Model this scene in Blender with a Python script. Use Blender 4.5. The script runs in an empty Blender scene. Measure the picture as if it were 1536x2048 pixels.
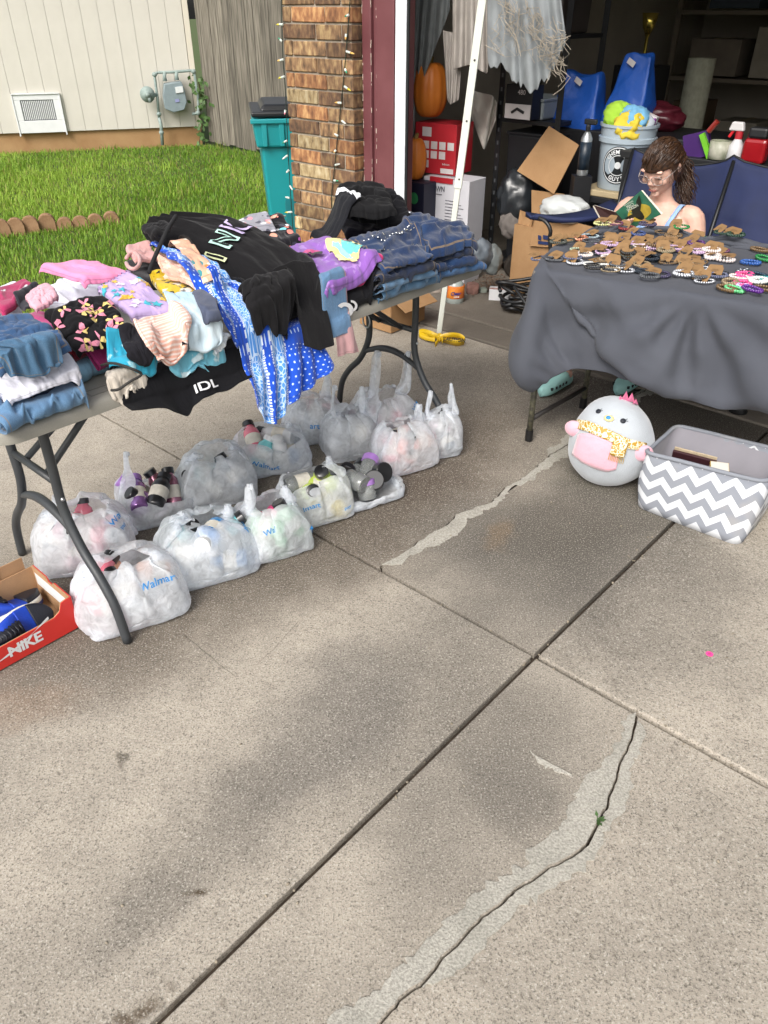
import bpy, bmesh, math, random
import numpy as np
from mathutils import Vector, Matrix
from mathutils.bvhtree import BVHTree

random.seed(7)
RNG = np.random.default_rng(11)
SC = bpy.context.scene
COL = SC.collection

# ---------------------------------------------------------------- camera
F_PX, CAM_H = 1520.0, 1.55
PITCH = math.atan(1009 / 1520.0)
cam_d = bpy.data.cameras.new('camera')
cam = bpy.data.objects.new('camera', cam_d)
COL.objects.link(cam)
cam.location = (0, 0, CAM_H)
cam.rotation_euler = (math.radians(90) - PITCH, 0, 0)
cam_d.sensor_fit = 'VERTICAL'
cam_d.sensor_height = 36.0
cam_d.lens = F_PX / 2048 * 36.0
cam_d.clip_start = 0.02
cam_d.clip_end = 400
SC.camera = cam

# ---------------------------------------------------------------- sky, sun, exposure
SUN_EL, SUN_AZ = 44, 205          # bright overcast, light from behind the camera
wd = bpy.data.worlds.new('World')
SC.world = wd
wd.use_nodes = True
wn, wl = wd.node_tree.nodes, wd.node_tree.links
wn.clear()
w_out = wn.new('ShaderNodeOutputWorld')
w_bg = wn.new('ShaderNodeBackground')
w_sky = wn.new('ShaderNodeTexSky')
w_sky.sky_type = 'NISHITA'
w_sky.sun_disc = False
w_sky.sun_elevation = math.radians(SUN_EL)
w_sky.sun_rotation = math.radians(SUN_AZ)
w_sky.air_density = 1.0
w_sky.dust_density = 6.0
w_sky.ozone_density = 0.6
w_hs = wn.new('ShaderNodeHueSaturation')
w_hs.inputs['Saturation'].default_value = 0.35
w_bg.inputs['Strength'].default_value = 0.15
wl.new(w_sky.outputs[0], w_hs.inputs['Color'])
wl.new(w_hs.outputs[0], w_bg.inputs['Color'])
wl.new(w_bg.outputs[0], w_out.inputs['Surface'])

sun_d = bpy.data.lights.new('sun', 'SUN')
sun_d.energy = 0.95
sun_d.angle = math.radians(22)
sun_d.color = (1.0, 0.965, 0.91)
sun = bpy.data.objects.new('sun', sun_d)
COL.objects.link(sun)
_az, _el = math.radians(SUN_AZ), math.radians(SUN_EL)
sdir = Vector((math.sin(_az) * math.cos(_el), math.cos(_az) * math.cos(_el), math.sin(_el)))
sun.rotation_euler = sdir.to_track_quat('Z', 'Y').to_euler()
sun.location = sdir * 20

SC.view_settings.view_transform = 'Standard'
SC.view_settings.look = 'None'
SC.view_settings.gamma = 1.0
SC.view_settings.exposure = 0.56
SC.view_settings.use_curve_mapping = False
SC.cycles.use_denoising = True
SC.cycles.max_bounces = 8
SC.cycles.transparent_max_bounces = 24
SC.cycles.caustics_reflective = False
SC.cycles.caustics_refractive = False

# ---------------------------------------------------------------- geometry of the view
_c, _s = math.cos(PITCH), math.sin(PITCH)
J0 = np.array([.433, 1.588, 0.0])          # crossing of the two driveway joints
AZ = math.radians(42)
EA = np.array([math.sin(AZ), math.cos(AZ), 0.0])     # into the garage
EB = np.array([-math.cos(AZ), math.sin(AZ), 0.0])    # along the house front, to the left
EZ = np.array([0, 0, 1.0])
O3 = np.array([0, 0, CAM_H])

def ray(px, py):
    x = (px - 768) / F_PX; y = (1024 - py) / F_PX
    return np.array([x, _c + y * _s, y * _c - _s])
def P(px, py, z=0.0):
    d = ray(px, py); return O3 + d * ((z - CAM_H) / d[2])
def QY(px, py, Y):
    d = ray(px, py); return O3 + d * (Y / d[1])
def onA(px, py, a):
    d = ray(px, py); return O3 + d * ((a - (O3 - J0) @ EA) / (d @ EA))
def onB(px, py, b):
    d = ray(px, py); return O3 + d * ((b - (O3 - J0) @ EB) / (d @ EB))
def W(a, b, z=0.0):
    return J0 + EA * a + EB * b + EZ * z
def L(p):
    q = np.asarray(p) - J0
    return np.array([q @ EA, q @ EB, q[2]])
YAW_A = math.atan2(EA[1], EA[0])            # rotation_euler.z so that local +X points into the garage

# ---------------------------------------------------------------- materials
MATS = {}
def nodes_of(m):
    return m.node_tree.nodes, m.node_tree.links
def lin(c):
    if isinstance(c, str):
        c = tuple(int(c[i:i + 2], 16) / 255 for i in (0, 2, 4))
        return tuple(x / 12.92 if x <= .04045 else ((x + .055) / 1.055) ** 2.4 for x in c) + (1,)
    return tuple(c) + (1,) if len(c) == 3 else tuple(c)
def dark(c, k):
    c = lin(c); return (c[0] * k, c[1] * k, c[2] * k, 1)

def M(name, base, rough=.7, var=.12, scale=9., bump=0., bscale=60., metal=0., coat=0., spec=.5,
      trans=0., alpha=1., sheen=0., coord='Object', base2=None, detail=4., bdist=.004, subsurf=0., fine=0.):
    """plain procedural surface: noise-varied colour, roughness and fine relief"""
    if name in MATS: return MATS[name]
    m = bpy.data.materials.new(name); m.use_nodes = True
    n, l = nodes_of(m)
    b = n['Principled BSDF']
    tc = n.new('ShaderNodeTexCoord')
    no = n.new('ShaderNodeTexNoise'); no.inputs['Scale'].default_value = scale; no.inputs['Detail'].default_value = detail
    l.new(tc.outputs[coord], no.inputs['Vector'])
    mx = n.new('ShaderNodeMix'); mx.data_type = 'RGBA'
    c1 = lin(base); c2 = lin(base2) if base2 is not None else dark(base, 1 + var)
    c1d = c1 if base2 is not None else dark(base, 1 - var)
    mr = n.new('ShaderNodeMapRange'); mr.inputs[1].default_value = .3; mr.inputs[2].default_value = .7
    l.new(no.outputs['Fac'], mr.inputs[0]); l.new(mr.outputs[0], mx.inputs[0])
    mx.inputs[6].default_value = c1d; mx.inputs[7].default_value = c2
    last = mx.outputs[2]
    if fine > 0:
        nf = n.new('ShaderNodeTexNoise'); nf.inputs['Scale'].default_value = bscale; nf.inputs['Detail'].default_value = 3
        l.new(tc.outputs[coord], nf.inputs['Vector'])
        mf = n.new('ShaderNodeMapRange'); mf.inputs[1].default_value = .3; mf.inputs[2].default_value = .7
        mf.inputs[3].default_value = 1 - fine; mf.inputs[4].default_value = 1 + fine
        l.new(nf.outputs['Fac'], mf.inputs[0])
        mm = n.new('ShaderNodeMix'); mm.data_type = 'RGBA'; mm.blend_type = 'MULTIPLY'; mm.inputs[0].default_value = 1
        l.new(last, mm.inputs[6]); l.new(mf.outputs[0], mm.inputs[7]); last = mm.outputs[2]
    l.new(last, b.inputs['Base Color'])
    b.inputs['Roughness'].default_value = rough
    b.inputs['Metallic'].default_value = metal
    b.inputs['Specular IOR Level'].default_value = spec
    b.inputs['Coat Weight'].default_value = coat
    b.inputs['Transmission Weight'].default_value = trans
    b.inputs['Alpha'].default_value = alpha
    b.inputs['Sheen Weight'].default_value = sheen
    if subsurf:
        b.inputs['Subsurface Weight'].default_value = subsurf
        b.inputs['Subsurface Radius'].default_value = (.012, .005, .003)
        b.inputs['Subsurface Scale'].default_value = 1
    if bump > 0:
        nb = n.new('ShaderNodeTexNoise'); nb.inputs['Scale'].default_value = bscale; nb.inputs['Detail'].default_value = 4
        l.new(tc.outputs[coord], nb.inputs['Vector'])
        bp = n.new('ShaderNodeBump'); bp.inputs['Strength'].default_value = bump; bp.inputs['Distance'].default_value = bdist
        l.new(nb.outputs['Fac'], bp.inputs['Height']); l.new(bp.outputs[0], b.inputs['Normal'])
    MATS[name] = m
    return m

# ---------------------------------------------------------------- object helpers
def link(name, me, m=None, parent=None, smooth=False):
    o = bpy.data.objects.new(name, me); COL.objects.link(o)
    if m is not None:
        ms = m if isinstance(m, (list, tuple)) else [m]
        if not me.materials:
            for q in ms: me.materials.append(q)
    if parent is not None: o.parent = parent
    if smooth:
        me.polygons.foreach_set('use_smooth', [True] * len(me.polygons))
    return o
def tag(o, label=None, cat=None, group=None, kind=None):
    if label: o['label'] = label
    if cat: o['category'] = cat
    if group: o['group'] = group
    if kind: o['kind'] = kind
    return o
def thing(name, label, cat, loc=(0, 0, 0), rz=0.0, group=None, rot=None):
    o = bpy.data.objects.new(name, None); COL.objects.link(o)
    o.empty_display_size = .05
    o.location = tuple(loc); o.rotation_euler = rot if rot is not None else (0, 0, rz)
    return tag(o, label, cat, group)
def mesh(name, v, f):
    me = bpy.data.meshes.new(name); me.from_pydata([tuple(map(float, q)) for q in v], [], [tuple(map(int, q)) for q in f]); me.update(); return me

class MB:
    """collects simple solids into one mesh"""
    def __init__(s): s.v = []; s.f = []; s.mi = []; s.cur = 0
    def add(s, v, f):
        o = len(s.v); s.v += [tuple(map(float, q)) for q in v]; s.f += [tuple(int(i) + o for i in q) for q in f]; s.mi += [s.cur] * len(f); return s
    def box(s, c, d, rz=0., rot=None, taper=(1, 1)):
        x, y, z = d[0] / 2, d[1] / 2, d[2] / 2
        R = rot if rot is not None else Matrix.Rotation(rz, 3, 'Z')
        v = []
        for zz, tx in ((-z, (1, 1)), (z, taper)):
            for sx, sy in ((-1, -1), (1, -1), (1, 1), (-1, 1)):
                v.append(R @ Vector((sx * x * tx[0], sy * y * tx[1], zz)) + Vector(c))
        return s.add(v, [(3, 2, 1, 0), (4, 5, 6, 7), (0, 1, 5, 4), (1, 2, 6, 5), (2, 3, 7, 6), (3, 0, 4, 7)])
    def obox(s, o, ex, ey, ez):
        """box from a corner and three edge vectors"""
        o, ex, ey, ez = map(Vector, (o, ex, ey, ez))
        v = [o, o + ex, o + ex + ey, o + ey, o + ez, o + ex + ez, o + ex + ey + ez, o + ey + ez]
        f = [(3, 2, 1, 0), (4, 5, 6, 7), (0, 1, 5, 4), (1, 2, 6, 5), (2, 3, 7, 6), (3, 0, 4, 7)]
        if ex.cross(ey).dot(ez) < 0: f = [tuple(reversed(q)) for q in f]
        return s.add(v, f)
    def tube(s, pts, r, n=8, cap=True, up=None):
        pts = [Vector(p) for p in pts]; k = len(pts)
        rs = r if isinstance(r, (list, tuple, np.ndarray)) else [r] * k
        v = []; prev = None
        for i, p in enumerate(pts):
            t = (pts[min(i + 1, k - 1)] - pts[max(i - 1, 0)])
            t = t.normalized() if t.length > 1e-9 else Vector((0, 0, 1))
            if prev is None:
                a = Vector((0, 0, 1)) if abs(t.z) < .9 else Vector((1, 0, 0))
                nx = t.cross(a).normalized()
            else:
                nx = (prev - t * prev.dot(t)); nx = nx.normalized() if nx.length > 1e-6 else t.orthogonal().normalized()
            prev = nx; ny = t.cross(nx)
            for j in range(n):
                a = 2 * math.pi * j / n
                v.append(p + (nx * math.cos(a) + ny * math.sin(a)) * rs[i])
        f = []
        for i in range(k - 1):
            for j in range(n):
                f.append((i * n + j, i * n + (j + 1) % n, (i + 1) * n + (j + 1) % n, (i + 1) * n + j))
        if cap:
            f.append(tuple(reversed(range(n)))); f.append(tuple(range((k - 1) * n, k * n)))
        return s.add(v, f)
    def lathe(s, prof, n=24, c=(0, 0, 0), rot=None, sx=1., sy=1.):
        """profile [(r,z)...] turned about z"""
        R = rot if rot is not None else Matrix.Identity(3); c = Vector(c); v = []; k = len(prof)
        for r, z in prof:
            for j in range(n):
                a = 2 * math.pi * j / n
                v.append(R @ Vector((r * math.cos(a) * sx, r * math.sin(a) * sy, z)) + c)
        f = []
        for i in range(k - 1):
            for j in range(n):
                f.append((i * n + j, i * n + (j + 1) % n, (i + 1) * n + (j + 1) % n, (i + 1) * n + j))
        f.append(tuple(reversed(range(n)))); f.append(tuple(range((k - 1) * n, k * n)))
        return s.add(v, f)
    def ball(s, c, r, nu=10, nv=6, rot=None):
        r = r if isinstance(r, (tuple, list)) else (r, r, r); R = rot if rot is not None else Matrix.Identity(3)
        v = [R @ Vector((0, 0, -r[2])) + Vector(c)]
        for i in range(1, nv):
            ph = math.pi * i / nv - math.pi / 2
            for j in range(nu):
                a = 2 * math.pi * j / nu
                v.append(R @ Vector((r[0] * math.cos(ph) * math.cos(a), r[1] * math.cos(ph) * math.sin(a), r[2] * math.sin(ph))) + Vector(c))
        v.append(R @ Vector((0, 0, r[2])) + Vector(c))
        f = [(0, 1 + (j + 1) % nu, 1 + j) for j in range(nu)]
        for i in range(nv - 2):
            for j in range(nu):
                a = 1 + i * nu + j; b = 1 + i * nu + (j + 1) % nu
                f.append((a, b, b + nu, a + nu))
        t = len(v) - 1; o = 1 + (nv - 2) * nu
        f += [(o + j, o + (j + 1) % nu, t) for j in range(nu)]
        return s.add(v, f)
    def prism(s, poly, h0, h1, frame=None):
        """2D polygon extruded along local z; frame = (origin, ex, ey, ez)"""
        o, ex, ey, ez = frame if frame else (Vector((0, 0, 0)), Vector((1, 0, 0)), Vector((0, 1, 0)), Vector((0, 0, 1)))
        o, ex, ey, ez = Vector(o), Vector(ex), Vector(ey), Vector(ez)
        k = len(poly)
        v = [o + ex * p[0] + ey * p[1] + ez * h0 for p in poly] + [o + ex * p[0] + ey * p[1] + ez * h1 for p in poly]
        f = [tuple(reversed(range(k))), tuple(range(k, 2 * k))] + [(i, (i + 1) % k, (i + 1) % k + k, i + k) for i in range(k)]
        return s.add(v, f)
    def mesh(s, name, mats=None):
        me = mesh(name, s.v, s.f)
        if mats:
            for q in (mats if isinstance(mats, (list, tuple)) else [mats]): me.materials.append(q)
        if any(s.mi): me.polygons.foreach_set('material_index', s.mi)
        return me
    def build(s, name, m=None, parent=None, smooth=False, bevel=0., seg=2, auto=None, subsurf=0):
        me = s.mesh(name, m)
        o = link(name, me, None, parent)
        if bevel > 0:
            b = o.modifiers.new('bevel', 'BEVEL'); b.width = bevel; b.segments = seg; b.limit_method = 'ANGLE'; b.angle_limit = math.radians(40)
            b.harden_normals = False
        if subsurf:
            q = o.modifiers.new('subsurf', 'SUBSURF'); q.levels = subsurf; q.render_levels = subsurf
        if smooth or auto:
            me.polygons.foreach_set('use_smooth', [True] * len(me.polygons))
        if auto:
            me.set_sharp_from_angle(angle=math.radians(auto))
        return o

def dup(root, loc=None, rz=None):
    r = root.copy(); COL.objects.link(r)
    if loc is not None: r.location = tuple(loc)
    if rz is not None: r.rotation_euler = (0, 0, rz)
    for ch in list(root.children):
        c = ch.copy(); COL.objects.link(c); c.parent = r
        for g in ch.children:
            d = g.copy(); COL.objects.link(d); d.parent = c
    return r

_TXT = {}
def text2d(s, bold=0.0, space=1.0):
    """glyph outlines of a word as a flat triangle mesh: (verts Nx2 with cap height 1, faces)"""
    key = (s, bold, space)
    if key in _TXT: return _TXT[key]
    cu = bpy.data.curves.new('txt', 'FONT'); cu.body = s; cu.size = 1.0; cu.align_x = 'CENTER'; cu.offset = bold
    cu.space_character = space; cu.resolution_u = 3; cu.fill_mode = 'FRONT'
    ob = bpy.data.objects.new('txt', cu); COL.objects.link(ob)
    dg = bpy.context.evaluated_depsgraph_get()
    me = bpy.data.meshes.new_from_object(ob.evaluated_get(dg))
    v = np.array([q.co[:2] for q in me.vertices]).reshape(-1, 2); f = [tuple(p.vertices) for p in me.polygons]
    bpy.data.objects.remove(ob); bpy.data.curves.remove(cu); bpy.data.meshes.remove(me)
    if len(v): v = v - np.array([(v[:, 0].min() + v[:, 0].max()) / 2, 0]); v[:, 1] -= .35; v /= .7
    _TXT[key] = (v, f); return v, f
def flat_text(s, size, o, ex, ey, lift, name, m, parent, bold=.0, space=1., sx=1.):
    """writing laid on a flat face: o = centre, ex/ey = reading and up directions (world or parent space)"""
    v, f = text2d(s, bold, space)
    o, ex, ey = np.asarray(o, float), np.asarray(ex, float), np.asarray(ey, float)
    nz = np.cross(ex, ey)
    pts = [o + ex * (q[0] * size * sx) + ey * (q[1] * size) + nz * lift for q in v]
    return link(name, mesh(name, pts, f), m, parent)

def vnoise(p, seed=0, scale=1.0):
    """smooth value noise in 2D/3D, numpy, about -1..1"""
    p = np.asarray(p, float) * scale + seed * 17.31
    i = np.floor(p).astype(np.int64); f = p - i; f = f * f * (3 - 2 * f)
    d = p.shape[-1]; out = 0
    for c in range(1 << d):
        w = 1.0; h = 0
        for k in range(d):
            b = (c >> k) & 1
            w = w * (f[..., k] if b else 1 - f[..., k])
            h = h + (i[..., k] + b) * (374761393, 668265263, 2147483647)[k]
        h = (h ^ (h >> 13)) * 1274126177 & 0x7fffffff
        h = (h ^ (h >> 16)) & 0xffff
        out = out + w * (h / 32767.5 - 1)
    return out
def fbm(p, seed=0, scale=1., oct=3):
    r = 0; a = 1.; t = 0
    for k in range(oct):
        r = r + a * vnoise(p, seed + k * 5, scale * 2 ** k); t += a; a *= .5
    return r / t
# ================================================================= SETTING
def concrete_mat(name, light, darkc, blotches, fleck=.72, seedv=0.):
    m = bpy.data.materials.new(name); m.use_nodes = True
    n, l = nodes_of(m); b = n['Principled BSDF']
    tc = n.new('ShaderNodeTexCoord')
    def noise(sc, det=4., rough=.55, off=0.):
        t = n.new('ShaderNodeTexNoise'); t.inputs['Scale'].default_value = sc; t.inputs['Detail'].default_value = det
        t.inputs['Roughness'].default_value = rough
        mp = n.new('ShaderNodeVectorMath'); mp.operation = 'ADD'; mp.inputs[1].default_value = (off, off * 2, seedv)
        l.new(tc.outputs['Object'], mp.inputs[0]); l.new(mp.outputs[0], t.inputs['Vector']); return t
    def mrange(src, a, bb, c=0., d=1., smooth=True):
        r = n.new('ShaderNodeMapRange'); r.interpolation_type = 'SMOOTHSTEP' if smooth else 'LINEAR'
        r.inputs[1].default_value = a; r.inputs[2].default_value = bb; r.inputs[3].default_value = c; r.inputs[4].default_value = d
        l.new(src, r.inputs[0]); return r.outputs[0]
    def mixc(fac, a, bb, mode='MIX'):
        x = n.new('ShaderNodeMix'); x.data_type = 'RGBA'; x.blend_type = mode
        if isinstance(fac, float): x.inputs[0].default_value = fac
        else: l.new(fac, x.inputs[0])
        for k, q in ((6, a), (7, bb)):
            if hasattr(q, 'is_output'): l.new(q, x.inputs[k])
            else: x.inputs[k].default_value = lin(q)
        return x.outputs[2]
    big = noise(1.1, 5., .6, 3.); med = noise(7., 5., .65, 1.)
    warp = noise(2.3, 4., .6, 8.)
    base = mixc(mrange(med.outputs['Fac'], .3, .72), light, dark(light, .78))
    base = mixc(mrange(big.outputs['Fac'], .42, .68, 0., .55), base, darkc)
    # soft-edged blotches: (x, y, rx, ry, angle, colour, strength)
    for (x, y, rx, ry, ang, colr, st) in blotches:
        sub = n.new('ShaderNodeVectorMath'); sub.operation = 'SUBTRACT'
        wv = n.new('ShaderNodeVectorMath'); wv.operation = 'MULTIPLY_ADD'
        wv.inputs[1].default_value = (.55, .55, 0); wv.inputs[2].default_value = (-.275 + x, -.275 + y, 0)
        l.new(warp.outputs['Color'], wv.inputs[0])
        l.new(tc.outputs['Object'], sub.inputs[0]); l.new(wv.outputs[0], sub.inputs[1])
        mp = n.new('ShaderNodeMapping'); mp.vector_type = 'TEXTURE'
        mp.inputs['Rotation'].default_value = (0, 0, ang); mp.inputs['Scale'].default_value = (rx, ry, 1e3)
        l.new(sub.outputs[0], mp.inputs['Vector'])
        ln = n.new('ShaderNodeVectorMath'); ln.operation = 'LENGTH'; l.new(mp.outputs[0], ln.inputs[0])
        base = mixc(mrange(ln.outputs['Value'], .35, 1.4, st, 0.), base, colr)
    # exposed sand grains and pits
    sp = noise(210., 4., .75, 5.); sp2 = noise(190., 4., .75, 2.)
    base = mixc(mrange(sp.outputs['Fac'], .50, .64, 0., fleck), base, '36322c')
    base = mixc(mrange(sp2.outputs['Fac'], .52, .66, 0., fleck * .8), base, 'd0cabf')
    sp3 = noise(62., 3., .7, 9.)
    base = mixc(mrange(sp3.outputs['Fac'], .52, .72, 0., fleck * .55), base, '4d4942')
    pit = n.new('ShaderNodeTexVoronoi'); pit.inputs['Scale'].default_value = 26.
    l.new(tc.outputs['Object'], pit.inputs['Vector'])
    base = mixc(mrange(pit.outputs['Distance'], .02, .10, .55, 0.), base, '4a453d')
    l.new(base, b.inputs['Base Color'])
    b.inputs['Roughness'].default_value = .88; b.inputs['Specular IOR Level'].default_value = .3
    hs = n.new('ShaderNodeMath'); hs.operation = 'ADD'
    l.new(sp.outputs['Fac'], hs.inputs[0]); l.new(sp2.outputs['Fac'], hs.inputs[1])
    bp = n.new('ShaderNodeBump'); bp.inputs['Strength'].default_value = .55; bp.inputs['Distance'].default_value = .0025
    l.new(hs.outputs[0], bp.inputs['Height'])
    bp2 = n.new('ShaderNodeBump'); bp2.inputs['Strength'].default_value = .25; bp2.inputs['Distance'].default_value = .012
    l.new(med.outputs['Fac'], bp2.inputs['Height']); l.new(bp.outputs[0], bp2.inputs['Normal']); l.new(bp2.outputs[0], b.inputs['Normal'])
    return m
def blotch(px, py, rx, ry, angdeg, colr, st):
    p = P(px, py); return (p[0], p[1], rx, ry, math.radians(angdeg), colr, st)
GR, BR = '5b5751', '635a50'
BLOTCHES = [  # broad brown and dark areas under both tables, with smaller grime marks between
    blotch(230, 1180, .75, .42, 20, BR, .75), blotch(480, 1110, .9, .3, 45, BR, .8), blotch(700, 1000, .65, .4, 48, BR, .8),
    blotch(880, 900, .6, .35, 45, '554a40', .75), blotch(960, 1050, .35, .22, 40, GR, .7),
    blotch(1080, 1150, .42, .32, 40, GR, .75), blotch(1250, 1000, .6, .4, 48, '4c4841', .85), blotch(1400, 850, .8, .5, -40, '46413a', .85),
    blotch(1150, 740, .8, .5, 20, '57504a', .7), blotch(1300, 1200, .42, .3, 30, GR, .5), blotch(880, 1400, .34, .26, 48, GR, .5),
    blotch(660, 1450, .34, .17, 48, '66625d', .55), blotch(480, 1600, .22, .13, 50, GR, .4), blotch(330, 1780, .12, .08, 60, GR, .5),
    blotch(1100, 1480, .24, .18, 40, GR, .35), blotch(900, 1650, .2, .16, 45, GR, .35), blotch(1000, 1580, .1, .16, 30, GR, .4),
    blotch(400, 1770, .028, .022, 0, '4a3d2c', .9), blotch(290, 2030, .03, .02, 0, '4d3e2c', .8), blotch(345, 2005, .03, .02, 0, '4d3e2c', .8),
    blotch(1020, 1060, .06, .12, 0, '8a7050', .35), blotch(240, 1505, .02, .015, 0, '5a544a', .8), blotch(0, 1420, .18, .1, 20, '8a6a50', .3),
]
M_CONC = concrete_mat('driveway_concrete', 'b4ab9d', '8d867b', BLOTCHES)
M_CONC2 = concrete_mat('garage_floor_concrete', '8d857a', '6d665d', [blotch(1150, 640, 1.2, .9, 0, '4d4740', .7)], fleck=.15, seedv=4.)
M_PATCH = M('mortar_patch', '97948a', rough=.9, var=.10, scale=9, bump=.6, bscale=200, fine=.28, base2='aba79d')
M_DIRT = M('joint_dirt', '3a3128', rough=1, var=.4, scale=40, bump=.6, bscale=120)

def ab(px, py):
    q = L(P(px, py)); return (float(q[0]), float(q[1]))
def jag(pl, step=.02, amp=.004, seed=1):
    out = []
    for (p, q) in zip(pl[:-1], pl[1:]):
        p = np.array(p); q = np.array(q); k = max(1, int(np.linalg.norm(q - p) / step))
        for i in range(k): out.append(p + (q - p) * i / k)
    out.append(np.array(pl[-1])); out = np.array(out)
    d = np.gradient(out, axis=0); nrm = np.stack([-d[:, 1], d[:, 0]], 1); nrm /= np.linalg.norm(nrm, axis=1)[:, None] + 1e-9
    t = np.arange(len(out))[:, None] * np.array([[.37, 0]])
    w = np.sin(np.linspace(0, math.pi, len(out))) ** .2
    return out + nrm * (fbm(t, seed, 1.3, 3) * amp * w)[:, None], nrm
C1 = [ab(*q) for q in [(752, 1145), (763, 1130), (800, 1110), (850, 1075), (893, 1050), (912, 1030), (985, 1003), (1010, 975), (1040, 960), (1072, 935), (1098, 912), (1130, 893), (1210, 830), (1300, 775), (1420, 700)]]
C1[0] = (0.0, C1[0][1]); C1.append((1.90, C1[-1][1] + .05))
C2 = [ab(*q) for q in [(1268, 1434), (1262, 1480), (1240, 1530), (1232, 1560), (1217, 1590), (1218, 1610), (1205, 1630), (1190, 1660), (1175, 1690), (1140, 1718), (1100, 1735), (1075, 1755), (1030, 1780), (1000, 1810), (965, 1835), (930, 1870), (885, 1915), (850, 1960), (800, 2000), (745, 2060)]]
C2[0] = (0.0, C2[0][1]); C2.append((-2.9, C2[-1][1] + .1))
C3 = [ab(*q) for q in [(750, 1150), (700, 1190), (640, 1225), (600, 1240), (545, 1300), (500, 1340), (470, 1352)]]
C3[0] = (0.0, C3[0][1]); C3 += [(-.62, C3[-1][1] + .25), (-1.4, 1.15), (-2.9, 1.05)]
c1, n1 = jag(C1, .011, .010, 1); c2, n2 = jag(C2, .011, .007, 2); c3, n3 = jag(C3, .02, .004, 3)
G = .0068                                           # half width of a joint
AL, AR_, BT, BB_ = -2.9, 1.90, 2.95, -2.9
def gapw(k, n, lo, hi, seed):
    t = np.arange(n)[:, None] * np.array([[.21, 0]])
    return lo + (hi - lo) * np.clip(vnoise(t, seed) * .5 + .5, 0, 1) ** 2
w1 = gapw(0, len(c1), .0018, .0075, 4); w2 = gapw(0, len(c2), .0012, .0045, 5); w3 = gapw(0, len(c3), .0004, .0010, 6)
def side(c, n, w, sgn): return [tuple(p + q * x * sgn) for p, q, x in zip(c, n, w)]
drive = tag(bpy.data.objects.new('driveway', None), kind='structure'); COL.objects.link(drive)
def slab(poly, top, m=M_CONC, parent=None, name='slab', th=.06, bev=.006):
    me = bpy.data.meshes.new(name); bm = bmesh.new()
    vs = [bm.verts.new(tuple(W(a, b, top))) for a, b in poly]
    fc = bm.faces.new(vs)
    if fc.normal.z < 0: fc.normal_flip()
    bm.normal_update()
    if bm.faces[:][0].normal.z < 0: bm.faces[:][0].normal_flip()
    ex = bmesh.ops.extrude_face_region(bm, geom=[bm.faces[:][0]])
    for v in [g for g in ex['geom'] if isinstance(g, bmesh.types.BMVert)]: v.co.z -= th
    bmesh.ops.recalc_face_normals(bm, faces=bm.faces[:])
    bm.to_mesh(me); bm.free()
    o = link(name, me, m, parent or drive)
    if bev:
        bv = o.modifiers.new('bevel', 'BEVEL'); bv.width = bev; bv.segments = 2; bv.limit_method = 'ANGLE'; bv.angle_limit = math.radians(60)
        bv.use_clamp_overlap = True
    return o
# the crack normals: +n is to the left of the direction of travel
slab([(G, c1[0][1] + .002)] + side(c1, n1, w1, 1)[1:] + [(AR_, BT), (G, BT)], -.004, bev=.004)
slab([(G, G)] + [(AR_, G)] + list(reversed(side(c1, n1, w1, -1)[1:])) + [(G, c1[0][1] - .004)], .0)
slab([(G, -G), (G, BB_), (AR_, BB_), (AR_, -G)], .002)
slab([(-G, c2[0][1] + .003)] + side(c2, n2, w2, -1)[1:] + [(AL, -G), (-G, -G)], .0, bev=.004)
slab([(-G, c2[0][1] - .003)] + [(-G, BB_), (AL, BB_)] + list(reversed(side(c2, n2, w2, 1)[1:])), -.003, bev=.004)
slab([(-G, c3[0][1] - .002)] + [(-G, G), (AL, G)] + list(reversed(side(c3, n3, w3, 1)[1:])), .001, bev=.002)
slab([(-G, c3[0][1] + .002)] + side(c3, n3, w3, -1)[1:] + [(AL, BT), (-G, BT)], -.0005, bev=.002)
# ragged mortar smears along the two repaired cracks
def smear(c, n, i0, i1, lo, hi, sgn, seed, z):
    c = c[i0:i1]; n = n[i0:i1]; k = len(c)
    t = np.arange(k)[:, None] * np.array([[.33, 0]])
    wd_ = lo + (hi - lo) * np.clip(fbm(t, seed, .22, 5) * 1.0 + .5, 0.0, 1.)
    ends = np.clip(np.minimum(np.arange(k), np.arange(k)[::-1]) / 4., 0.05, 1); wd_ = wd_ * ends
    v = []; f = []
    for i in range(k):
        a = c[i] + n[i] * .0035 * sgn; b = c[i] + n[i] * (wd_[i] + .004) * sgn
        j = RNG.normal(0, .0045, 2)
        v += [W(a[0], a[1], z), W(b[0] + j[0], b[1] + j[1], z - .0012), W(b[0] + j[0], b[1] + j[1], z - .006)]
    for i in range(k - 1):
        for q in range(2):
            q0, q1 = i * 3 + q, (i + 1) * 3 + q
            f.append((q0, q0 + 1, q1 + 1, q1) if sgn < 0 else (q0 + 1, q0, q1, q1 + 1))
    me = mesh('repair_mortar', v, f)
    return link('repair_mortar', me, M_PATCH, drive)
k1 = len(c1); k2 = len(c2)
smear(c1, n1, 2, int(k1 * .62), .006, .062, -1, 21, .0035)
smear(c1, n1, int(k1 * .30), int(k1 * .60), .0, .05, 1, 22, .001)
smear(c2, n2, 0, int(k2 * .70), .02, .065, -1, 23, .0042)
smear(c2, n2, 2, int(k2 * .30), .012, .04, 1, 24, .0015)
smear(c2, n2, int(k2 * .34), int(k2 * .72), .01, .06, 1, 25, .0015)
pa, pb = np.array(ab(1065, 1507)), np.array(ab(1145, 1550)); dd = (pb - pa)
sc_, sn_ = jag([tuple(pa), tuple(pb)], .006, .002, 9)
smear(sc_, sn_, 0, len(sc_), .004, .014, -1, 26, .0045)
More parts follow.
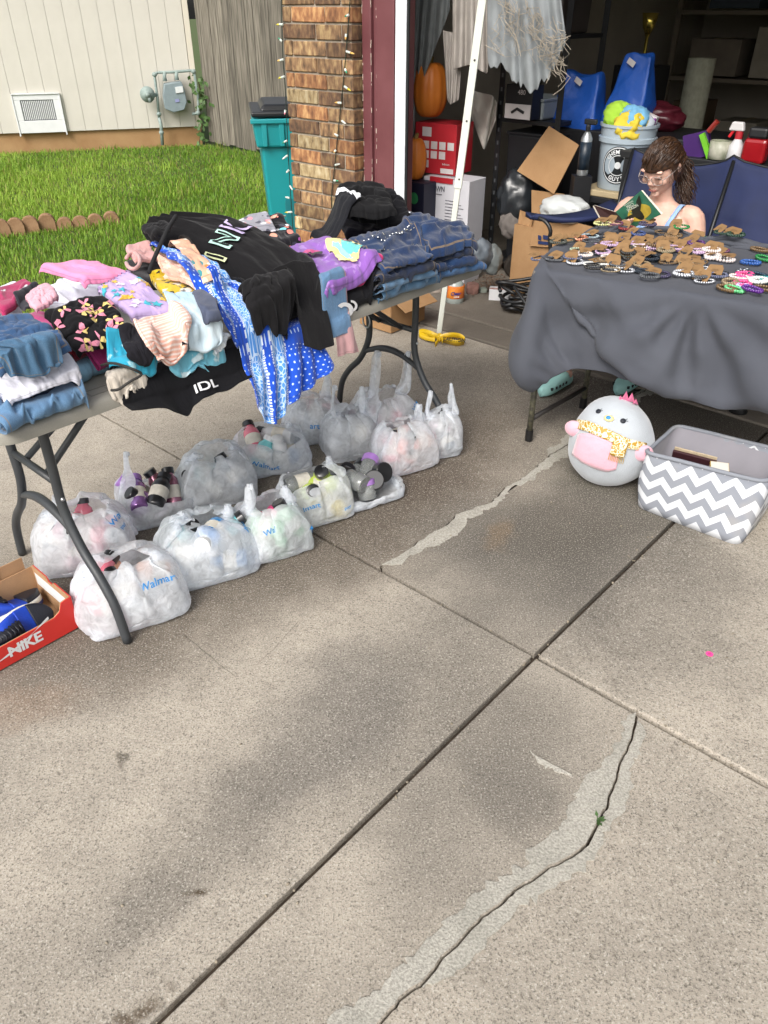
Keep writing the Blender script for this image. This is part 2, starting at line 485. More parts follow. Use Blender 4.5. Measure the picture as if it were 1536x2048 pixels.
# filler in the joints, soil sheet to the horizon
o = MB().obox(W(AL, BB_, -.05), EA * (AR_ - AL), EB * (BT - BB_), EZ * .030).build('joint_filler', M_DIRT, drive)
M_SOIL = M('lawn_soil', '4a4a28', rough=1, var=.35, scale=5, base2='3d5a22', bump=.5, bscale=50)
gr = MB(); gr.add([(-150, -150, -.055), (150, -150, -.055), (150, 150, -.055), (-150, 150, -.055)], [(0, 1, 2, 3)])
tag(gr.build('ground', M_SOIL), kind='structure')
# apron strip and garage floor
apron = tag(bpy.data.objects.new('apron', None), kind='structure'); COL.objects.link(apron)
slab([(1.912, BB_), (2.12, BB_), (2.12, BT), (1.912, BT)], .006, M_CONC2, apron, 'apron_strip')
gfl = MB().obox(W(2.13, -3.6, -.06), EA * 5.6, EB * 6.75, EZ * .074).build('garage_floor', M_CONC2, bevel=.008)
tag(gfl, kind='structure')
# pebbles, grit and leaf crumbs lying in the joints and on the slabs
gb = MB()
for i in range(260):
    if i < 150:
        t = random.random()
        if random.random() < .5: a, b = random.gauss(0, .012), random.uniform(-1.2, 2.6)
        else: a, b = random.uniform(-1.4, 1.8), random.gauss(0, .012)
    else: a, b = random.uniform(-1.3, 1.85), random.uniform(-1.2, 2.4)
    r = random.uniform(.0012, .0042)
    gb.ball(W(a, b, r * .6), (r * random.uniform(.8, 1.6), r, r * .7), 5, 3, Matrix.Rotation(random.random() * 6, 3, 'Z'))
tag(gb.build('grit', M('grit', '8b8272', rough=1, var=.5, scale=30), smooth=True), 'tiny stones and grit scattered in the driveway joints', 'grit', kind='stuff')
# the price sticker dropped on the slab
st = thing('price_sticker', 'round neon pink price sticker stuck to the concrete', 'sticker', P(1419, 1308, .0035))
MB().lathe([(.0105, 0), (.0105, .0008)], 24).build('sticker_disc', M('neon_pink_paper', 'ff4f9a', .5, .05), st)
flat_text('$2', .0055, (0, 0, .0008), (1, 0, 0), (0, 1, 0), .0006, 'price', M('ink', '2a1018', .6, .05), st)
# weed sprouting from the crack
wp = P(1195, 1645, 0)
wt = thing('weed', 'small green weed sprouting from the crack in the concrete', 'plant', wp)
mw = MB()
for i in range(9):
    a = random.random() * 6.28; r = random.uniform(.004, .014); z = random.uniform(.004, .014)
    c = Vector((math.cos(a) * r, math.sin(a) * r, z)); d = Vector((math.cos(a), math.sin(a), .3)) * .009; s_ = Vector((-math.sin(a), math.cos(a), 0)) * .004
    mw.add([c - d * .6, c + s_, c + d, c - s_], [(0, 1, 2), (0, 2, 3)]); mw.tube([(0, 0, 0), tuple(c * .5 + Vector((0, 0, .004))), tuple(c - d * .5)], .0009, 4)
mw.build('leaves', M('weed_leaf', '3f5c2c', .6, .3, 40), wt)

# ---------------------------------------------------------------- lawn
M_GRASS = bpy.data.materials.new('grass_blade'); M_GRASS.use_nodes = True
_n, _l = nodes_of(M_GRASS); _b = _n['Principled BSDF']
_at = _n.new('ShaderNodeAttribute'); _at.attribute_name = 'tint'
_l.new(_at.outputs['Color'], _b.inputs['Base Color']); _b.inputs['Roughness'].default_value = .55
_b.inputs['Specular IOR Level'].default_value = .25
_tr = _n.new('ShaderNodeBsdfTranslucent'); _l.new(_at.outputs['Color'], _tr.inputs['Color'])
_mx = _n.new('ShaderNodeMixShader'); _mx.inputs[0].default_value = .35
_l.new(_b.outputs[0], _mx.inputs[1]); _l.new(_tr.outputs[0], _mx.inputs[2]); _l.new(_mx.outputs[0], _n['Material Output'].inputs['Surface'])
def grass(name, pts, hmin, hmax, wid, seed, label):
    k = len(pts); r = np.random.default_rng(seed)
    h = r.uniform(hmin, hmax, k) * (1 + .45 * fbm(pts, seed, 1.2, 3)) ; a = r.uniform(0, 6.283, k); lean = r.uniform(.1, .75, k) * h
    dx, dy = np.cos(a), np.sin(a); w = wid * r.uniform(.7, 1.3, k)
    b0 = np.stack([pts[:, 0] - dy * w, pts[:, 1] + dx * w, np.full(k, -.05)], 1)
    b1 = np.stack([pts[:, 0] + dy * w, pts[:, 1] - dx * w, np.full(k, -.05)], 1)
    m0 = np.stack([pts[:, 0] - dy * w * .7 + dx * lean * .35, pts[:, 1] + dx * w * .7 + dy * lean * .35, h * .6 - .05], 1)
    m1 = np.stack([pts[:, 0] + dy * w * .7 + dx * lean * .35, pts[:, 1] - dx * w * .7 + dy * lean * .35, h * .6 - .05], 1)
    tp = np.stack([pts[:, 0] + dx * lean, pts[:, 1] + dy * lean, h - .05], 1)
    v = np.stack([b0, b1, m1, m0, tp], 1).reshape(-1, 3)
    me = bpy.data.meshes.new(name)
    me.vertices.add(k * 5); me.vertices.foreach_set('co', v.ravel())
    me.loops.add(k * 7); me.polygons.add(k * 2)
    idx = np.arange(k)[:, None] * 5 + np.array([[0, 1, 2, 3, 3, 2, 4]])
    me.loops.foreach_set('vertex_index', idx.ravel())
    ls = (np.arange(k)[:, None] * 7 + np.array([[0, 4]])).ravel(); me.polygons.foreach_set('loop_start', ls)
    me.polygons.foreach_set('loop_total', np.tile([4, 3], k)); me.update(calc_edges=True)
    t = np.clip(fbm(pts, seed + 3, .7, 3) * .9 + .5 + r.normal(0, .22, k), 0, 1)[:, None]
    c = (1 - t) * np.array([[.15, .29, .03]]) + t * np.array([[.36, .52, .075]])
    dry = (r.random(k) < .10 + .12 * np.clip(fbm(pts, seed + 9, .5, 2), 0, 1))[:, None]
    c = np.where(dry, np.array([[.32, .30, .10]]), c)
    at = me.attributes.new('tint', 'FLOAT_COLOR', 'POINT')
    at.data.foreach_set('color', np.repeat(np.concatenate([c, np.ones((k, 1))], 1), 5, axis=0).ravel())
    me.materials.append(M_GRASS)
    o = bpy.data.objects.new(name, me); COL.objects.link(o)
    return tag(o, label, 'grass', kind='stuff')
NB0, NB1 = np.array(P(0, 300)), np.array(P(405, 283))
EH = (NB1 - NB0) / np.linalg.norm(NB1 - NB0); NH = np.array([EH[1], -EH[0], 0])     # neighbour wall direction, outward normal to us
def scatter(k, f):
    out = np.zeros((0, 2))
    while len(out) < k:
        q = np.stack([RNG.uniform(-8.5, 2.0, k), RNG.uniform(2.4, 12.5, k)], 1)
        out = np.concatenate([out, q[f(q)]])
    return out[:k]
def lawn_ok(q):
    r = q - J0[:2]; b = r @ EB[:2]; a = r @ EA[:2]
    wall = (q - NB0[:2]) @ NH[:2]
    fence_b = (q - NB1[:2]) @ EA[:2]
    left = b > np.where(a > 1.95, 3.30, 2.97)
    vis = np.abs(q[:, 0] + .05) < q[:, 1] * .62 + .3
    return left & (wall > .01) & vis & (fence_b < .04)
pts = scatter(90000, lambda q: lawn_ok(q) & (RNG.random(len(q)) < np.clip(1.25 - q[:, 1] / 14, .3, 1)))
grass('lawn_grass', pts, .022, .058, .0040, 5, 'bright green mown lawn between the driveway and the neighbouring house')
tuft = scatter(5000, lambda q: lawn_ok(q) & (fbm(q, 4, 1.1, 2) > .25))
grass('tall_grass_clumps', tuft, .045, .095, .005, 15, 'taller coarse grass clumps standing out of the lawn')
# ================================================================= HOUSES, PIER, FENCE, BIN
def brick_mat(name, cols, seed):
    m = bpy.data.materials.new(name); m.use_nodes = True
    n, l = nodes_of(m); b = n['Principled BSDF']
    tc = n.new('ShaderNodeTexCoord'); oi = n.new('ShaderNodeObjectInfo')
    ad = n.new('ShaderNodeVectorMath'); ad.operation = 'MULTIPLY_ADD'
    ad.inputs[1].default_value = (37, 19, 53); l.new(oi.outputs['Random'], ad.inputs[0]); l.new(tc.outputs['Object'], ad.inputs[2])
    mp = n.new('ShaderNodeMapping'); mp.inputs['Scale'].default_value = (1, 1, .5); l.new(ad.outputs[0], mp.inputs['Vector'])
    t1 = n.new('ShaderNodeTexNoise'); t1.inputs['Scale'].default_value = 34; t1.inputs['Detail'].default_value = 5; l.new(mp.outputs[0], t1.inputs['Vector'])
    rp = n.new('ShaderNodeValToRGB'); l.new(t1.outputs['Fac'], rp.inputs[0])
    e = rp.color_ramp.elements
    e[0].position = .30; e[0].color = lin(cols[0]); e[1].position = .72; e[1].color = lin(cols[2])
    x = e.new(.5); x.color = lin(cols[1])
    t2 = n.new('ShaderNodeTexNoise'); t2.inputs['Scale'].default_value = 12; l.new(ad.outputs[0], t2.inputs['Vector'])
    hs = n.new('ShaderNodeHueSaturation'); l.new(rp.outputs[0], hs.inputs['Color'])
    mr = n.new('ShaderNodeMapRange'); mr.inputs[3].default_value = .62; mr.inputs[4].default_value = 1.35; l.new(oi.outputs['Random'], mr.inputs[0]); l.new(mr.outputs[0], hs.inputs['Value'])
    l.new(hs.outputs[0], b.inputs['Base Color']); b.inputs['Roughness'].default_value = .85
    bp = n.new('ShaderNodeBump'); bp.inputs['Strength'].default_value = .6; bp.inputs['Distance'].default_value = .004
    t3 = n.new('ShaderNodeTexNoise'); t3.inputs['Scale'].default_value = 90; t3.inputs['Detail'].default_value = 4; l.new(mp.outputs[0], t3.inputs['Vector'])
    l.new(t3.outputs['Fac'], bp.inputs['Height']); l.new(bp.outputs[0], b.inputs['Normal'])
    return m
BRK = [brick_mat('brick_tan', ('4f3f30', '84664a', 'b0956b'), 0), brick_mat('brick_orange', ('64432f', '8f6443', 'b58f62'), 1),
       brick_mat('brick_brown', ('43352b', '6b503c', '917552'), 2), brick_mat('brick_cream', ('6a5640', 'b29b73', 'd2c3a2'), 3)]
M_MORTAR = M('mortar', '9c9284', .95, .15, 30, bump=.5, bscale=180)
pier = thing('brick_pier', 'mottled tan and brown brick pier beside the maroon garage door frame', 'brick pier', W(2.05, 2.9, 0))
pinv = Matrix.Translation(-Vector(pier.location))
def rel(p, base): return np.asarray(p) - np.asarray(base)
PL = np.array(pier.location)
FA, BR0, BL0 = 2.05, 2.665, 3.226        # face plane, right and left corner
zt = onA(640, 14, FA)[2]; zb = onA(640, 372, FA)[2]
CH = (zt - zb) / 11.35
z0 = zt - math.floor(zt / CH) * CH
MB().obox(rel(W(FA + .012, BR0 + .012, 0), PL), EA * .245, EB * (BL0 - BR0 - .024), EZ * 2.75).build('mortar_core', M_MORTAR, pier)
wE = [.265, .195]; wO = [.066, .265]
bmesh_cache = {}
def brick_mesh(w, d, k):
    key = (round(w, 3), round(d, 3), k)
    if key not in bmesh_cache:
        mb = MB(); j = lambda a: random.uniform(-a, a)
        h = CH - .011
        mb.obox((0, 0, 0), (d, 0, 0), (0, w, 0), (0, 0, h))
        v = []
        for q in mb.v: v.append((q[0] + j(.0018), q[1] + j(.0018), q[2] + j(.0018)))
        mb.v = v; me = mb.mesh('brick', BRK[k])
        bm = bmesh.new(); bm.from_mesh(me); bmesh.ops.bevel(bm, geom=bm.edges[:], offset=.0035, segments=1, affect='EDGES'); bm.to_mesh(me); bm.free()
        bmesh_cache[key] = me
    return bmesh_cache[key]
pier.rotation_euler = (0, 0, 0)
def put_brick(a, b, z, w, d, parent, base):
    k = random.choices([0, 1, 2, 3], [4, 3, 4, 2])[0]
    o = bpy.data.objects.new('brick', brick_mesh(w, d, k)); COL.objects.link(o); o.parent = parent
    o.location = tuple(rel(W(a, b, z), base)); o.rotation_euler = (0, 0, YAW_A)
    return o
r = 0; z = z0 - CH
while z < 2.7:
    b = BL0; ws = (wE if r % 2 else wO); rest = (BL0 - BR0) - sum(ws) - 2 * .011
    for w in ws + [rest]:
        b -= w; put_brick(FA + random.uniform(-.002, .002), b, z + .011 if z > 0 else z + .011, w, .11, pier, PL); b -= .011
    # return of the pier toward the door opening
    put_brick(FA + .121, BR0, z + .011, .11, .20, pier, PL)
    z += CH; r += 1

# the house the garage belongs to: walls, ceiling, header (setting)
M_GW = M('garage_wall_paint', '9a948a', .9, .15, 2.2)
M_GC = M('garage_ceiling_paint', 'a39e96', .9, .1, 2)
def struct_box(name, o, ex, ey, ez, m):
    return tag(MB().obox(o, ex, ey, ez).build(name, m), kind='structure')
struct_box('garage_wall_left', W(2.42, 3.02, .012), EA * 5.18, EB * .2, EZ * 2.6, M_GW)
struct_box('garage_wall_front', W(2.31, 2.57, .012), EA * .10, EB * .64, EZ * 2.6, M_GW)
struct_box('garage_wall_back', W(7.6, -3.6, .012), EA * .2, EB * 6.7, EZ * 2.6, M_GW)
struct_box('garage_wall_right', W(2.15, -3.8, .012), EA * 5.6, EB * .2, EZ * 2.6, M_GW)
struct_box('garage_ceiling', W(2.15, -3.8, 2.62), EA * 5.7, EB * 6.95, EZ * .15, M_GC)
struct_box('garage_header', W(2.13, -3.8, 2.16), EA * .16, EB * 6.16, EZ * .455, M('header_paint', '5a2f30', .6, .1))
struct_box('house_roof', W(1.65, -4.3, 2.80), EA * 6.6, EB * 8.0, EZ * .18, M('roof_shingle', '4a4540', .95, .2, 30))
# painted door frame
M_MAR = M('maroon_paint', '5f3236', .5, .18, 3, bump=.25, bscale=40, base2='74464a')
M_PEEL = M('peeling_wood', 'b8a89c', .8, .2, 60)
M_WHT = M('white_vinyl', 'dfe3e8', .35, .05, 5)
fr = thing('garage_door_frame', 'peeling maroon painted timber garage door frame with white vinyl stop', 'door frame', W(2.2, 2.5, 0))
FL = np.array(fr.location)
def frp(name, a0, a1, b0, b1, m, z0=.014, z1=2.155, bev=.004):
    return MB().obox(rel(W(a0, b0, z0), FL), EA * (a1 - a0), EB * (b1 - b0), EZ * (z1 - z0)).build(name, m, fr, bevel=bev)
frp('brick_mould', 2.115, 2.17, 2.585, 2.652, M_MAR, bev=.006)
frp('brick_mould', 2.135, 2.17, 2.560, 2.583, M_MAR, bev=.004)
frp('jamb_board', 2.125, 2.30, 2.425, 2.556, M_MAR)
frp('vinyl_stop', 2.128, 2.150, 2.343, 2.418, M_WHT)
frp('vinyl_stop', 2.122, 2.127, 2.372, 2.412, M_WHT, bev=.001)
frp('rubber_seal', 2.130, 2.142, 2.326, 2.341, M('black_rubber', '14171a', .6, .1, 10), bev=.003)
mp_ = MB()
for i in range(60):
    b_ = random.choice([2.5855, 2.5555, 2.650]) ; z_ = random.uniform(.5, 1.75); h_ = random.uniform(.006, .035)
    a_ = {2.5855: 2.1145, 2.5555: 2.1245, 2.650: 2.1145}[b_]
    mp_.obox(rel(W(a_, b_ - random.uniform(.002, .006), z_), FL), EA * .0008, EB * random.uniform(.0015, .005), EZ * h_)
mp_.build('peeled_flake', M_PEEL, fr)['kind'] = 'stuff'

# string lights on the pier
M_CORD = M('green_cord', '1d2b22', .6, .1)
BULB = [M('bulb_amber', 'e0b060', .25, .1, coat=.5), M('bulb_green', '2f8a68', .25, .1, coat=.5), M('bulb_clear', 'dfe0d8', .2, .05, coat=.5), M('bulb_yellow', 'd6c23c', .25, .1, coat=.5), M('bulb_pink', 'd98a9a', .25, .1, coat=.5)]
M_SOCK = M('bulb_socket', 'c9d2cc', .5, .1)
def string_lights(label, path, bulbs, off):
    t = thing('string_lights', label, 'string lights', W(FA, 2.9, 0)); TL = np.array(t.location)
    pts = [rel(onA(x, y, FA - off), TL) for x, y in path]
    pts.append(pts[-1] + np.array([0, 0, -.5]))
    MB().tube(pts, .0028, 5).build('cord', M_CORD, t)
    for (x, y, dx, dy, k) in bulbs:
        a = rel(onA(x, y, FA - off - .004), TL); b2 = rel(onA(x + dx, y + dy, FA - off - .012), TL); mid = a + (b2 - a) * .5
        bo = MB().tube([mid, mid + (b2 - mid) * .5, b2], [.0058, .0052, .001], 7).build('bulb', BULB[k], t, smooth=True)
        MB().tube([a, mid], .0062, 7).build('socket', M_SOCK, bo)
    return t
string_lights('string of coloured mini lights running down the brick face near the maroon frame',
              [(700, -40), (700, 0), (695, 70), (688, 150), (683, 200), (675, 275), (668, 345), (663, 392)],
              [(698, 30, -9, 3, 1), (692, 68, -1, 12, 0), (693, 103, 16, 5, 0), (690, 138, 4, 9, 1), (689, 173, 13, 9, 3), (683, 206, -14, -1, 0), (684, 242, 8, 6, 2), (676, 272, -8, -5, 2), (672, 300, -5, 6, 0), (671, 330, 9, -2, 2), (668, 361, 9, 1, 1)], .010)
string_lights('string of coloured mini lights hanging down the outer brick corner by the lawn',
              [(563, -40), (563, 0), (564, 60), (566, 120), (571, 180), (573, 230), (576, 300), (580, 370), (584, 430)],
              [(566, 49, -14, 0, 3), (564, 83, -8, -8, 1), (567, 119, -13, 3, 0), (569, 153, -13, 4, 3), (571, 220, -2, 10, 4), (574, 281, -10, 6, 1), (575, 311, -11, 8, 2), (578, 340, -6, 6, 2), (580, 372, 5, 8, 2), (579, 396, -9, -2, 2), (584, 424, -15, 1, 3)], .004)

# ---------------------------------------------------------------- neighbouring house
def onN(px, py, off=0.):
    d = ray(px, py); o = NB0 + NH * off
    return O3 + d * (((o - O3) @ NH) / (d @ NH))
M_SID = M('cream_siding', 'c6c2b8', .5, .05, 3, base2='d0ccc2')
M_FND = M('foundation_parge', '97744f', .95, .2, 4, base2='a88760', bump=.4, bscale=50)
nb = thing('neighbouring_house', 'cream vertical siding house wall above a tan foundation across the lawn', 'house', NB1)
NL = np.array(nb.location)
zs0 = onN(0, 271)[2]; zs1 = onN(405, 245)[2]; zs = .5 * (zs0 + zs1)
LEN = 6.6
MB().obox(rel(NB1 - EH * LEN + NH * -.3, NL) + np.array([0, 0, -.2]), EH * LEN, NH * .272, EZ * (zs + .2)).build('foundation', M_FND, nb)
MB().obox(rel(NB1 - EH * LEN + NH * -.3, NL) + np.array([0, 0, zs]), EH * LEN, NH * .265, EZ * (3.0 - zs)).build('sheathing', M('sheathing', 'c0bbb0', .8), nb)
bw = .205; k = int(LEN / bw)
for i in range(k):
    o = MB().obox((0, 0, 0), EH * (bw - .0035), NH * .045, EZ * (2.98 - zs)).mesh('siding_board', M_SID) if i == 0 else o
    q = link('siding_board', o, None, nb); q.location = tuple(rel(NB1 - EH * (.06 + (i + 1) * bw) - NH * .032, NL) + np.array([0, 0, zs - .01]))
MB().obox(rel(NB1 - EH * .055 - NH * .06, NL) + np.array([0, 0, zs - .012]), EH * .07, NH * .085, EZ * 2.9).build('corner_trim', M('cream_trim', 'd3ccbd', .45, .04), nb, bevel=.004)
MB().obox(rel(NB1 - EH * LEN - NH * 3.2, NL) + np.array([0, 0, 3.0]), EH * (LEN + .5), NH * 3.7, EZ * .18).build('eave', M('eave', 'bfb8a8', .6), nb)
MB().obox(rel(NB1 - EH * .06 - NH * 3.2, NL) + np.array([0, 0, -.2]), EH * .06, NH * 2.89, EZ * 3.2).build('side_wall', M_SID, nb)
# crawl-space vent
M_VW = M('vent_white', 'dcdedf', .4, .04)
vq = [onN(25, 190, .02), onN(118, 187, .02), onN(130, 262, .02), onN(42, 268, .02)]
vc = sum(vq) / 4; vw_ = .5 * (np.linalg.norm(vq[1] - vq[0]) + np.linalg.norm(vq[2] - vq[3])); vh_ = .5 * (vq[0][2] + vq[1][2] - vq[2][2] - vq[3][2])
vent = thing('foundation_vent', 'white louvred vent set in the cream siding above the foundation', 'vent', vc); 
vw2, vh2 = vw_ / 2, vh_ / 2
def vbox(name, x0, x1, z0, z1, d0, d1, m, bev=.003):
    return MB().obox(EH * x0 + EZ * z0 + NH * d0, EH * (x1 - x0), NH * (d1 - d0), EZ * (z1 - z0)).build(name, m, vent, bevel=bev)
vf = vbox('frame', -vw2, vw2, -vh2, -vh2 * .35, 0, .03, M_VW); vbox('frame', -vw2, vw2, vh2 * .72, vh2, 0, .03, M_VW)
vbox('frame', -vw2, -vw2 * .72, -vh2 * .345, vh2 * .715, 0, .03, M_VW); vbox('frame', vw2 * .72, vw2, -vh2 * .345, vh2 * .715, 0, .03, M_VW)
vbox('head_trim', -vw2 * 1.05, vw2 * 1.05, vh2 * 1.004, vh2 * 1.06, 0, .045, M_VW)
vbox('side_trim', -vw2 * 1.06, -vw2 * 1.004, -vh2 * 1.15, vh2, 0, .04, M_VW); vbox('side_trim', vw2 * 1.004, vw2 * 1.06, -vh2 * 1.15, vh2, 0, .04, M_VW)
vbox('backing', -vw2 * .715, vw2 * .715, -vh2 * .345, vh2 * .715, -.02, .003, M('vent_dark', '6d7278', .7), bev=0)
sl = None
for i in range(17):
    x = (-.69 + 1.38 * (i + .5) / 17) * vw2
    if sl is None: sl = MB().obox(-EH * .0055, EH * .011, NH * .018, EZ * (vh2 * .98)).mesh('slat', M_VW)
    q = link('slat', sl, None, vent); q.location = tuple(EH * x + NH * .005 + EZ * (-vh2 * .30))

# gas meter
M_MET = M('meter_grey', '7f8d92', .5, .08, 20); M_PIP = M('pipe_grey', '8b9a96', .5, .15, 25)
mt = thing('gas_meter', 'grey gas meter with pipes and round regulator on the cream house wall', 'gas meter', onN(330, 285, .15)); ML = np.array(mt.location)
def NQ(x, y, o=.15): return rel(onN(x, y, o), ML)
pr = .022
MB().tube([NQ(325, 290), NQ(322, 250), NQ(318, 235)], pr, 10).build('riser_pipe', M_PIP, mt, smooth=True)
MB().tube([NQ(318, 235), NQ(314, 190), NQ(309, 152), NQ(311, 147), NQ(316, 145)], pr * .8, 10).build('inlet_pipe', M_PIP, mt, smooth=True)
MB().tube([NQ(316, 145), NQ(345, 144), NQ(383, 141), NQ(387, 143), NQ(389, 148), NQ(396, 195), NQ(397, 224), NQ(394, 227), NQ(384, 228)], pr * .8, 10).build('outlet_pipe', M_PIP, mt, smooth=True)
for x, y in ((329, 146), (353, 144)):
    MB().tube([NQ(x, y - 1), NQ(x, y + 8), NQ(x + 1, y + 16)], [pr * 1.2, pr * 1.0, pr * 1.3], 10).build('meter_swivel', M_PIP, mt, smooth=True)
for x, y in ((318, 228), (323, 265), (309, 149), (387, 143), (396, 226)):
    c = NQ(x, y); MB().ball(c, (.034, .034, .030), 10, 6).build('pipe_fitting', M_PIP, mt, smooth=True)
def NP(poly, d0, d1, m, name, par=None, bev=.01):
    """polygon given in picture points on the wall plane, real thickness"""
    a = [rel(onN(x, y, .0), ML) for x, y in poly]; b2 = [q + NH * d1 for q in a]; a = [q + NH * d0 for q in a]
    k = len(a); mb = MB(); mb.add(a + b2, [tuple(range(k)), tuple(reversed(range(k, 2 * k)))] + [(i, i + k, (i + 1) % k + k, (i + 1) % k) for i in range(k)])
    ob = mb.build(name, m, par or mt, bevel=bev, auto=35)
    bm = bmesh.new(); bm.from_mesh(ob.data); bmesh.ops.recalc_face_normals(bm, faces=bm.faces[:]); bm.to_mesh(ob.data); bm.free()
    return ob
body = NP([(326, 165), (360, 160), (366, 175), (371, 200), (366, 216), (345, 221), (328, 214), (324, 190)], .06, .26, M_MET, 'meter_body')
NP([(347, 171), (362, 169), (364, 181), (349, 183)], .262, .275, M('meter_dial', 'd5d9da', .4), 'dial_plate', body, .002)
NP([(347, 195), (355, 194), (356, 200), (348, 201)], .262, .268, M('meter_label', '8a8fb8', .5), 'label_plate', body, 0)
rc = NQ(295, 189, .2); Rr = Matrix.Rotation(0, 3, 'X')
zr = Vector(NH).to_track_quat('Z', 'Y').to_matrix()
MB().lathe([(.03, -.05), (.088, -.04), (.095, -.015), (.095, .0), (.05, .025), (.03, .05), (.028, .07)], 20, rc, zr).build('regulator', M_PIP, mt, smooth=True)
MB().tube([NQ(295, 189, .2), NQ(313, 190, .15)], .024, 8).build('regulator_stub', M_PIP, mt, smooth=True)
MB().tube([NQ(297, 192, .24), NQ(301, 205, .24)], .022, 8).build('regulator_stub', M_PIP, mt, smooth=True)

# vine climbing where fence meets the wall
M_LEAF = M('vine_leaf', '4c6a36', .6, .35, 30)
vn = thing('vine', 'thin leafy vine climbing the corner between house and fence', 'plant', onN(398, 290, .1)); VL = np.array(vn.location)
stem = [rel(onN(398, 290, .1), VL), rel(onN(404, 250, .12), VL), rel(onN(398, 215, .1), VL), rel(onN(402, 185, .1), VL), rel(onN(396, 160, .1), VL)]
MB().tube(stem, .008, 5).build('stem', M('vine_stem', '54432e', .9), vn)
lf = MB()
for i in range(90):
    t = random.random() ** .8; q = np.array(stem[0]) * 0
    sgi = min(int(t * 4), 3); q = np.array(stem[sgi]) + (np.array(stem[sgi + 1]) - np.array(stem[sgi])) * (t * 4 - sgi)
    q = q + RNG.normal(0, .05 if 0.1 < t < .5 else .075, 3) + NH * .03
    a = random.random() * 6.28; d = Vector((math.cos(a), random.uniform(-.4, .4), math.sin(a))) * .035; s2 = Vector((-d.z, d.y, d.x)) * .6
    lf.add([Vector(q) - d, Vector(q) + s2, Vector(q) + d, Vector(q) - s2], [(0, 1, 2, 3)])
lf.build('leaves', M_LEAF, vn)

# ---------------------------------------------------------------- weathered plank fence
M_FEN = bpy.data.materials.new('weathered_plank'); M_FEN.use_nodes = True
_n, _l = nodes_of(M_FEN); _b = _n['Principled BSDF']
tc = _n.new('ShaderNodeTexCoord'); oi = _n.new('ShaderNodeObjectInfo'); ad = _n.new('ShaderNodeVectorMath'); ad.operation = 'MULTIPLY_ADD'
ad.inputs[1].default_value = (31, 17, 7); _l.new(oi.outputs['Random'], ad.inputs[0]); _l.new(tc.outputs['Object'], ad.inputs[2])
mp = _n.new('ShaderNodeMapping'); mp.inputs['Scale'].default_value = (1, 1, .05); _l.new(ad.outputs[0], mp.inputs['Vector'])
t1 = _n.new('ShaderNodeTexNoise'); t1.inputs['Scale'].default_value = 55; t1.inputs['Detail'].default_value = 6; _l.new(mp.outputs[0], t1.inputs['Vector'])
rp = _n.new('ShaderNodeValToRGB'); rp.color_ramp.elements[0].color = lin('4e4a42'); rp.color_ramp.elements[0].position = .3; rp.color_ramp.elements[1].color = lin('918a7e'); rp.color_ramp.elements[1].position = .7
_l.new(t1.outputs['Fac'], rp.inputs[0])
hs = _n.new('ShaderNodeHueSaturation'); mr = _n.new('ShaderNodeMapRange'); mr.inputs[3].default_value = .72; mr.inputs[4].default_value = 1.15
_l.new(oi.outputs['Random'], mr.inputs[0]); _l.new(mr.outputs[0], hs.inputs['Value']); _l.new(rp.outputs[0], hs.inputs['Color']); _l.new(hs.outputs[0], _b.inputs['Base Color'])
_b.inputs['Roughness'].default_value = .9
bp = _n.new('ShaderNodeBump'); bp.inputs['Strength'].default_value = .5; bp.inputs['Distance'].default_value = .006; _l.new(t1.outputs['Fac'], bp.inputs['Height']); _l.new(bp.outputs[0], _b.inputs['Normal'])
F0 = NB1 + EH * .12 + NH * .02
fen = thing('plank_fence', 'tall weathered grey vertical plank fence beside the cream house', 'fence', F0)
pw = .142
for v_ in range(3):
    pass
pm = []
for v_ in range(3):
    hh = 1.98 + .012 * v_
    pm.append(MB().prism([(0, 0), (pw - .008, 0), (pw - .008, hh - .05), (pw - .035, hh), (.03, hh), (0, hh - .05)], 0, .018, ((0, 0, 0), -EB, EZ, -EA)).mesh('plank', M_FEN))
for i in range(24):
    q = link('plank', pm[i % 3], None, fen); q.location = tuple(-EB * (i * pw) - EA * random.uniform(0, .012) + EZ * random.uniform(-.03, .0))
for z_ in (.35, 1.6):
    MB().obox(EA * .006 + EZ * z_, -EB * 24 * pw, EA * .04, EZ * .09).build('rail', M_FEN, fen)

# ---------------------------------------------------------------- scalloped edging in the lawn
M_EDG = M('edging_terracotta', '8a6a4e', .95, .2, 20, base2='9c7c5e', bump=.4, bscale=90)
scp = [(-26, 466), (4, 462), (33, 459), (62, 455), (95, 450), (129, 447), (160, 444), (190, 440), (222, 435)]
edl = ['scalloped terracotta edging stone standing in the lawn', 'low scalloped edging stone sunk in the grass']
sm_ = None
for i, (x, y) in enumerate(scp):
    buried = i > 4
    if sm_ is None:
        prof = [(-.068, -.06), (.068, -.06), (.068, .02)] + [(math.cos(a) * .066, .02 + math.sin(a) * .062) for a in np.linspace(.05, math.pi - .05, 9)] + [(-.068, .02)]
        sm_ = MB().prism(prof, -.03, .03, ((0, 0, 0), (1, 0, 0), (0, 0, 1), (0, -1, 0))).mesh('edging_stone', M_EDG)
    o = link('edging_stone', sm_, None); o.location = tuple(P(x, y, 0.0) + EZ * (-.03 if buried else .012)); o.rotation_euler = (random.uniform(-.1, .1), random.uniform(-.06, .06), math.radians(18 + random.uniform(-5, 5)))
    bv = o.modifiers.new('bevel', 'BEVEL'); bv.width = .008; bv.segments = 2
    tag(o, edl[int(buried)], 'edging stone', 'sunken edging stones in the lawn' if buried else 'scalloped edging stones in the lawn')

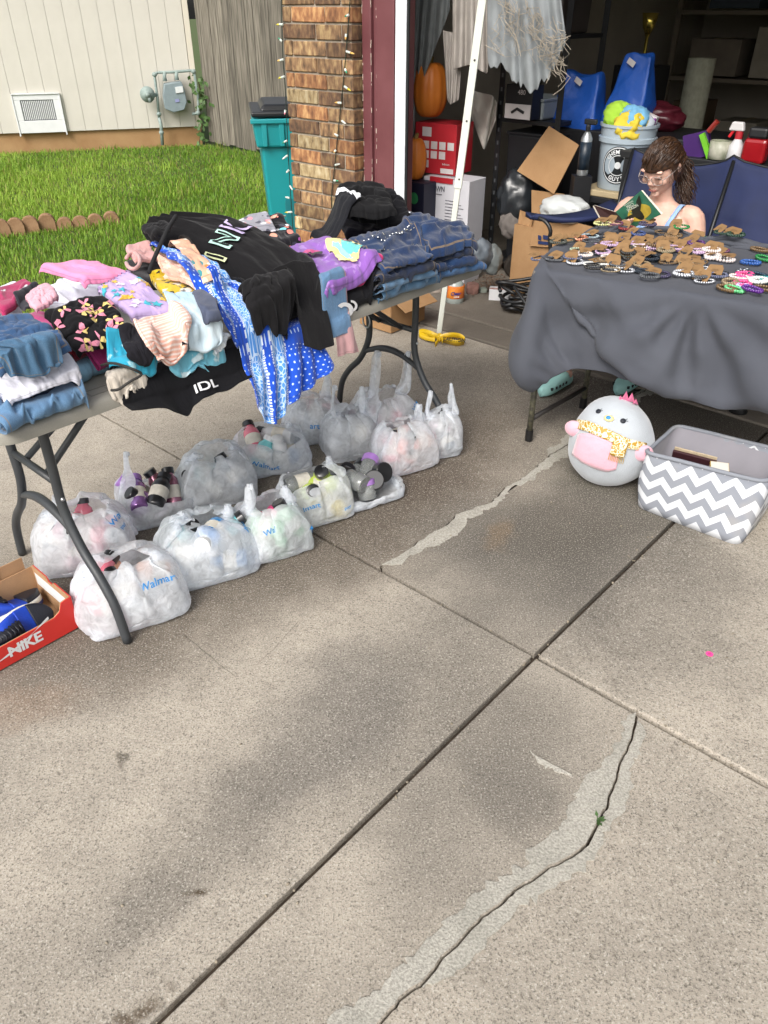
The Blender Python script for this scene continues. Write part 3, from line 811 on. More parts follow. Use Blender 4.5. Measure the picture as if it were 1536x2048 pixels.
# ---------------------------------------------------------------- wheeled bin
M_TEAL = M('teal_plastic', '1c8f95', .42, .06, 4, bump=.15, bscale=300)
M_LID = M('black_lid', '17191c', .4, .1, 6)
bn = thing('wheeled_bin', 'teal wheeled rubbish bin with black lid behind the brick pier', 'bin', (-.655, 6.25, -.05), math.radians(10))
zt_ = .99
mb = MB(); mb.box((0, 0, .40), (.46, .50, .76), taper=(1.18, 1.2)); mb.build('body', M_TEAL, bn, bevel=.02)
mb = MB(); mb.box((0, 0, .86), (.60, .66, .17), taper=(1.05, 1.05)); rim = mb.build('rim', M_TEAL, bn, bevel=.015)
for i in range(5):
    MB().box((-.24 + i * .12, -.344, .86), (.03, .02, .15), taper=(1.3, 1)).build('rib', M_TEAL, bn, bevel=.004)
MB().box((0, -.35, .945), (.665, .03, .03)).build('rim_lip', M_TEAL, bn, bevel=.006)
mb = MB(); mb.box((0, 0, .985), (.645, .70, .035)); lid = mb.build('lid', M_LID, bn, bevel=.012)
mb = MB(); mb.box((.02, .02, 1.02), (.56, .60, .04), taper=(.9, .9)); mb.build('lid_dome', M_LID, bn, bevel=.015)
MB().tube([(-.16, -.255, .30), (.2, -.255, .30)], .016, 10).build('lift_bar', M('galvanised', 'a9adb0', .35, .1, metal=.8), bn, smooth=True)
MB().box((.04, -.262, .27), (.34, .03, .32)).build('lift_recess', M('teal_deep', '157178', .5, .05), bn, bevel=.01)
for s_ in (-1, 1):
    MB().tube([(s_ * .24, .22, .11), (s_ * .29, .22, .11)], .11, 18).build('wheel', M('tyre', '17171a', .8), bn, smooth=False)
flat_text('10855', .045, (.03, -.283, .685), (1, 0, 0), (0, .08, 1), .004, 'house_number', M('white_print', 'dfe6e6', .5, .03), bn, bold=.01, sx=.75)
# ================================================================= LEFT FOLDING TABLE
TA0, TA1, TB0, TB1, TZ = -.938, .984, .926, 1.60, .745
tb = thing('folding_table', 'long grey plastic folding table piled with clothes', 'table', W((TA0 + TA1) / 2, (TB0 + TB1) / 2, 0)); TLc = np.array(tb.location)
M_TTOP = M('grey_table_plastic', '8b8880', .5, .08, 6, bump=.25, bscale=420, fine=.05, base2='959289')
M_TLEG = M('grey_powder_coat', '3b3e41', .45, .12, 8, bump=.1, bscale=200)
def rrect(a0, a1, b0, b1, r, n=7):
    out = []
    for cx, cy, s0 in ((a1 - r, b1 - r, 0), (a0 + r, b1 - r, 90), (a0 + r, b0 + r, 180), (a1 - r, b0 + r, 270)):
        for i in range(n):
            t = math.radians(s0 + 90 * i / (n - 1)); out.append((cx + r * math.cos(t), cy + r * math.sin(t)))
    return out
prof = [(.012, -.042), (.0, -.036), (.0, -.012), (.006, -.004), (.018, 0)]
v = []; f = []; base = None
rings = []
for ins, dz in prof:
    rr = rrect(TA0 + ins, TA1 - ins, TB0 + ins, TB1 - ins, .075 - ins)
    rings.append(len(v)); v += [rel(W(a, b, TZ + dz), TLc) for a, b in rr]; nr = len(rr)
for k in range(len(prof) - 1):
    for i in range(nr): f.append((rings[k] + i, rings[k] + (i + 1) % nr, rings[k + 1] + (i + 1) % nr, rings[k + 1] + i))
f.append(tuple(rings[-1] + i for i in range(nr)))
o = link('tabletop', mesh('tabletop', v, f), M_TTOP, tb, smooth=True); o.data.set_sharp_from_angle(angle=math.radians(50))
MB().obox(rel(W(TA0 + .02, TB0 + .02, TZ - .02), TLc), EA * (TA1 - TA0 - .04), EB * (TB1 - TB0 - .04), EZ * .014).build('underside_panel', M_TTOP, tb)
flat_text('LIFETIME', .013, rel(W(-.585, .975, TZ), TLc), EA, EB, .0006, 'embossed_name', M('grey_emboss', '7d7a73', .5, .05), tb, bold=.01)
# a thin raised border round the embossed name
for da, db, wa, wb in ((-.085, -.018, .17, .002), (-.085, .016, .17, .002), (-.085, -.016, .002, .032), (.083, -.016, .002, .032)):
    MB().obox(rel(W(-.585 + da, .975 + db, TZ - .001), TLc), EA * wa, EB * wb, EZ * .0022).build('emboss_border', MATS['grey_emboss'], tb)
def smooth_path(pts, k=4):
    p = [np.array(q, float) for q in pts]; out = []
    for i in range(len(p) - 1):
        p0, p1, p2, p3 = p[max(i - 1, 0)], p[i], p[i + 1], p[min(i + 2, len(p) - 1)]
        for j in range(k):
            t = j / k; out.append(.5 * ((2 * p1) + (-p0 + p2) * t + (2 * p0 - 5 * p1 + 4 * p2 - p3) * t * t + (-p0 + 3 * p1 - 3 * p2 + p3) * t ** 3))
    out.append(p[-1]); return out
LEGP = [(.075, .71), (.115, .60), (.127, .50), (.122, .38), (.178, .273), (.25, .198), (.30, .12), (.322, .004)]   # offset from centre line, z
for a_leg, ctr in ((-.751, 1.238), (.80, 1.262)):
    inw = 1 if a_leg < 0 else -1
    for s_ in (-1, 1):
        pts = [rel(W(a_leg, ctr + s_ * (o_ if i > 3 else .127 - (.0 if i else .01)), z_), TLc) for i, (o_, z_) in enumerate(LEGP)]
        lg = MB().tube(smooth_path(pts), .0135, 12).build('leg', M_TLEG, tb, smooth=True)
        b0_ = rel(W(a_leg - .014 * 1, ctr + s_ * .127, .40), TLc)
        MB().ball(rel(W(a_leg, ctr + s_ * (.127 + .012), .42), TLc) - EA * .0, .006, 8, 5).build('rivet', M('rivet_steel', 'c5c8ca', .3, .05, metal=.9), lg, smooth=True)
    bar = smooth_path([rel(W(a_leg, ctr - .155, .31), TLc), rel(W(a_leg, ctr - .07, .345), TLc), rel(W(a_leg, ctr, .355), TLc), rel(W(a_leg, ctr + .07, .345), TLc), rel(W(a_leg, ctr + .155, .31), TLc)])
    MB().tube(bar, [.010 + .004 * math.exp(-((i / len(bar) - .5) * 3) ** 4) for i in range(len(bar))], 10).build('cross_bar', M_TLEG, tb, smooth=True)
    MB().tube([rel(W(a_leg, ctr - .127, .47), TLc), rel(W(a_leg, ctr + .127, .47), TLc)], .011, 10).build('cross_bar', M_TLEG, tb, smooth=True)
    for s_ in (-1, 1):
        MB().tube([rel(W(a_leg + inw * .01, ctr + s_ * .06, .47), TLc), rel(W(a_leg + inw * .33, ctr + s_ * .02, .705), TLc)], .010, 8).build('folding_brace', M_TLEG, tb, smooth=True)
    MB().obox(rel(W(a_leg - .03, TB0 + .06, .69), TLc), EA * .06, EB * (TB1 - TB0 - .12), EZ * .034).build('leg_bracket', M_TLEG, tb, bevel=.006)
# locking ring on the far leg frame
ring = [rel(W(.785, 1.262 + .127 + .02 * math.cos(t), .455 + .03 * math.sin(t)), TLc) for t in np.linspace(0, 6.283, 18)]
MB().tube(ring, .004, 6, cap=False).build('locking_ring', M('steel_ring', 'b5b9bb', .3, .05, metal=.9), tb, smooth=True)

# ================================================================= CLOTH TOOLS
class Field:
    """height of whatever already lies there, in driveway coordinates"""
    def __init__(s, a0, a1, b0, b1, st=.01):
        s.a0, s.b0, s.st = a0, b0, st; s.n = (int((a1 - a0) / st) + 1, int((b1 - b0) / st) + 1); s.h = np.zeros(s.n)
    def get(s, a, b):
        x = np.clip((a - s.a0) / s.st, 0, s.n[0] - 1.001); y = np.clip((b - s.b0) / s.st, 0, s.n[1] - 1.001)
        i, j = x.astype(int), y.astype(int); fx, fy = x - i, y - j; h = s.h
        return (h[i, j] * (1 - fx) + h[i + 1, j] * fx) * (1 - fy) + (h[i, j + 1] * (1 - fx) + h[i + 1, j + 1] * fx) * fy
    def stamp(s, X, only_above=None):
        """raise the field to a grid of local points (nu,nv,3)"""
        k = 5; u = np.linspace(0, X.shape[0] - 1, X.shape[0] * k); w = np.linspace(0, X.shape[1] - 1, X.shape[1] * k)
        i = np.minimum(u.astype(int), X.shape[0] - 2); j = np.minimum(w.astype(int), X.shape[1] - 2); fu = (u - i)[:, None, None]; fw = (w - j)[None, :, None]
        Y = (X[i][:, j] * (1 - fu) + X[i + 1][:, j] * fu) * (1 - fw) + (X[i][:, j + 1] * (1 - fu) + X[i + 1][:, j + 1] * fu) * fw
        Y = Y.reshape(-1, 3)
        if only_above is not None: Y = Y[Y[:, 2] > only_above]
        a = np.round((Y[:, 0] - s.a0) / s.st).astype(int); b = np.round((Y[:, 1] - s.b0) / s.st).astype(int)
        ok = (a >= 0) & (a < s.n[0]) & (b >= 0) & (b < s.n[1])
        np.maximum.at(s.h, (a[ok], b[ok]), Y[ok, 2])
FT = Field(-1.6, 1.5, .2, 2.3)
_aa, _bb = np.meshgrid(FT.a0 + np.arange(FT.n[0]) * FT.st, FT.b0 + np.arange(FT.n[1]) * FT.st, indexing='ij')
FT.h[(_aa > TA0) & (_aa < TA1) & (_bb > TB0) & (_bb < TB1)] = TZ

def pbd(X, ru, rv, collide, steps=70, iters=6, pin=None, g=.0011, bend=.25, damp=.97, shear=.5, wrap=None, extra=None, hem=None, ku=None, kv=None):
    """position-based cloth on a grid; ru, rv = rest lengths along the two grid directions"""
    Pv = X.copy(); w = np.ones(X.shape[:2])
    ku = np.ones_like(ru) if ku is None else ku; kv = np.ones_like(rv) if kv is None else kv
    kd = np.minimum(np.minimum(ku[:, :-1], ku[:, 1:]), np.minimum(kv[:-1], kv[1:]))
    ku2 = np.minimum(ku[:-1], ku[1:]); kv2 = np.minimum(kv[:, :-1], kv[:, 1:])
    if pin is not None: w[pin] = 0
    X0 = X.copy()
    def rest2(r, ax):
        return (r[:-1] + r[1:]) if ax == 0 else (r[:, :-1] + r[:, 1:])
    rd = np.sqrt(((ru[:, :-1] + ru[:, 1:]) / 2) ** 2 + ((rv[:-1] + rv[1:]) / 2) ** 2)
    ru2, rv2 = rest2(ru, 0), rest2(rv, 1)
    def sat(sa, sb, r, k):
        d = X[sb] - X[sa]; ln = np.sqrt((d * d).sum(-1)) + 1e-9
        wa, wb = w[sa], w[sb]; ws = wa + wb + 1e-9
        c = (k * (ln - r) / (ln * ws))[..., None] * d
        X[sa] += c * wa[..., None]; X[sb] -= c * wb[..., None]
    S = slice
    nu, nv = X.shape[:2]
    for st in range(steps):
        V = (X - Pv) * damp; V *= np.minimum(1, .02 / (np.sqrt((V * V).sum(-1, keepdims=True)) + 1e-9)); Pv = X.copy(); X += V * w[..., None]; X[..., 2] -= g * w
        if extra is not None: extra(X, st)
        for it in range(iters):
            for o_ in (0, 1):
                e = (nu - 1 - o_ + 1) // 2
                sat((S(o_, o_ + 2 * e, 2), S(None)), (S(o_ + 1, o_ + 1 + 2 * e, 2), S(None)), ru[o_:o_ + 2 * e:2], ku[o_:o_ + 2 * e:2])
                e = (nv - 1 - o_ + 1) // 2
                sat((S(None), S(o_, o_ + 2 * e, 2)), (S(None), S(o_ + 1, o_ + 1 + 2 * e, 2)), rv[:, o_:o_ + 2 * e:2], kv[:, o_:o_ + 2 * e:2])
            if wrap is not None:
                d = X[0] - X[-1]; ln = np.sqrt((d * d).sum(-1)) + 1e-9; c = ((ln - wrap) / ln * .5 * np.minimum(ku[0], 1))[:, None] * d; X[0] -= c; X[-1] += c
            sat((S(0, -1), S(0, -1)), (S(1, None), S(1, None)), rd, shear * .45 * kd)
            sat((S(1, None), S(0, -1)), (S(0, -1), S(1, None)), rd, shear * .45 * kd)
            if bend > 0:
                sat((S(0, -2), S(None)), (S(2, None), S(None)), ru2, bend * .3 * ku2)
                sat((S(None), S(0, -2)), (S(None), S(2, None)), rv2, bend * .3 * kv2)
            if hem is not None: hem(X)
            if pin is not None: X[pin] = X0[pin]
            collide(X, Pv)
    return X
def field_collide(Fd, bulk, mu=.85, zsup=None):
    def c(X, Pv):
        hz = Fd.get(X[..., 0], X[..., 1]) + bulk
        if zsup is not None: hz = np.maximum(hz, zsup)
        m_ = (X[..., 2] < hz) & (X[..., 2] > hz - .35)
        X[..., 2] = np.where(m_, hz, X[..., 2])
        k = np.where(m_, mu, 0)[..., None]
        Pv[..., :2] += (X[..., :2] - Pv[..., :2]) * k
        Pv[..., 2] = np.where(m_, X[..., 2], Pv[..., 2])
    return c
def gnorm(X):
    du = np.gradient(X, axis=0); dv = np.gradient(X, axis=1); n = np.cross(du, dv); return n / (np.linalg.norm(n, axis=-1, keepdims=True) + 1e-12)
def to_world(X): return J0 + X[..., :1] * EA + X[..., 1:2] * EB + X[..., 2:] * EZ

class Cloth: pass
def cloth_obj(name, X, m, thick=.003, sub=1, parent=None, wh=(1, 1), flip=False, base=None, closed=False):
    """mesh object from a grid of LOCAL (A,B,z) points; origin at the cloth's lowest middle point"""
    Wd = to_world(X); nu, nv = X.shape[:2]
    if base is None: base = np.array([Wd[..., 0].mean(), Wd[..., 1].mean(), Wd[..., 2].min()])
    v = (Wd - base).reshape(-1, 3)
    idx = np.arange(nu * nv).reshape(nu, nv)
    un = nu if closed else nu - 1
    i0 = idx[:un]; i1 = np.roll(idx, -1, 0)[:un]
    q = np.stack([i0[:, :-1], i1[:, :-1], i1[:, 1:], i0[:, 1:]], -1).reshape(-1, 4)
    nz = gnorm(Wd).mean((0, 1))
    if flip or nz[2] < 0: q = q[:, ::-1]
    me = mesh(name, v, q)
    uvl = me.uv_layers.new(name='UVMap')
    uu, vv = np.meshgrid(np.linspace(0, wh[0], nu), np.linspace(0, wh[1], nv), indexing='ij')
    uv = np.stack([uu, vv], -1).reshape(-1, 2)
    li = np.zeros(len(me.loops), int); me.loops.foreach_get('vertex_index', li)
    uvl.data.foreach_set('uv', uv[li].ravel())
    u2 = me.uv_layers.new(name='rim'); u2.data.foreach_set('uv', (uv / np.array(wh))[li].ravel()); me.uv_layers.active_index = 0
    o = link(name, me, m, parent, smooth=True); o.location = tuple(base) if parent is None else (0, 0, 0)
    if thick:
        s_ = o.modifiers.new('thickness', 'SOLIDIFY'); s_.thickness = thick; s_.offset = -1; s_.use_rim = True
    if sub:
        q_ = o.modifiers.new('subsurf', 'SUBSURF'); q_.levels = sub; q_.render_levels = sub
    o2 = Cloth(); o2.o = o; o2.X = Wd; o2.N = gnorm(Wd) * (1 if nz[2] >= 0 else -1); o2.wh = wh; o2.base = base
    return o2
def garment(name, label, cat, quad, m, nu=34, nv=28, ex=1.15, bulk=.02, seed=1, round_=.35, steps=60, pin=None, group=None, Fd=None, lump=.012, wr=.0045, thick=.0018, edge=.11, bend=.2, lift=.03, g=.0011, iters=6, stampz=None, track=1., exv=1.):
    Fd = Fd or FT
    C = [L(P(*q)) if len(q) == 3 else L(onB(q[0], q[1], q[3])) for q in quad]     # back-left, back-right, front-right, front-left
    u, v = np.meshgrid(np.linspace(0, 1, nu), np.linspace(0, 1, nv), indexing='ij')
    x, y = u * 2 - 1, v * 2 - 1
    xx = x * np.sqrt(1 - round_ * y * y / 2); yy = y * np.sqrt(1 - round_ * x * x / 2)
    un = np.stack([u, v], -1)
    xx = xx * (1 + .06 * fbm(un[..., ::-1], seed, 2.3, 2)); yy = yy * (1 + .06 * fbm(un, seed + 1, 2.3, 2))
    u2, v2 = (xx + 1) / 2, (yy + 1) / 2
    X = ((1 - u2) * (1 - v2))[..., None] * C[0] + (u2 * (1 - v2))[..., None] * C[1] + (u2 * v2)[..., None] * C[2] + ((1 - u2) * v2)[..., None] * C[3]
    ru = np.linalg.norm(np.diff(X, axis=0), axis=-1) * ex; rv = np.linalg.norm(np.diff(X, axis=1), axis=-1) * ex * exv
    wh = (float(ru.sum(0).mean()), float(rv.sum(1).mean()))
    ed = np.minimum(np.minimum(u, 1 - u), np.minimum(v, 1 - v)); e = np.clip(ed / edge, 0, 1); e = np.sqrt(np.clip(1 - (1 - e) ** 2, 0, 1))
    pm_ = np.stack([u * wh[0], v * wh[1]], -1)
    bk = bulk * e * (1 + .45 * fbm(pm_, seed + 2, 7., 2)) + .003
    bk = bk + lump * np.clip(fbm(pm_, seed + 3, 11., 2), 0, 1) * e
    h = Fd.get(X[..., 0], X[..., 1])
    tz_ = X[..., 2].copy()
    need = np.where((h > .3), np.clip(tz_ - h, 0, .2), 0)
    bk = np.minimum(bk, .012 + np.maximum(need, .004) * 1.0)
    zsup = np.where(h > .3, h + need * e * (1 + .10 * fbm(pm_, seed + 2, 7., 2)), 0)
    X[..., 2] = np.where(h > .3, np.maximum(X[..., 2], h + bk * .9) + .01, X[..., 2]) + .03 * fbm(pm_, seed + 4, 9., 2) * (ex - 1) * 5
    pinm = None
    if pin == 'back':
        pinm = (slice(None), slice(0, 2)); X[:, :2, 2] = np.maximum(tz_[:, :2], np.where(h[:, :2] > .3, h[:, :2] + .004, 0))
    Xi = X.copy(); hold = (np.where(h > .3, .10, .0) * (0. if pin else track))[..., None]
    def keep(Y, st): Y[..., :2] += (Xi[..., :2] - Y[..., :2]) * hold
    X = pbd(X, ru, rv, field_collide(Fd, bk, zsup=zsup), steps, iters, pinm, g=g, bend=bend, extra=keep)
    N = gnorm(X); sg = 1 if N[..., 2].mean() >= 0 else -1
    ang = (seed * 1.7) % 3.14; ca, sa = math.cos(ang), math.sin(ang)
    pr_ = np.stack([pm_[..., 0] * ca + pm_[..., 1] * sa, (-pm_[..., 0] * sa + pm_[..., 1] * ca) * .4], -1)
    cre = (1 - np.abs(fbm(pr_, seed + 6, 16., 2)) * 2)
    X = X + N * sg * ((cre * wr + fbm(pm_, seed + 8, 28., 2) * wr * .5) * np.clip(ed / .05, 0, 1))[..., None]
    Fd.stamp(X, stampz if stampz is not None else TZ)
    c = cloth_obj(name, X, m, thick=thick, wh=wh)
    tag(c.o, label, cat, group)
    return c
def surf(c, s, t, lift=.003):
    """points in metres from the cloth's corner -> world positions on the cloth"""
    nu, nv = c.X.shape[:2]
    x = np.clip(np.asarray(s) / c.wh[0] * (nu - 1), 0, nu - 1.001); y = np.clip(np.asarray(t) / c.wh[1] * (nv - 1), 0, nv - 1.001)
    i, j = x.astype(int), y.astype(int); fx, fy = (x - i)[:, None], (y - j)[:, None]
    def g_(A): return (A[i, j] * (1 - fx) + A[i + 1, j] * fx) * (1 - fy) + (A[i, j + 1] * (1 - fx) + A[i + 1, j + 1] * fx) * fy
    return g_(c.X) + g_(c.N) * lift
def decal(c, v2, f, m, name='print', lift=.003, maxe=.012):
    """flat print in cloth metres laid onto the cloth surface as a child part"""
    bm = bmesh.new(); vs = [bm.verts.new((q[0], q[1], 0)) for q in v2]
    for q in f:
        try: bm.faces.new([vs[i] for i in q])
        except ValueError: pass
    for _ in range(3):
        es = [e for e in bm.edges if e.calc_length() > maxe]
        if not es: break
        bmesh.ops.subdivide_edges(bm, edges=es, cuts=1, use_grid_fill=False)
        bmesh.ops.triangulate(bm, faces=bm.faces[:])
    bm.verts.index_update(); p2 = np.array([q.co[:2] for q in bm.verts]); ff = [tuple(q.index for q in fc.verts) for fc in bm.faces]; bm.free()
    w = surf(c, p2[:, 0], p2[:, 1], lift) - c.base
    o = link(name, mesh(name, w, ff), m, c.o)
    return o
def xf(v, cx, cy, sc, ang=0., mirror=1):
    v = np.asarray(v) * sc; ca, sa = math.cos(ang), math.sin(ang)
    return np.stack([cx + v[:, 0] * ca * mirror - v[:, 1] * sa, cy + v[:, 0] * sa * mirror + v[:, 1] * ca], 1)

def cmat(name, base, kind='plain', c2='ffffff', wh=(1, 1), rough=.9, var=.10, p1=.03, p2=.3, fuzz=.25, c3=None):
    """fabric; patterns live in cloth metres (UV)"""
    if name in MATS: return MATS[name]
    m = bpy.data.materials.new(name); m.use_nodes = True; n, l = nodes_of(m); b = n['Principled BSDF']
    tc = n.new('ShaderNodeTexCoord'); uv = tc.outputs['UV']
    def math_(op, a, bb=None):
        q = n.new('ShaderNodeMath'); q.operation = op
        for k, x in ((0, a), (1, bb)):
            if x is None: continue
            if hasattr(x, 'is_output'): l.new(x, q.inputs[k])
            else: q.inputs[k].default_value = x
        return q.outputs[0]
    def noise(sc, det=3., sx=1., sy=1.):
        mp = n.new('ShaderNodeMapping'); mp.inputs['Scale'].default_value = (sx, sy, 1); l.new(uv, mp.inputs['Vector'])
        t = n.new('ShaderNodeTexNoise'); t.inputs['Scale'].default_value = sc; t.inputs['Detail'].default_value = det; l.new(mp.outputs[0], t.inputs['Vector']); return t.outputs['Fac']
    def mr(s_, a, bb, c=0., d=1.):
        q = n.new('ShaderNodeMapRange'); q.inputs[1].default_value = a; q.inputs[2].default_value = bb; q.inputs[3].default_value = c; q.inputs[4].default_value = d; l.new(s_, q.inputs[0]); return q.outputs[0]
    def mix(fac, a, bb):
        x = n.new('ShaderNodeMix'); x.data_type = 'RGBA'
        if hasattr(fac, 'is_output'): l.new(fac, x.inputs[0])
        else: x.inputs[0].default_value = fac
        for k, q in ((6, a), (7, bb)):
            if hasattr(q, 'is_output'): l.new(q, x.inputs[k])
            else: x.inputs[k].default_value = lin(q)
        return x.outputs[2]
    sep = n.new('ShaderNodeSeparateXYZ'); l.new(uv, sep.inputs[0]); U, V = sep.outputs[0], sep.outputs[1]
    col = mix(mr(noise(9., 4.), .3, .7), dark(base, 1 - var), dark(base, 1 + var))
    if kind == 'denim':
        col = mix(mr(noise(7., 5., 1., .5), .45, .8, 0, .55), col, c2)
        col = mix(mr(noise(420., 2., 1., 2.2), .45, .75, 0, .30), col, c2)
        col = mix(mr(noise(60., 3., .25, 1.5), .55, .75, 0, .25), col, dark(base, .55))
        for e_ in (.012, .018):                      # twin rows of stitching near the edges
            for s_, lim in ((V, wh[1]),):
                d = math_('ABSOLUTE', math_('SUBTRACT', s_, lim - e_)); on = math_('LESS_THAN', d, .0011)
                dash = math_('GREATER_THAN', math_('FRACT', math_('MULTIPLY', U, 260.)), .3)
                col = mix(math_('MULTIPLY', on, dash), col, c3 or 'b08a58')
    elif kind == 'dots':
        fu = math_('SUBTRACT', math_('FRACT', math_('ADD', math_('MULTIPLY', U, 1 / p1), math_('MULTIPLY', math_('FLOOR', math_('MULTIPLY', V, 1 / p1)), .5))), .5)
        fv = math_('SUBTRACT', math_('FRACT', math_('MULTIPLY', V, 1 / p1)), .5)
        d = math_('SQRT', math_('ADD', math_('MULTIPLY', fu, fu), math_('MULTIPLY', fv, fv)))
        col = mix(math_('LESS_THAN', d, p2), col, c2)
        if c3:                                        # lace bands
            for off in (.05, .31):
                bnd = math_('LESS_THAN', math_('ABSOLUTE', math_('SUBTRACT', math_('FRACT', math_('ADD', math_('MULTIPLY', U, 2.6), off)), .5)), .075)
                vo = n.new('ShaderNodeTexVoronoi'); vo.inputs['Scale'].default_value = 90; vo.feature = 'DISTANCE_TO_EDGE'; l.new(uv, vo.inputs['Vector'])
                lace = mix(math_('LESS_THAN', vo.outputs['Distance'], .09), c3, 'bcd4f2')
                col = mix(bnd, col, lace)
                e1 = math_('LESS_THAN', math_('ABSOLUTE', math_('SUBTRACT', math_('ABSOLUTE', math_('SUBTRACT', math_('FRACT', math_('ADD', math_('MULTIPLY', U, 2.6), off)), .5)), .085)), .009)
                dsh = math_('GREATER_THAN', math_('FRACT', math_('MULTIPLY', V, 170.)), .35)
                col = mix(math_('MULTIPLY', e1, dsh), col, 'dfe8f6')
    elif kind == 'stripes':
        on = mr(math_('SINE', math_('MULTIPLY', V, 6.283 / p1)), -.2, .5)
        col = mix(mr(noise(4., 2.), .45, .6), col, c3 or c2)
        col = mix(math_('MULTIPLY', on, .8), col, c2)
    elif kind == 'patch':                             # irregular multi-colour print
        vo = n.new('ShaderNodeTexVoronoi'); vo.inputs['Scale'].default_value = 1 / p1; l.new(uv, vo.inputs['Vector'])
        hs_ = n.new('ShaderNodeSeparateColor'); l.new(vo.outputs['Color'], hs_.inputs[0])
        cr = n.new('ShaderNodeValToRGB'); cr.color_ramp.interpolation = 'CONSTANT'; l.new(hs_.outputs[0], cr.inputs[0])
        cols = c3 or [c2]; cr.color_ramp.elements[0].color = lin(cols[0]); cr.color_ramp.elements[1].color = lin(cols[-1]); cr.color_ramp.elements[1].position = .9
        for i, q in enumerate(cols[1:-1]): cr.color_ramp.elements.new((i + 1) / len(cols)).color = lin(q)
        col = mix(math_('LESS_THAN', vo.outputs['Distance'], p2), col, cr.outputs[0])
    elif kind == 'splash':
        col = mix(mr(noise(1 / p1, 4.), .5 + p2, .54 + p2), col, c2)
        if c3: col = mix(mr(noise(1.7 / p1, 4.), .56, .60), col, c3)
    elif kind == 'ombre':
        col = mix(mr(noise(5., 3.), .38, .62), col, c2)
    um = n.new('ShaderNodeUVMap'); um.uv_map = 'rim'; s2 = n.new('ShaderNodeSeparateXYZ'); l.new(um.outputs[0], s2.inputs[0])   # hems: a seam line inside every edge
    ed = math_('MINIMUM', math_('MINIMUM', s2.outputs[0], math_('SUBTRACT', 1., s2.outputs[0])), math_('MINIMUM', s2.outputs[1], math_('SUBTRACT', 1., s2.outputs[1])))
    hem = math_('LESS_THAN', math_('ABSOLUTE', math_('SUBTRACT', ed, .055)), .006)
    col = mix(math_('MULTIPLY', hem, .55), col, c3 if kind == 'denim' and c3 else ('8a7450' if kind == 'denim' else dark(base, .45)))
    l.new(col, b.inputs['Base Color']); b.inputs['Roughness'].default_value = rough; b.inputs['Specular IOR Level'].default_value = .2
    b.inputs['Sheen Weight'].default_value = fuzz; b.inputs['Sheen Roughness'].default_value = .5
    bp = n.new('ShaderNodeBump'); bp.inputs['Strength'].default_value = .35; bp.inputs['Distance'].default_value = .0015
    l.new(noise(500., 2.), bp.inputs['Height'])
    bp2 = n.new('ShaderNodeBump'); bp2.inputs['Strength'].default_value = .6; bp2.inputs['Distance'].default_value = .010
    l.new(noise(26., 3., 1., .5), bp2.inputs['Height']); l.new(bp.outputs[0], bp2.inputs['Normal'])
    l.new(bp2.outputs[0], b.inputs['Normal'])
    MATS[name] = m
    return m

def folded(name, label, cat, pl, pr, z0, h, depth, m, seed=1, nA=26, plies=2, group=None, Fd=None, sag=.006, thick=.003, front=.0, taper=.0):
    """a garment folded flat: one continuous sheet doubled over, its round fold facing the front edge pl-pr (picture points at height z0)"""
    Fd = Fd or FT
    a, b = L(P(pl[0], pl[1], z0)), L(P(pr[0], pr[1], z0)); ex = b - a; wlen = np.linalg.norm(ex[:2]); ex = ex / np.linalg.norm(ex); ey = np.array([-ex[1], ex[0], 0])
    path = []
    hh = h / plies
    def fold(y0, zc, r, back):                       # half circle opening to the back
        return [(y0 - r * math.sin(t) * .9, zc - r * math.cos(t)) for t in np.linspace(0, math.pi, 7)]
    n_in = plies
    # outer skin
    path += [(depth * (1 - i / 6), 0.) for i in range(6)]
    path += fold(h * .45, h / 2, h / 2, True)
    path += [(h * .5 + (depth - h * .5) * i / 6, h) for i in range(1, 7)]
    path += [(depth + .004, h * .85), (depth - .004, h * .72)]
    path += [(depth * (1 - i / 5) * .98 + .01, h * .72) for i in range(1, 4)]
    path += fold(h * .55 + .012, h * .5, h * .22, True)
    path += [(.05 + (depth - .06) * i / 3, h * .28) for i in range(1, 4)]
    path = np.array(path); k = len(path)
    s_ = np.linspace(0, 1, nA)
    X = np.zeros((nA, k, 3))
    for i, t in enumerate(s_):
        e = min(t, 1 - t) / .10; e = min(1, e); e = math.sqrt(1 - (1 - e) ** 2) * .25 + .75
        nz = float(fbm(np.array([[t * 3, seed]]), seed, 1.5, 2)[0]); ny = float(fbm(np.array([[t * 4, seed + 9]]), seed + 3, 1.5, 2)[0])
        y = path[:, 0] + ny * .012 * (1 - path[:, 0] / depth) + front
        zz = path[:, 1] * e * (1 + .10 * nz)
        X[i] = a + ex * (t * wlen) + ey * y[:, None] + np.array([0, 0, 1.]) * zz[:, None]
    pm_ = np.stack(np.meshgrid(s_ * wlen, np.linspace(0, depth * 3, k), indexing='ij'), -1)
    N = gnorm(X); X = X + N * (fbm(pm_, seed + 5, 18., 3) * .004)[..., None]
    hz = Fd.get(X[..., 0], X[..., 1]); base_ = np.where(np.abs(hz - z0) < .09, hz, z0)
    X[..., 2] += (base_ - z0) * .8 + .002
    st_ = X[:, :20].copy(); Fd.stamp(st_, TZ)
    c = cloth_obj(name, X, m, thick=thick, wh=(wlen, depth * 3), flip=True)
    tag(c.o, label, cat, group); return c

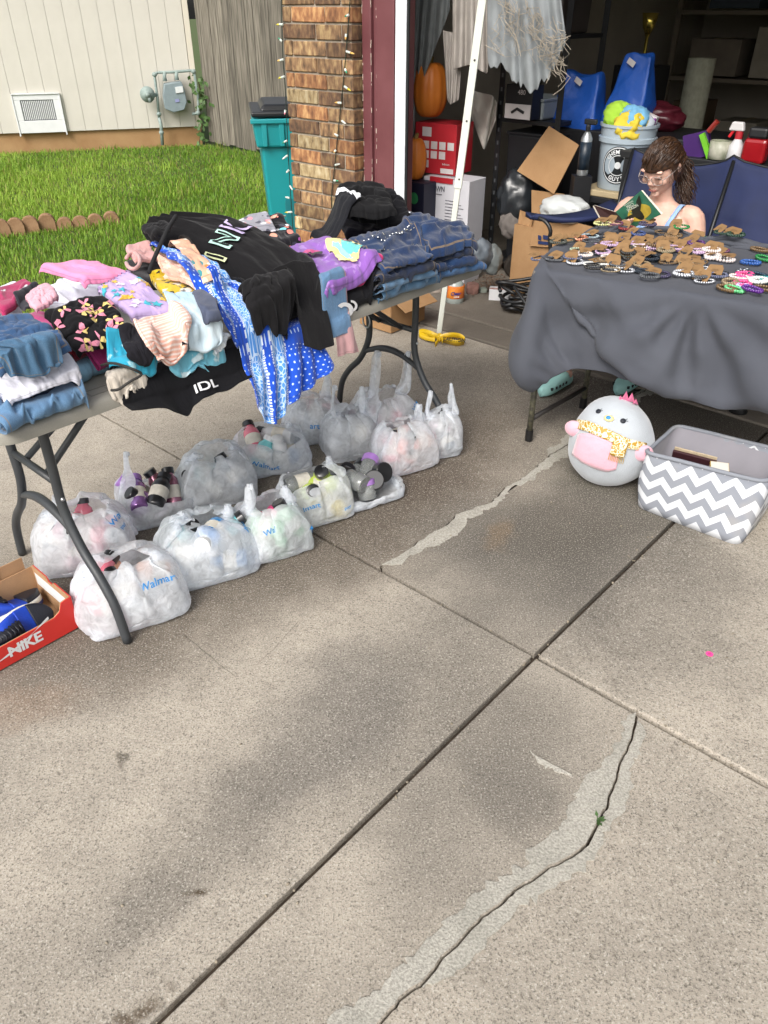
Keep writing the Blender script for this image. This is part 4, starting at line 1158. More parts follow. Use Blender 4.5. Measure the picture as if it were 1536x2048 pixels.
def lerp_pts(a, n=14):
    a = np.array(a, float); t = np.linspace(0, len(a) - 1, n); i = np.minimum(t.astype(int), len(a) - 2); f_ = (t - i)[:, None]; return (a[i] * (1 - f_) + a[i + 1] * f_).tolist()
def attach(o, par, name):
    """make o a part of par where it stands"""
    o.location = o.location - par.location; o.parent = par; o.name = name
    for k in ('label', 'category', 'group'):
        if k in o: del o[k]
def panel(name, rows, m, seed=1, nu=30, nv=30, fold=.012, freq=3., wr=.003, thick=.003):
    """cloth lying on the heap and then hanging: rows = [(picture points, B), ...] from top to hem"""
    R = []
    for pts, b in rows: R.append(np.array([L(onB(x, y, b)) for x, y in lerp_pts(pts, nu)]))
    R = np.array(R); tt = np.linspace(0, len(R) - 1, nv); X = np.zeros((nu, nv, 3))
    for j, t in enumerate(tt):
        i = min(int(t), len(R) - 2); f_ = t - i; p0, p1, p2, p3 = R[max(i - 1, 0)], R[i], R[i + 1], R[min(i + 2, len(R) - 1)]
        X[:, j] = .5 * (2 * p1 + (p2 - p0) * f_ + (2 * p0 - 5 * p1 + 4 * p2 - p3) * f_ ** 2 + (3 * p1 - p0 - 3 * p2 + p3) * f_ ** 3)
    u, v = np.meshgrid(np.linspace(0, 1, nu), np.linspace(0, 1, nv), indexing='ij')
    h = FT.get(X[..., 0], X[..., 1]); X[..., 2] = np.where((X[..., 1] > TB0) & (h > .5), np.maximum(X[..., 2], h + .006), X[..., 2])
    X[..., 1] = np.where((X[..., 2] < TZ) & (X[..., 1] > TB0 - .012), TB0 - .012, X[..., 1])
    wh = (float(np.linalg.norm(np.diff(X, axis=0), axis=-1).sum(0).mean()), float(np.linalg.norm(np.diff(X, axis=1), axis=-1).sum(1).mean()))
    hang = np.clip((TZ - X[..., 2]) / .08, 0, 1); pm_ = np.stack([u * wh[0], v * wh[1]], -1)
    d = fold * hang * np.sin(u * freq * 6.28 + v * 2 + seed) + wr * (1 - 2 * np.abs(fbm(pm_ * np.array([1, .35]), seed, 15., 3)))
    X[..., 1] -= np.abs(d) * hang; X[..., 2] += d * (1 - hang); FT.stamp(X, TZ)
    return cloth_obj(name, X, m, thick=thick, wh=wh)
# ================================================================= CLOTHES ON THE TABLE
D1 = cmat('denim_light', '56789a', 'denim', '8aa6bf', (.3, .9)); D2 = cmat('denim_mid', '2c4a70', 'denim', '5f81a5', (.3, .9))
D3 = cmat('denim_dark', '15284a', 'denim', '35557f', (.3, .9)); D4 = cmat('denim_ink', '1a2338', 'denim', '2c3a58', (.3, .9)); D5 = cmat('denim_faded', '40627f', 'denim', '7f9cb8', (.3, .9))
BLK = cmat('black_jersey', '121216', fuzz=.06); BLK2 = cmat('black_fleece', '141315', fuzz=.10)
tz = TZ
# --- right end: stacks of jeans
folded('folded_jeans', 'faded blue jeans with frayed hem at the bottom of the far jeans stack', 'jeans', (874, 560), (972, 541), tz + .002, .030, .34, D2, 3)
folded('folded_jeans', 'creased mid blue jeans second from the bottom of the far jeans stack', 'jeans', (872, 545), (958, 527), tz + .034, .028, .32, D3, 4)
folded('folded_jeans', 'dark navy jeans under the top pair of the far jeans stack', 'jeans', (866, 525), (948, 511), tz + .064, .030, .31, D4, 5)
folded('folded_jeans', 'light washed rolled jeans lowest in the near jeans stack', 'jeans', (764, 603), (878, 568), tz + .002, .036, .33, D5, 6)
folded('folded_jeans', 'pale blue jeans second in the near jeans stack', 'jeans', (767, 585), (874, 553), tz + .040, .026, .32, D1, 7)
folded('folded_jeans', 'almost black jeans under the studded jeans', 'jeans', (762, 570), (874, 540), tz + .068, .028, .30, D4, 8)
g_top = garment('jeans', 'crumpled dark blue jeans on top of the far stack with a metal button', 'jeans', [(790, 420, .87), (900, 415, .87), (966, 478, .86), (862, 500, .87)], D3, 34, 26, 1.22, .030, 5, .25, wr=.005)
g_std = garment('jeans', 'dark blue jeans with a row of studs and pale stitching', 'jeans', [(690, 468, .87), (818, 440, .87), (880, 530, .85), (765, 548, .85)], D3, 36, 28, 1.18, .028, 6, .2, wr=.005)
m_stud = M('stud_silver', 'c9ccd0', .25, .05, metal=.9)
for i in range(16):
    s_ = g_std.wh[0] * (.12 + .05 * i); t_ = g_std.wh[1] * (.36 + .10 * math.sin(i * .22))
    if s_ > g_std.wh[0] * .95: break
    c = surf(g_std, np.array([s_]), np.array([t_]), .003)[0] - g_std.base
    MB().ball(c, (.0055, .0055, .004), 7, 4).build('stud', m_stud, g_std.o, smooth=True)
for k_, (a_, b_) in enumerate(((.18, .62), (.30, .36), (.34, .36))):
    w, h = g_std.wh; ln = [(w * (.30 + .6 * q), h * (b_ + .06 * math.sin(q * 3))) for q in np.linspace(0, 1, 24)]
    v2 = []; 
    for (x, y) in ln: v2 += [(x, y - .0014), (x, y + .0014)]
    decal(g_std, v2, [(2 * i, 2 * i + 1, 2 * i + 3, 2 * i + 2) for i in range(23) if i % 2 == 0], M('cream_thread', 'd8d4c2', .8), 'stitching', .0035)
b_ = surf(g_top, np.array([g_top.wh[0] * .2]), np.array([g_top.wh[1] * .2]), .004)[0] - g_top.base
MB().lathe([(.009, 0), (.009, .003), (.006, .005)], 14, b_).build('button', m_stud, g_top.o, smooth=True)
# --- black pile at the back
garment('folded_shirt', 'dark navy crumpled shirt at the bottom of the black pile', 'shirt', [(655, 400, .85), (800, 395, .85), (815, 470, .79), (690, 470, .80)], cmat('navy_jersey', '1c1a26', fuzz=.06), 30, 24, 1.2, .06, 9, .4)
garment('shirt', 'crumpled black shirt heaped on the back of the table', 'shirt', [(662, 372, .95), (800, 368, .95), (828, 455, .84), (668, 430, .86)], BLK, 36, 30, 1.30, .055, 10, .4, wr=.006)
garment('shirt', 'black tee bunched on top of the black heap', 'shirt', [(668, 362, .98), (770, 360, .98), (800, 420, .93), (690, 415, .94)], cmat('black_tee', '131315', fuzz=.06), 32, 26, 1.35, .03, 12, .5, wr=.006)
g_sh = garment('shorts', 'black shorts with a white side stripe', 'shorts', [(615, 458, .85), (690, 438, .85), (730, 470, .83), (655, 488, .83)], cmat('black_shorts', '1a1b20', fuzz=.06), 26, 22, 1.1, .03, 13, .2)
w, h = g_sh.wh; ln = np.linspace(.02, .98, 22); v2 = []
for q in ln: v2 += [(w * (.83 + .05 * math.sin(q * 3)), h * q), (w * (.93 + .05 * math.sin(q * 3)), h * q)]
decal(g_sh, v2, [(2 * i, 2 * i + 1, 2 * i + 3, 2 * i + 2) for i in range(21)], cmat('white_stripe', 'd9dbe0'), 'stripe', .004)
# --- middle-right stack
c = folded('folded_leggings', 'black leggings with a white curved logo, lowest under the purple tee', 'leggings', (655, 632, ), (764, 600), tz + .002, .048, .34, BLK, 15)
folded('folded_shirt', 'hot pink folded top under the purple tee', 'shirt', (655, 596), (766, 562), tz + .053, .036, .34, cmat('hot_pink', 'e23a7e'), 16)
PUR = ['e8a0b8', '58b7b0', 'f0dc90', '8a3aa0', 'e0508c', '7cc7d8', 'f4e6b0']
g_pur = garment('folded_tee', 'purple tee with a bright teal, yellow and pink print', 'shirt', [(548, 492, .88), (660, 465, .88), (766, 535, .85), (655, 585, .85)], cmat('purple_tee', '8a5cae', 'splash', 'a982c8', p1=.05, p2=.06), 36, 30, 1.07, .030, 17, .25)
w, h = g_pur.wh
def blob(cx, cy, rx, ry, seed, n=18): return [(cx + rx * math.cos(t) * (1 + .22 * float(vnoise(np.array([[math.cos(t) + 3, math.sin(t) + seed]]), seed, 1.2)[0])), cy + ry * math.sin(t) * (1 + .22 * float(vnoise(np.array([[math.cos(t) + 9, math.sin(t) + seed]]), seed + 2, 1.2)[0]))) for t in np.linspace(0, 6.283, n, endpoint=False)]
PR = [(.72, .55, .22, .34, 'e9d78d'), (.80, .64, .13, .22, '63b9b5'), (.66, .62, .05, .26, '8fc6dc'), (.55, .66, .06, .10, 'f1e2a2'), (.88, .40, .08, .06, 'e79ab0'), (.30, .40, .20, .08, 'c23c80'), (.33, .44, .16, .05, '1f1722'), (.92, .60, .05, .16, 'f1e2a2'), (.62, .80, .05, .07, 'efdb92')]
for i, (cx, cy, rx, ry, colr) in enumerate(PR):
    bl = blob(cx * w, cy * h, rx * w * .8, ry * h * .8, i + 3); decal(g_pur, [(cx * w, cy * h)] + bl, [(0, j + 1, (j + 1) % len(bl) + 1) for j in range(len(bl))], cmat('print_%d' % i, colr), 'print', .006 + .001 * i)
# white logo on the front fold of the leggings
LG = M('logo_white', 'e4e4e6', .7, .03)
def logo_arc(cx, cy, r0, r1, t0, t1):
    v_ = []; 
    for t in np.linspace(t0, t1, 14):
        for r in (r0, r1): v_.append((cx + r * math.cos(t), cy + r * math.sin(t) * .9))
    pts = [onB(x, y, .918) - c.base for x, y in v_]
    return link('logo', mesh('logo', pts, [(2 * i, 2 * i + 1, 2 * i + 3, 2 * i + 2) for i in range(13)]), LG, c.o)
logo_arc(690, 620, 8, 17, -2.6, 1.2); logo_arc(702, 612, 8, 13, -1.6, 1.4)
# --- colourful leggings at the back
garment('patterned_leggings', 'leggings printed in black, coral, white and aqua patches', 'leggings', [(458, 445, .90), (560, 425, .93), (612, 475, .88), (520, 500, .87)], cmat('mosaic_print', '15141a', 'patch', p1=.035, p2=.42, c3=['e98a7c', 'e6e6ea', '15141a', '79c4cf', '9d4f96', 'f0a890', '3a3a46', 'c9cbd2']), 34, 28, 1.2, .075, 19, .4, wr=.006)
garment('folded_shirt', 'grey and pink patterned shirt behind the black hoodie', 'shirt', [(450, 440, .87), (510, 430, .88), (560, 490, .86), (480, 490, .86)], cmat('grey_print', '8f8f98', 'patch', p1=.03, p2=.4, c3=['d98a98', 'c9c9d0', '4a4a56', 'e6a090']), 26, 22, 1.15, .05, 20, .4)
# --- left half, under layers
folded('folded_shirt', 'light blue folded top on the table beside the rolled jeans', 'shirt', (150, 775), (222, 745), tz + .002, .045, .30, cmat('sky_cotton', '86aec6'), 21)
folded('folded_shirt', 'crimson folded top over the light blue one', 'shirt', (150, 728), (240, 690), tz + .05, .042, .30, cmat('crimson_cotton', '862233'), 22)
folded('folded_shirt', 'magenta folded top beneath the butterfly leggings', 'shirt', (190, 695), (243, 668), tz + .088, .030, .26, cmat('magenta_cotton', 'b23a78'), 23)
garment('shirt', 'plain white shirt heaped in the back row of the table', 'shirt', [(60, 540, .85), (200, 545, .85), (220, 620, .80), (60, 620, .80)], cmat('white_fleece', 'd9dae6'), 30, 26, 1.15, .10, 24, .4)
garment('fluffy_top', 'fluffy lavender white top at the left end of the heap', 'shirt', [(-90, 560, .87), (20, 515, .90), (50, 580, .86), (-60, 620, .84)], cmat('fluffy_white', 'd5d4e2', fuzz=.8), 30, 26, 1.2, .10, 25, .5, wr=.007)
g_pk = garment('shirt', 'bright pink shirt lying across the back of the heap', 'shirt', [(62, 530, .93), (200, 512, .94), (285, 553, .90), (165, 560, .92)], cmat('candy_pink', 'e58bb4'), 36, 22, 1.08, .035, 26, .2)
g_mg = garment('folded_shirt', 'magenta shirt with a grey white print at the left end', 'shirt', [(-30, 580, .90), (55, 548, .91), (75, 570, .90), (0, 625, .89)], cmat('raspberry', 'a02a58', 'splash', 'd5d6da', p1=.06, p2=.07), 28, 20, 1.1, .03, 27, .25)
garment('shirt', 'charcoal shirt edge between the magenta and pale pink ones', 'shirt', [(30, 600, .89), (75, 568, .90), (95, 585, .89), (50, 622, .88)], cmat('charcoal', '2c2c34'), 22, 18, 1.1, .02, 28, .3)
garment('shirt', 'pale pink bunched shirt behind the blue jeans', 'shirt', [(45, 590, .92), (95, 560, .94), (118, 590, .92), (70, 625, .90)], cmat('blush', 'd6a3b0'), 28, 24, 1.35, .035, 29, .6, wr=.006)
g_lv = garment('pyjama_trousers', 'lavender pyjama trousers printed with stars', 'trousers', [(182, 560, .93), (255, 540, .93), (372, 622, .86), (262, 635, .86)], cmat('lavender', 'b6a0cc'), 36, 30, 1.14, .045, 30, .3, wr=.006)
star = [(math.cos(a) * (1 if i % 2 == 0 else .45), math.sin(a) * (1 if i % 2 == 0 else .45)) for i, a in enumerate(np.linspace(0, 6.283, 10, endpoint=False))]
for i in range(22):
    q = xf(star, RNG.uniform(.05, .95) * g_lv.wh[0], RNG.uniform(.08, .92) * g_lv.wh[1], RNG.uniform(.010, .017), RNG.uniform(0, 6))
    decal(g_lv, [tuple(q.mean(0))] + [tuple(x) for x in q], [(0, j + 1, (j + 1) % 10 + 1) for j in range(10)], cmat('star_' + str(i % 3), ('d8b04a', '3fa8b8', 'd9ccdf')[i % 3]), 'star', .0032)
for i in range(9):
    x = .014 * i + .01; decal(g_lv, [(x, .0), (x + .004, .0), (x + .004, .035), (x, .035)], [(0, 1, 2, 3)], cmat('lavender_rib', '9a86b2'), 'waist_rib', .0032)
# butterfly garment
g_bf = garment('butterfly_leggings', 'black leggings printed with pink and yellow butterflies', 'leggings', [(75, 615, .92), (212, 578, .92), (262, 655, .87), (150, 708, .84)], cmat('black_cotton', '141316', fuzz=.06), 38, 30, 1.28, .040, 31, .4, wr=.006)
wing = [(0, 0), (.25, .55), (.75, .95), (1.0, .75), (.85, .25), (.55, .02)]; wing2 = [(0, 0), (.5, -.08), (.8, -.4), (.65, -.8), (.35, -.75)]
for i in range(17):
    cx, cy, sc, an = RNG.uniform(.08, .92) * g_bf.wh[0], RNG.uniform(.08, .95) * g_bf.wh[1], RNG.uniform(.014, .022), RNG.uniform(0, 6.28)
    for mi in (-1, 1):
        for wg, mn in ((wing, 'wing_pink'), (wing2, 'wing_yellow')):
            decal(g_bf, xf(wg, cx, cy, sc, an, mi), [tuple(range(len(wg)))], cmat(mn, {'wing_pink': 'd98aa0', 'wing_yellow': 'd9c27a'}[mn]), 'butterfly', .0034)
# left front stack
folded('folded_jeans', 'dark denim jeans folded beneath the white shirt', 'jeans', (60, 775), (152, 733), tz + .075, .030, .30, D4, 33)
folded('folded_shirt', 'maroon folded top behind the pale rolled jeans', 'shirt', (-60, 858), (150, 782), tz + .002, .060, .30, cmat('maroon_cotton', '551a2c'), 34)
garment('shirt', 'crumpled white shirt drooping over the maroon top', 'shirt', [(-40, 735, .86), (150, 700, .86), (165, 740, .84), (10, 812, .80)], cmat('white_cotton', 'd7d7e2'), 38, 26, 1.22, .022, 35, .35, wr=.006)
g_j4 = garment('jeans', 'large crumpled blue jeans on top of the near left stack', 'jeans', [(-70, 650, .93), (60, 608, .94), (152, 705, .88), (-10, 745, .88)], D2, 40, 34, 1.25, .055, 36, .35, wr=.008, lump=.02)
garment('jeans', 'turned out waistband of faded jeans over the blue jeans', 'jeans', [(-50, 690, .94), (100, 660, .94), (150, 690, .92), (20, 728, .90)], D5, 34, 24, 1.35, .02, 38, .4, wr=.007, lump=.02)
c = folded('rolled_jeans', 'pale blue rolled jeans leg lying at the table front edge', 'jeans', (14, 873), (178, 808), tz + .002, .040, .075, D1, 37, nA=30)
# --- centre: layers by the front edge
g_bs = panel('tee', [([(232, 752), (470, 690)], 1.0), ([(240, 800), (485, 728)], .93), ([(262, 818), (330, 815), (372, 832), (400, 795), (450, 780), (503, 752)], .885)], BLK, 40, 44, 24, .012, 2.5, .004); tag(g_bs.o, 'black tee with white lettering hanging over the front edge', 'shirt')
v2, ff = text2d('IDL', .02); decal(g_bs, xf(v2 * np.array([1, -1]), g_bs.wh[0] * .66, g_bs.wh[1] * .74, .034, .0), ff, LG, 'lettering', .008)
g_cr = garment('hoodie', 'cream hoodie with dark piped edges folded at the front', 'hoodie', [(200, 735, .80), (300, 720, .80), (330, 770, .77), (215, 795, .765)], cmat('cream_fleece', 'c9c0b4'), 34, 26, 1.2, .040, 41, .4, wr=.005)
HD = [L(P(x, y, z)) for x, y, z in ((205, 742, .805), (228, 738, .82), (262, 748, .82), (285, 760, .80), (262, 775, .79), (240, 790, .775), (225, 792, .77))]
pp = smooth_path([J0 + q[0] * EA + q[1] * EB + q[2] * EZ + np.array([0, 0, .015]) for q in HD], 5)
attach(MB().tube([p_ for p_ in pp], .0035, 6).build('piping', M('dark_piping', '2a2826', .8), smooth=True), g_cr.o, 'piping')
garment('shirt', 'turquoise top with pale splashes bunched under the black lace', 'shirt', [(215, 690, .83), (310, 672, .84), (330, 730, .80), (215, 745, .80)], cmat('turquoise', '2f9fbe', 'splash', 'a6d6e2', p1=.05, p2=.06), 28, 24, 1.2, .035, 42, .4)
garment('shirt', 'pale turquoise top spread beneath the peach striped one', 'shirt', [(320, 690, .80), (440, 665, .80), (490, 712, .77), (330, 748, .77)], cmat('aqua_pale', '6fb6cc', 'splash', 'c9dfe6', p1=.05, p2=.03), 30, 22, 1.12, .022, 43, .3)
garment('shirt', 'white tee with dark block lettering near the blue bandana', 'shirt', [(395, 672, .81), (462, 655, .81), (487, 705, .785), (420, 722, .785)], cmat('white_tee', 'cfd6dc', 'patch', p1=.016, p2=.20, c3=['2a2a34', '6a2a34', '2a2a34', 'cfd6dc', 'cfd6dc', 'cfd6dc', '4a5a70']), 24, 20, 1.1, .018, 44, .3)
garment('trousers', 'light blue trousers lying between the lavender and bandana cloths', 'trousers', [(318, 585, .90), (400, 575, .90), (470, 672, .84), (390, 690, .84)], cmat('powder_blue', 'a9c6d8', 'ombre', 'd0dde4'), 32, 30, 1.12, .045, 45, .3, wr=.006)
garment('jeans', 'charcoal grey trousers edge beside the bandana', 'trousers', [(385, 590, .90), (425, 580, .90), (445, 640, .88), (410, 650, .88)], cmat('slate', '4b5266'), 22, 22, 1.1, .025, 46, .3)
garment('top', 'black lacy top bunched under the peach striped top', 'shirt', [(238, 668, .86), (300, 648, .87), (320, 735, .81), (255, 725, .82)], cmat('black_lace', '1d1c22', fuzz=.06), 26, 24, 1.3, .025, 47, .5, wr=.007)
g_pc = garment('striped_top', 'peach and white ribbed top with a black neck tag', 'shirt', [(258, 640, .88), (352, 610, .88), (424, 690, .83), (300, 728, .82)], cmat('peach_rib', 'e0b0a0', 'stripes', 'e6d8d2', p1=.011, c3='dd9a84'), 38, 32, 1.18, .032, 48, .4, wr=.006)
decal(g_pc, [(g_pc.wh[0] * .86, g_pc.wh[1] * .86), (g_pc.wh[0] * .95, g_pc.wh[1] * .86), (g_pc.wh[0] * .95, g_pc.wh[1] * .91), (g_pc.wh[0] * .86, g_pc.wh[1] * .91)], [(0, 1, 2, 3)], BLK, 'neck_tag', .005)
# --- centre back under the hoodie
garment('shirt', 'black tee peeking out behind the yellow printed tee', 'shirt', [(245, 520, .90), (330, 510, .90), (360, 560, .87), (280, 575, .87)], cmat('washed_black', '232227'), 26, 22, 1.15, .06, 50, .4)
g_rb = garment('bag', 'pale rose bag with a looped strap behind the hoodie', 'bag', [(246, 490, .95), (300, 475, .96), (318, 520, .92), (268, 535, .92)], cmat('rose_canvas', 'c99a97'), 24, 22, 1.15, .05, 51, .6, wr=.005)
lp = [P(268 + 14 * math.cos(t) - 2, 522 + 16 * math.sin(t), .945) for t in np.linspace(-2.8, 2.9, 14)]
attach(MB().tube(lp, .0055, 7).build('strap', MATS['rose_canvas'], smooth=True), g_rb.o, 'strap')
g_yl = garment('printed_tee', 'tee with a bold yellow and white cartoon style print', 'shirt', [(292, 545, .90), (370, 530, .91), (412, 585, .87), (330, 600, .87)], cmat('yellow_print', 'd9b92a', 'splash', 'e6e2da', p1=.05, p2=.05, c3='26262c'), 28, 24, 1.1, .03, 52, .35)
garment('shirt', 'peach swirl patterned shirt under the bandana', 'shirt', [(300, 500, .93), (420, 520, .92), (440, 580, .89), (330, 560, .90)], cmat('peach_swirl', 'd9a792', 'splash', 'e6c6b6', p1=.03, p2=.02), 30, 22, 1.12, .03, 53, .35)
BAN = cmat('bandana_blue', '1f4fbf', 'dots', 'bcd0f2', p1=.017, p2=.16, c3='4f8fdc')
g_b1 = garment('bandana_dress', 'royal blue dotted bandana print dress draped over the heap to the table edge', 'dress', [(290, 480, .965), (400, 498, .96), (600, 650, .79), (470, 690, .78)], BAN, 40, 44, 1.12, .018, 54, .12, wr=.006, steps=70)
garment('printed_cloth', 'peach and teal printed sleeve beside the hoodie', 'shirt', [(330, 478, .97), (372, 470, .98), (440, 548, .93), (405, 560, .92)], cmat('teal_peach_print', 'd9a98c', 'patch', p1=.03, p2=.42, c3=['3f8a90', 'd9a98c', 'e6cdb4', 'c9803a', 'd9a98c', 'e6dccf']), 22, 28, 1.1, .02, 55, .25)
g_b2 = panel('skirt', [([(415, 560), (480, 575), (570, 575)], 1.06), ([(455, 640), (530, 655), (620, 635)], .99), ([(482, 735), (560, 705), (640, 685)], .915), ([(505, 790), (525, 846), (552, 842), (580, 800), (620, 770), (664, 728)], .875)], BAN, 56, 52, 44, .022, 3.2, .005, .002); attach(g_b2.o, g_b1.o, 'skirt')
# --- the hoodie
folded('rolled_shirt', 'dusty pink rolled top between hoodie and bandana', 'shirt', (530, 625), (598, 612), tz + .045, .045, .20, cmat('dusty_pink', 'c78f84'), 57, nA=20)
g_hd = panel('hoodie', [([(284, 468), (300, 438), (350, 426)], 1.46), ([(330, 518), (395, 455), (470, 436)], 1.37), ([(400, 570), (475, 505), (560, 482)], 1.22), ([(480, 628), (550, 575), (628, 545)], 1.06), ([(512, 655), (572, 648), (622, 632)], .955)], BLK2, 60, 44, 48, .0, 2., .011, .004); tag(g_hd.o, 'black hoodie with pastel outlined letters sprawled over the heap', 'hoodie')
g_hb = garment('hoodie_hem', 'bunched black hoodie body folded over itself near the front edge', 'hoodie', [(470, 560, .92), (575, 520, .93), (622, 612, .85), (515, 655, .81)], BLK2, 34, 30, 1.25, .035, 61, .4, wr=.007)
g_sl = panel('sleeve', [([(545, 540), (590, 520), (630, 525)], 1.02), ([(585, 610), (645, 590)], .955), ([(602, 655), (660, 640)], .905), ([(608, 694), (640, 700), (668, 690)], .87)], BLK2, 62, 20, 30, .010, 1.2, .004); attach(g_sl.o, g_hd.o, 'sleeve')
g_hood = garment('hood', 'dark hood of the black hoodie bunched at the back', 'hood', [(280, 452, 1.0), (332, 432, 1.02), (345, 462, 1.0), (300, 480, .98)], BLK2, 26, 22, 1.35, .030, 63, .5, wr=.007)
for c_ in (g_hb, g_hood):                      # all of one garment: parts of the hoodie
    n_ = {'hoodie_hem': 'hem', 'hood': 'hood'}[c_.o.name.split('.')[0]]
    for k_ in ('label', 'category', 'group'):
        if k_ in c_.o: del c_.o[k_]
    c_.o.name = n_; loc_ = Vector(c_.base) - Vector(g_hd.base); c_.o.parent = g_hd.o; c_.o.location = loc_
dr = [P(x, y, z) - g_hd.base for x, y, z in ((352, 432, 1.045), (335, 460, 1.045), (318, 495, 1.01), (305, 525, .98), (298, 545, .965))]
MB().tube(smooth_path(dr), .006, 7).build('drawcord', M('black_cord', '1a1a1c', .9), g_hd.o, smooth=True)
# pastel outlined letters
PAST = [M('pastel_lemon', 'd9e0b0', .7, .05), M('pastel_mint', 'b4ddd0', .7, .05), M('pastel_lilac', 'c4b4dc', .7, .05)]
for ch, sx_, pm__ in (('I', .16, 0), ('N', .36, 1), ('K', .60, 2)):
    v2, ff = text2d(ch, .05)
    q = xf(v2 * np.array([1, -1]), g_hd.wh[0] * (.12 + sx_ * 1.05), g_hd.wh[1] * (.50 - .24 * sx_), .068, -.35)
    decal(g_hd, q, ff, PAST[pm__], 'letter', .010)
    v3, f3 = text2d(ch, .0)
    q = xf(v3 * np.array([1, -1]), g_hd.wh[0] * (.12 + sx_ * 1.05), g_hd.wh[1] * (.50 - .24 * sx_), .061, -.35)
    decal(g_hd, q, f3, BLK2, 'letter_inside', .0118)
o = panel('long_sleeved_top', [([(655, 618), (690, 606)], .95), ([(668, 655), (702, 640)], .905), ([(675, 714), (697, 706), (717, 704)], .885)], cmat('mauve_pink', 'bd9496'), 64, 14, 22, .008, 1.1, .003); tag(o.o, 'mauve pink long sleeve dangling from the table front', 'shirt')
o = panel('denim_leg', [([(640, 620), (680, 608)], .96), ([(648, 650), (700, 632)], .91), ([(648, 684), (704, 662)], .893)], D1, 66, 16, 20, .006, 1., .003); tag(o.o, 'pale denim leg hanging beside the black hoodie sleeve', 'jeans')

# ================================================================= PLASTIC BAGS OF BOTTLES
M_BAG = bpy.data.materials.new('bag_film'); M_BAG.use_nodes = True
_n, _l = nodes_of(M_BAG); _b = _n['Principled BSDF']
_b.inputs['Base Color'].default_value = (.92, .96, 1, 1); _b.inputs['Roughness'].default_value = .24; _b.inputs['Specular IOR Level'].default_value = .45
_tl = _n.new('ShaderNodeBsdfTranslucent'); _tl.inputs['Color'].default_value = (.95, .97, 1, 1)
_tp = _n.new('ShaderNodeBsdfTransparent'); _tp.inputs['Color'].default_value = (.97, .98, 1, 1)
_tcn = _n.new('ShaderNodeTexCoord'); _no = _n.new('ShaderNodeTexNoise'); _no.inputs['Scale'].default_value = 34; _no.inputs['Detail'].default_value = 5; _no.inputs['Distortion'].default_value = 1.2
_l.new(_tcn.outputs['Object'], _no.inputs['Vector'])
_vo = _n.new('ShaderNodeTexVoronoi'); _vo.inputs['Scale'].default_value = 26; _vo.inputs['Randomness'].default_value = 1; _av = _n.new('ShaderNodeVectorMath'); _av.operation = 'MULTIPLY_ADD'; _av.inputs[1].default_value = (.09, .09, .09); _l.new(_no.outputs['Color'], _av.inputs[0]); _l.new(_tcn.outputs['Object'], _av.inputs[2]); _l.new(_av.outputs[0], _vo.inputs['Vector'])
_bp = _n.new('ShaderNodeBump'); _bp.inputs['Strength'].default_value = .42; _bp.inputs['Distance'].default_value = .010; _l.new(_vo.outputs['Distance'], _bp.inputs['Height']); _l.new(_bp.outputs[0], _b.inputs['Normal'])
_m1 = _n.new('ShaderNodeMixShader'); _m1.inputs[0].default_value = .5; _l.new(_b.outputs[0], _m1.inputs[1]); _l.new(_tl.outputs[0], _m1.inputs[2])
_m2 = _n.new('ShaderNodeMixShader'); _mrp = _n.new('ShaderNodeMapRange'); _mrp.inputs[1].default_value = .3; _mrp.inputs[2].default_value = .7; _mrp.inputs[3].default_value = .17; _mrp.inputs[4].default_value = .44; _l.new(_no.outputs['Fac'], _mrp.inputs[0]); _l.new(_mrp.outputs[0], _m2.inputs[0]); _l.new(_m1.outputs[0], _m2.inputs[1]); _l.new(_tp.outputs[0], _m2.inputs[2])
_l.new(_m2.outputs[0], _n['Material Output'].inputs['Surface'])
M_PRINT = M('bag_blue_print', '2f86c8', .5, .05)

def bottle(label, group, loc, axis, r, ln, body, cap, neck=.6):
    """a tumbler / bottle lying with its axis along `axis`; loc = base point"""
    t = thing('bottle', label, 'bottle', loc, group=group)
    R = Vector(axis).normalized().to_track_quat('Z', 'Y').to_matrix(); t.rotation_euler = R.to_euler()
    MB().lathe([(r * .86, 0), (r * .95, .004), (r, .02), (r, ln * .62), (r * .96, ln * .70), (r * neck, ln * .80), (r * neck, ln * .84)], 16).build('body', body, t, auto=40)
    MB().lathe([(r * (neck + .08), ln * .84), (r * (neck + .12), ln * .845), (r * (neck + .12), ln * .985), (r * (neck + .04), ln)], 16).build('cap', cap, t, auto=40)
    MB().lathe([(r * 1.012, ln * .22), (r * 1.014, ln * .23), (r * 1.014, ln * .52), (r * 1.012, ln * .53)], 16).build('label_band', M('label_paper', 'd8d3c6', .7, .15, 40), t, auto=40)
    return t
def jar(label, group, loc, axis, r, ln, body, cap):
    t = thing('jar', label, 'jar', loc, group=group); R = Vector(axis).normalized().to_track_quat('Z', 'Y').to_matrix(); t.rotation_euler = R.to_euler()
    MB().lathe([(r * .9, 0), (r * .97, .003), (r * .97, ln * .70), (r * .92, ln * .73)], 18).build('body', body, t, auto=40)
    MB().lathe([(r * 1.0, ln * .735), (r * 1.03, ln * .74), (r * 1.03, ln * .97), (r * .94, ln)], 18).build('lid', cap, t, auto=40)
    return t
def glossy(name, c, rough=.2, metal=.0): return M(name, c, rough, .12, 20, coat=.6, metal=metal)
def clearm(name, c):
    return M(name, c, .12, .05, 10, trans=.7, spec=.5)
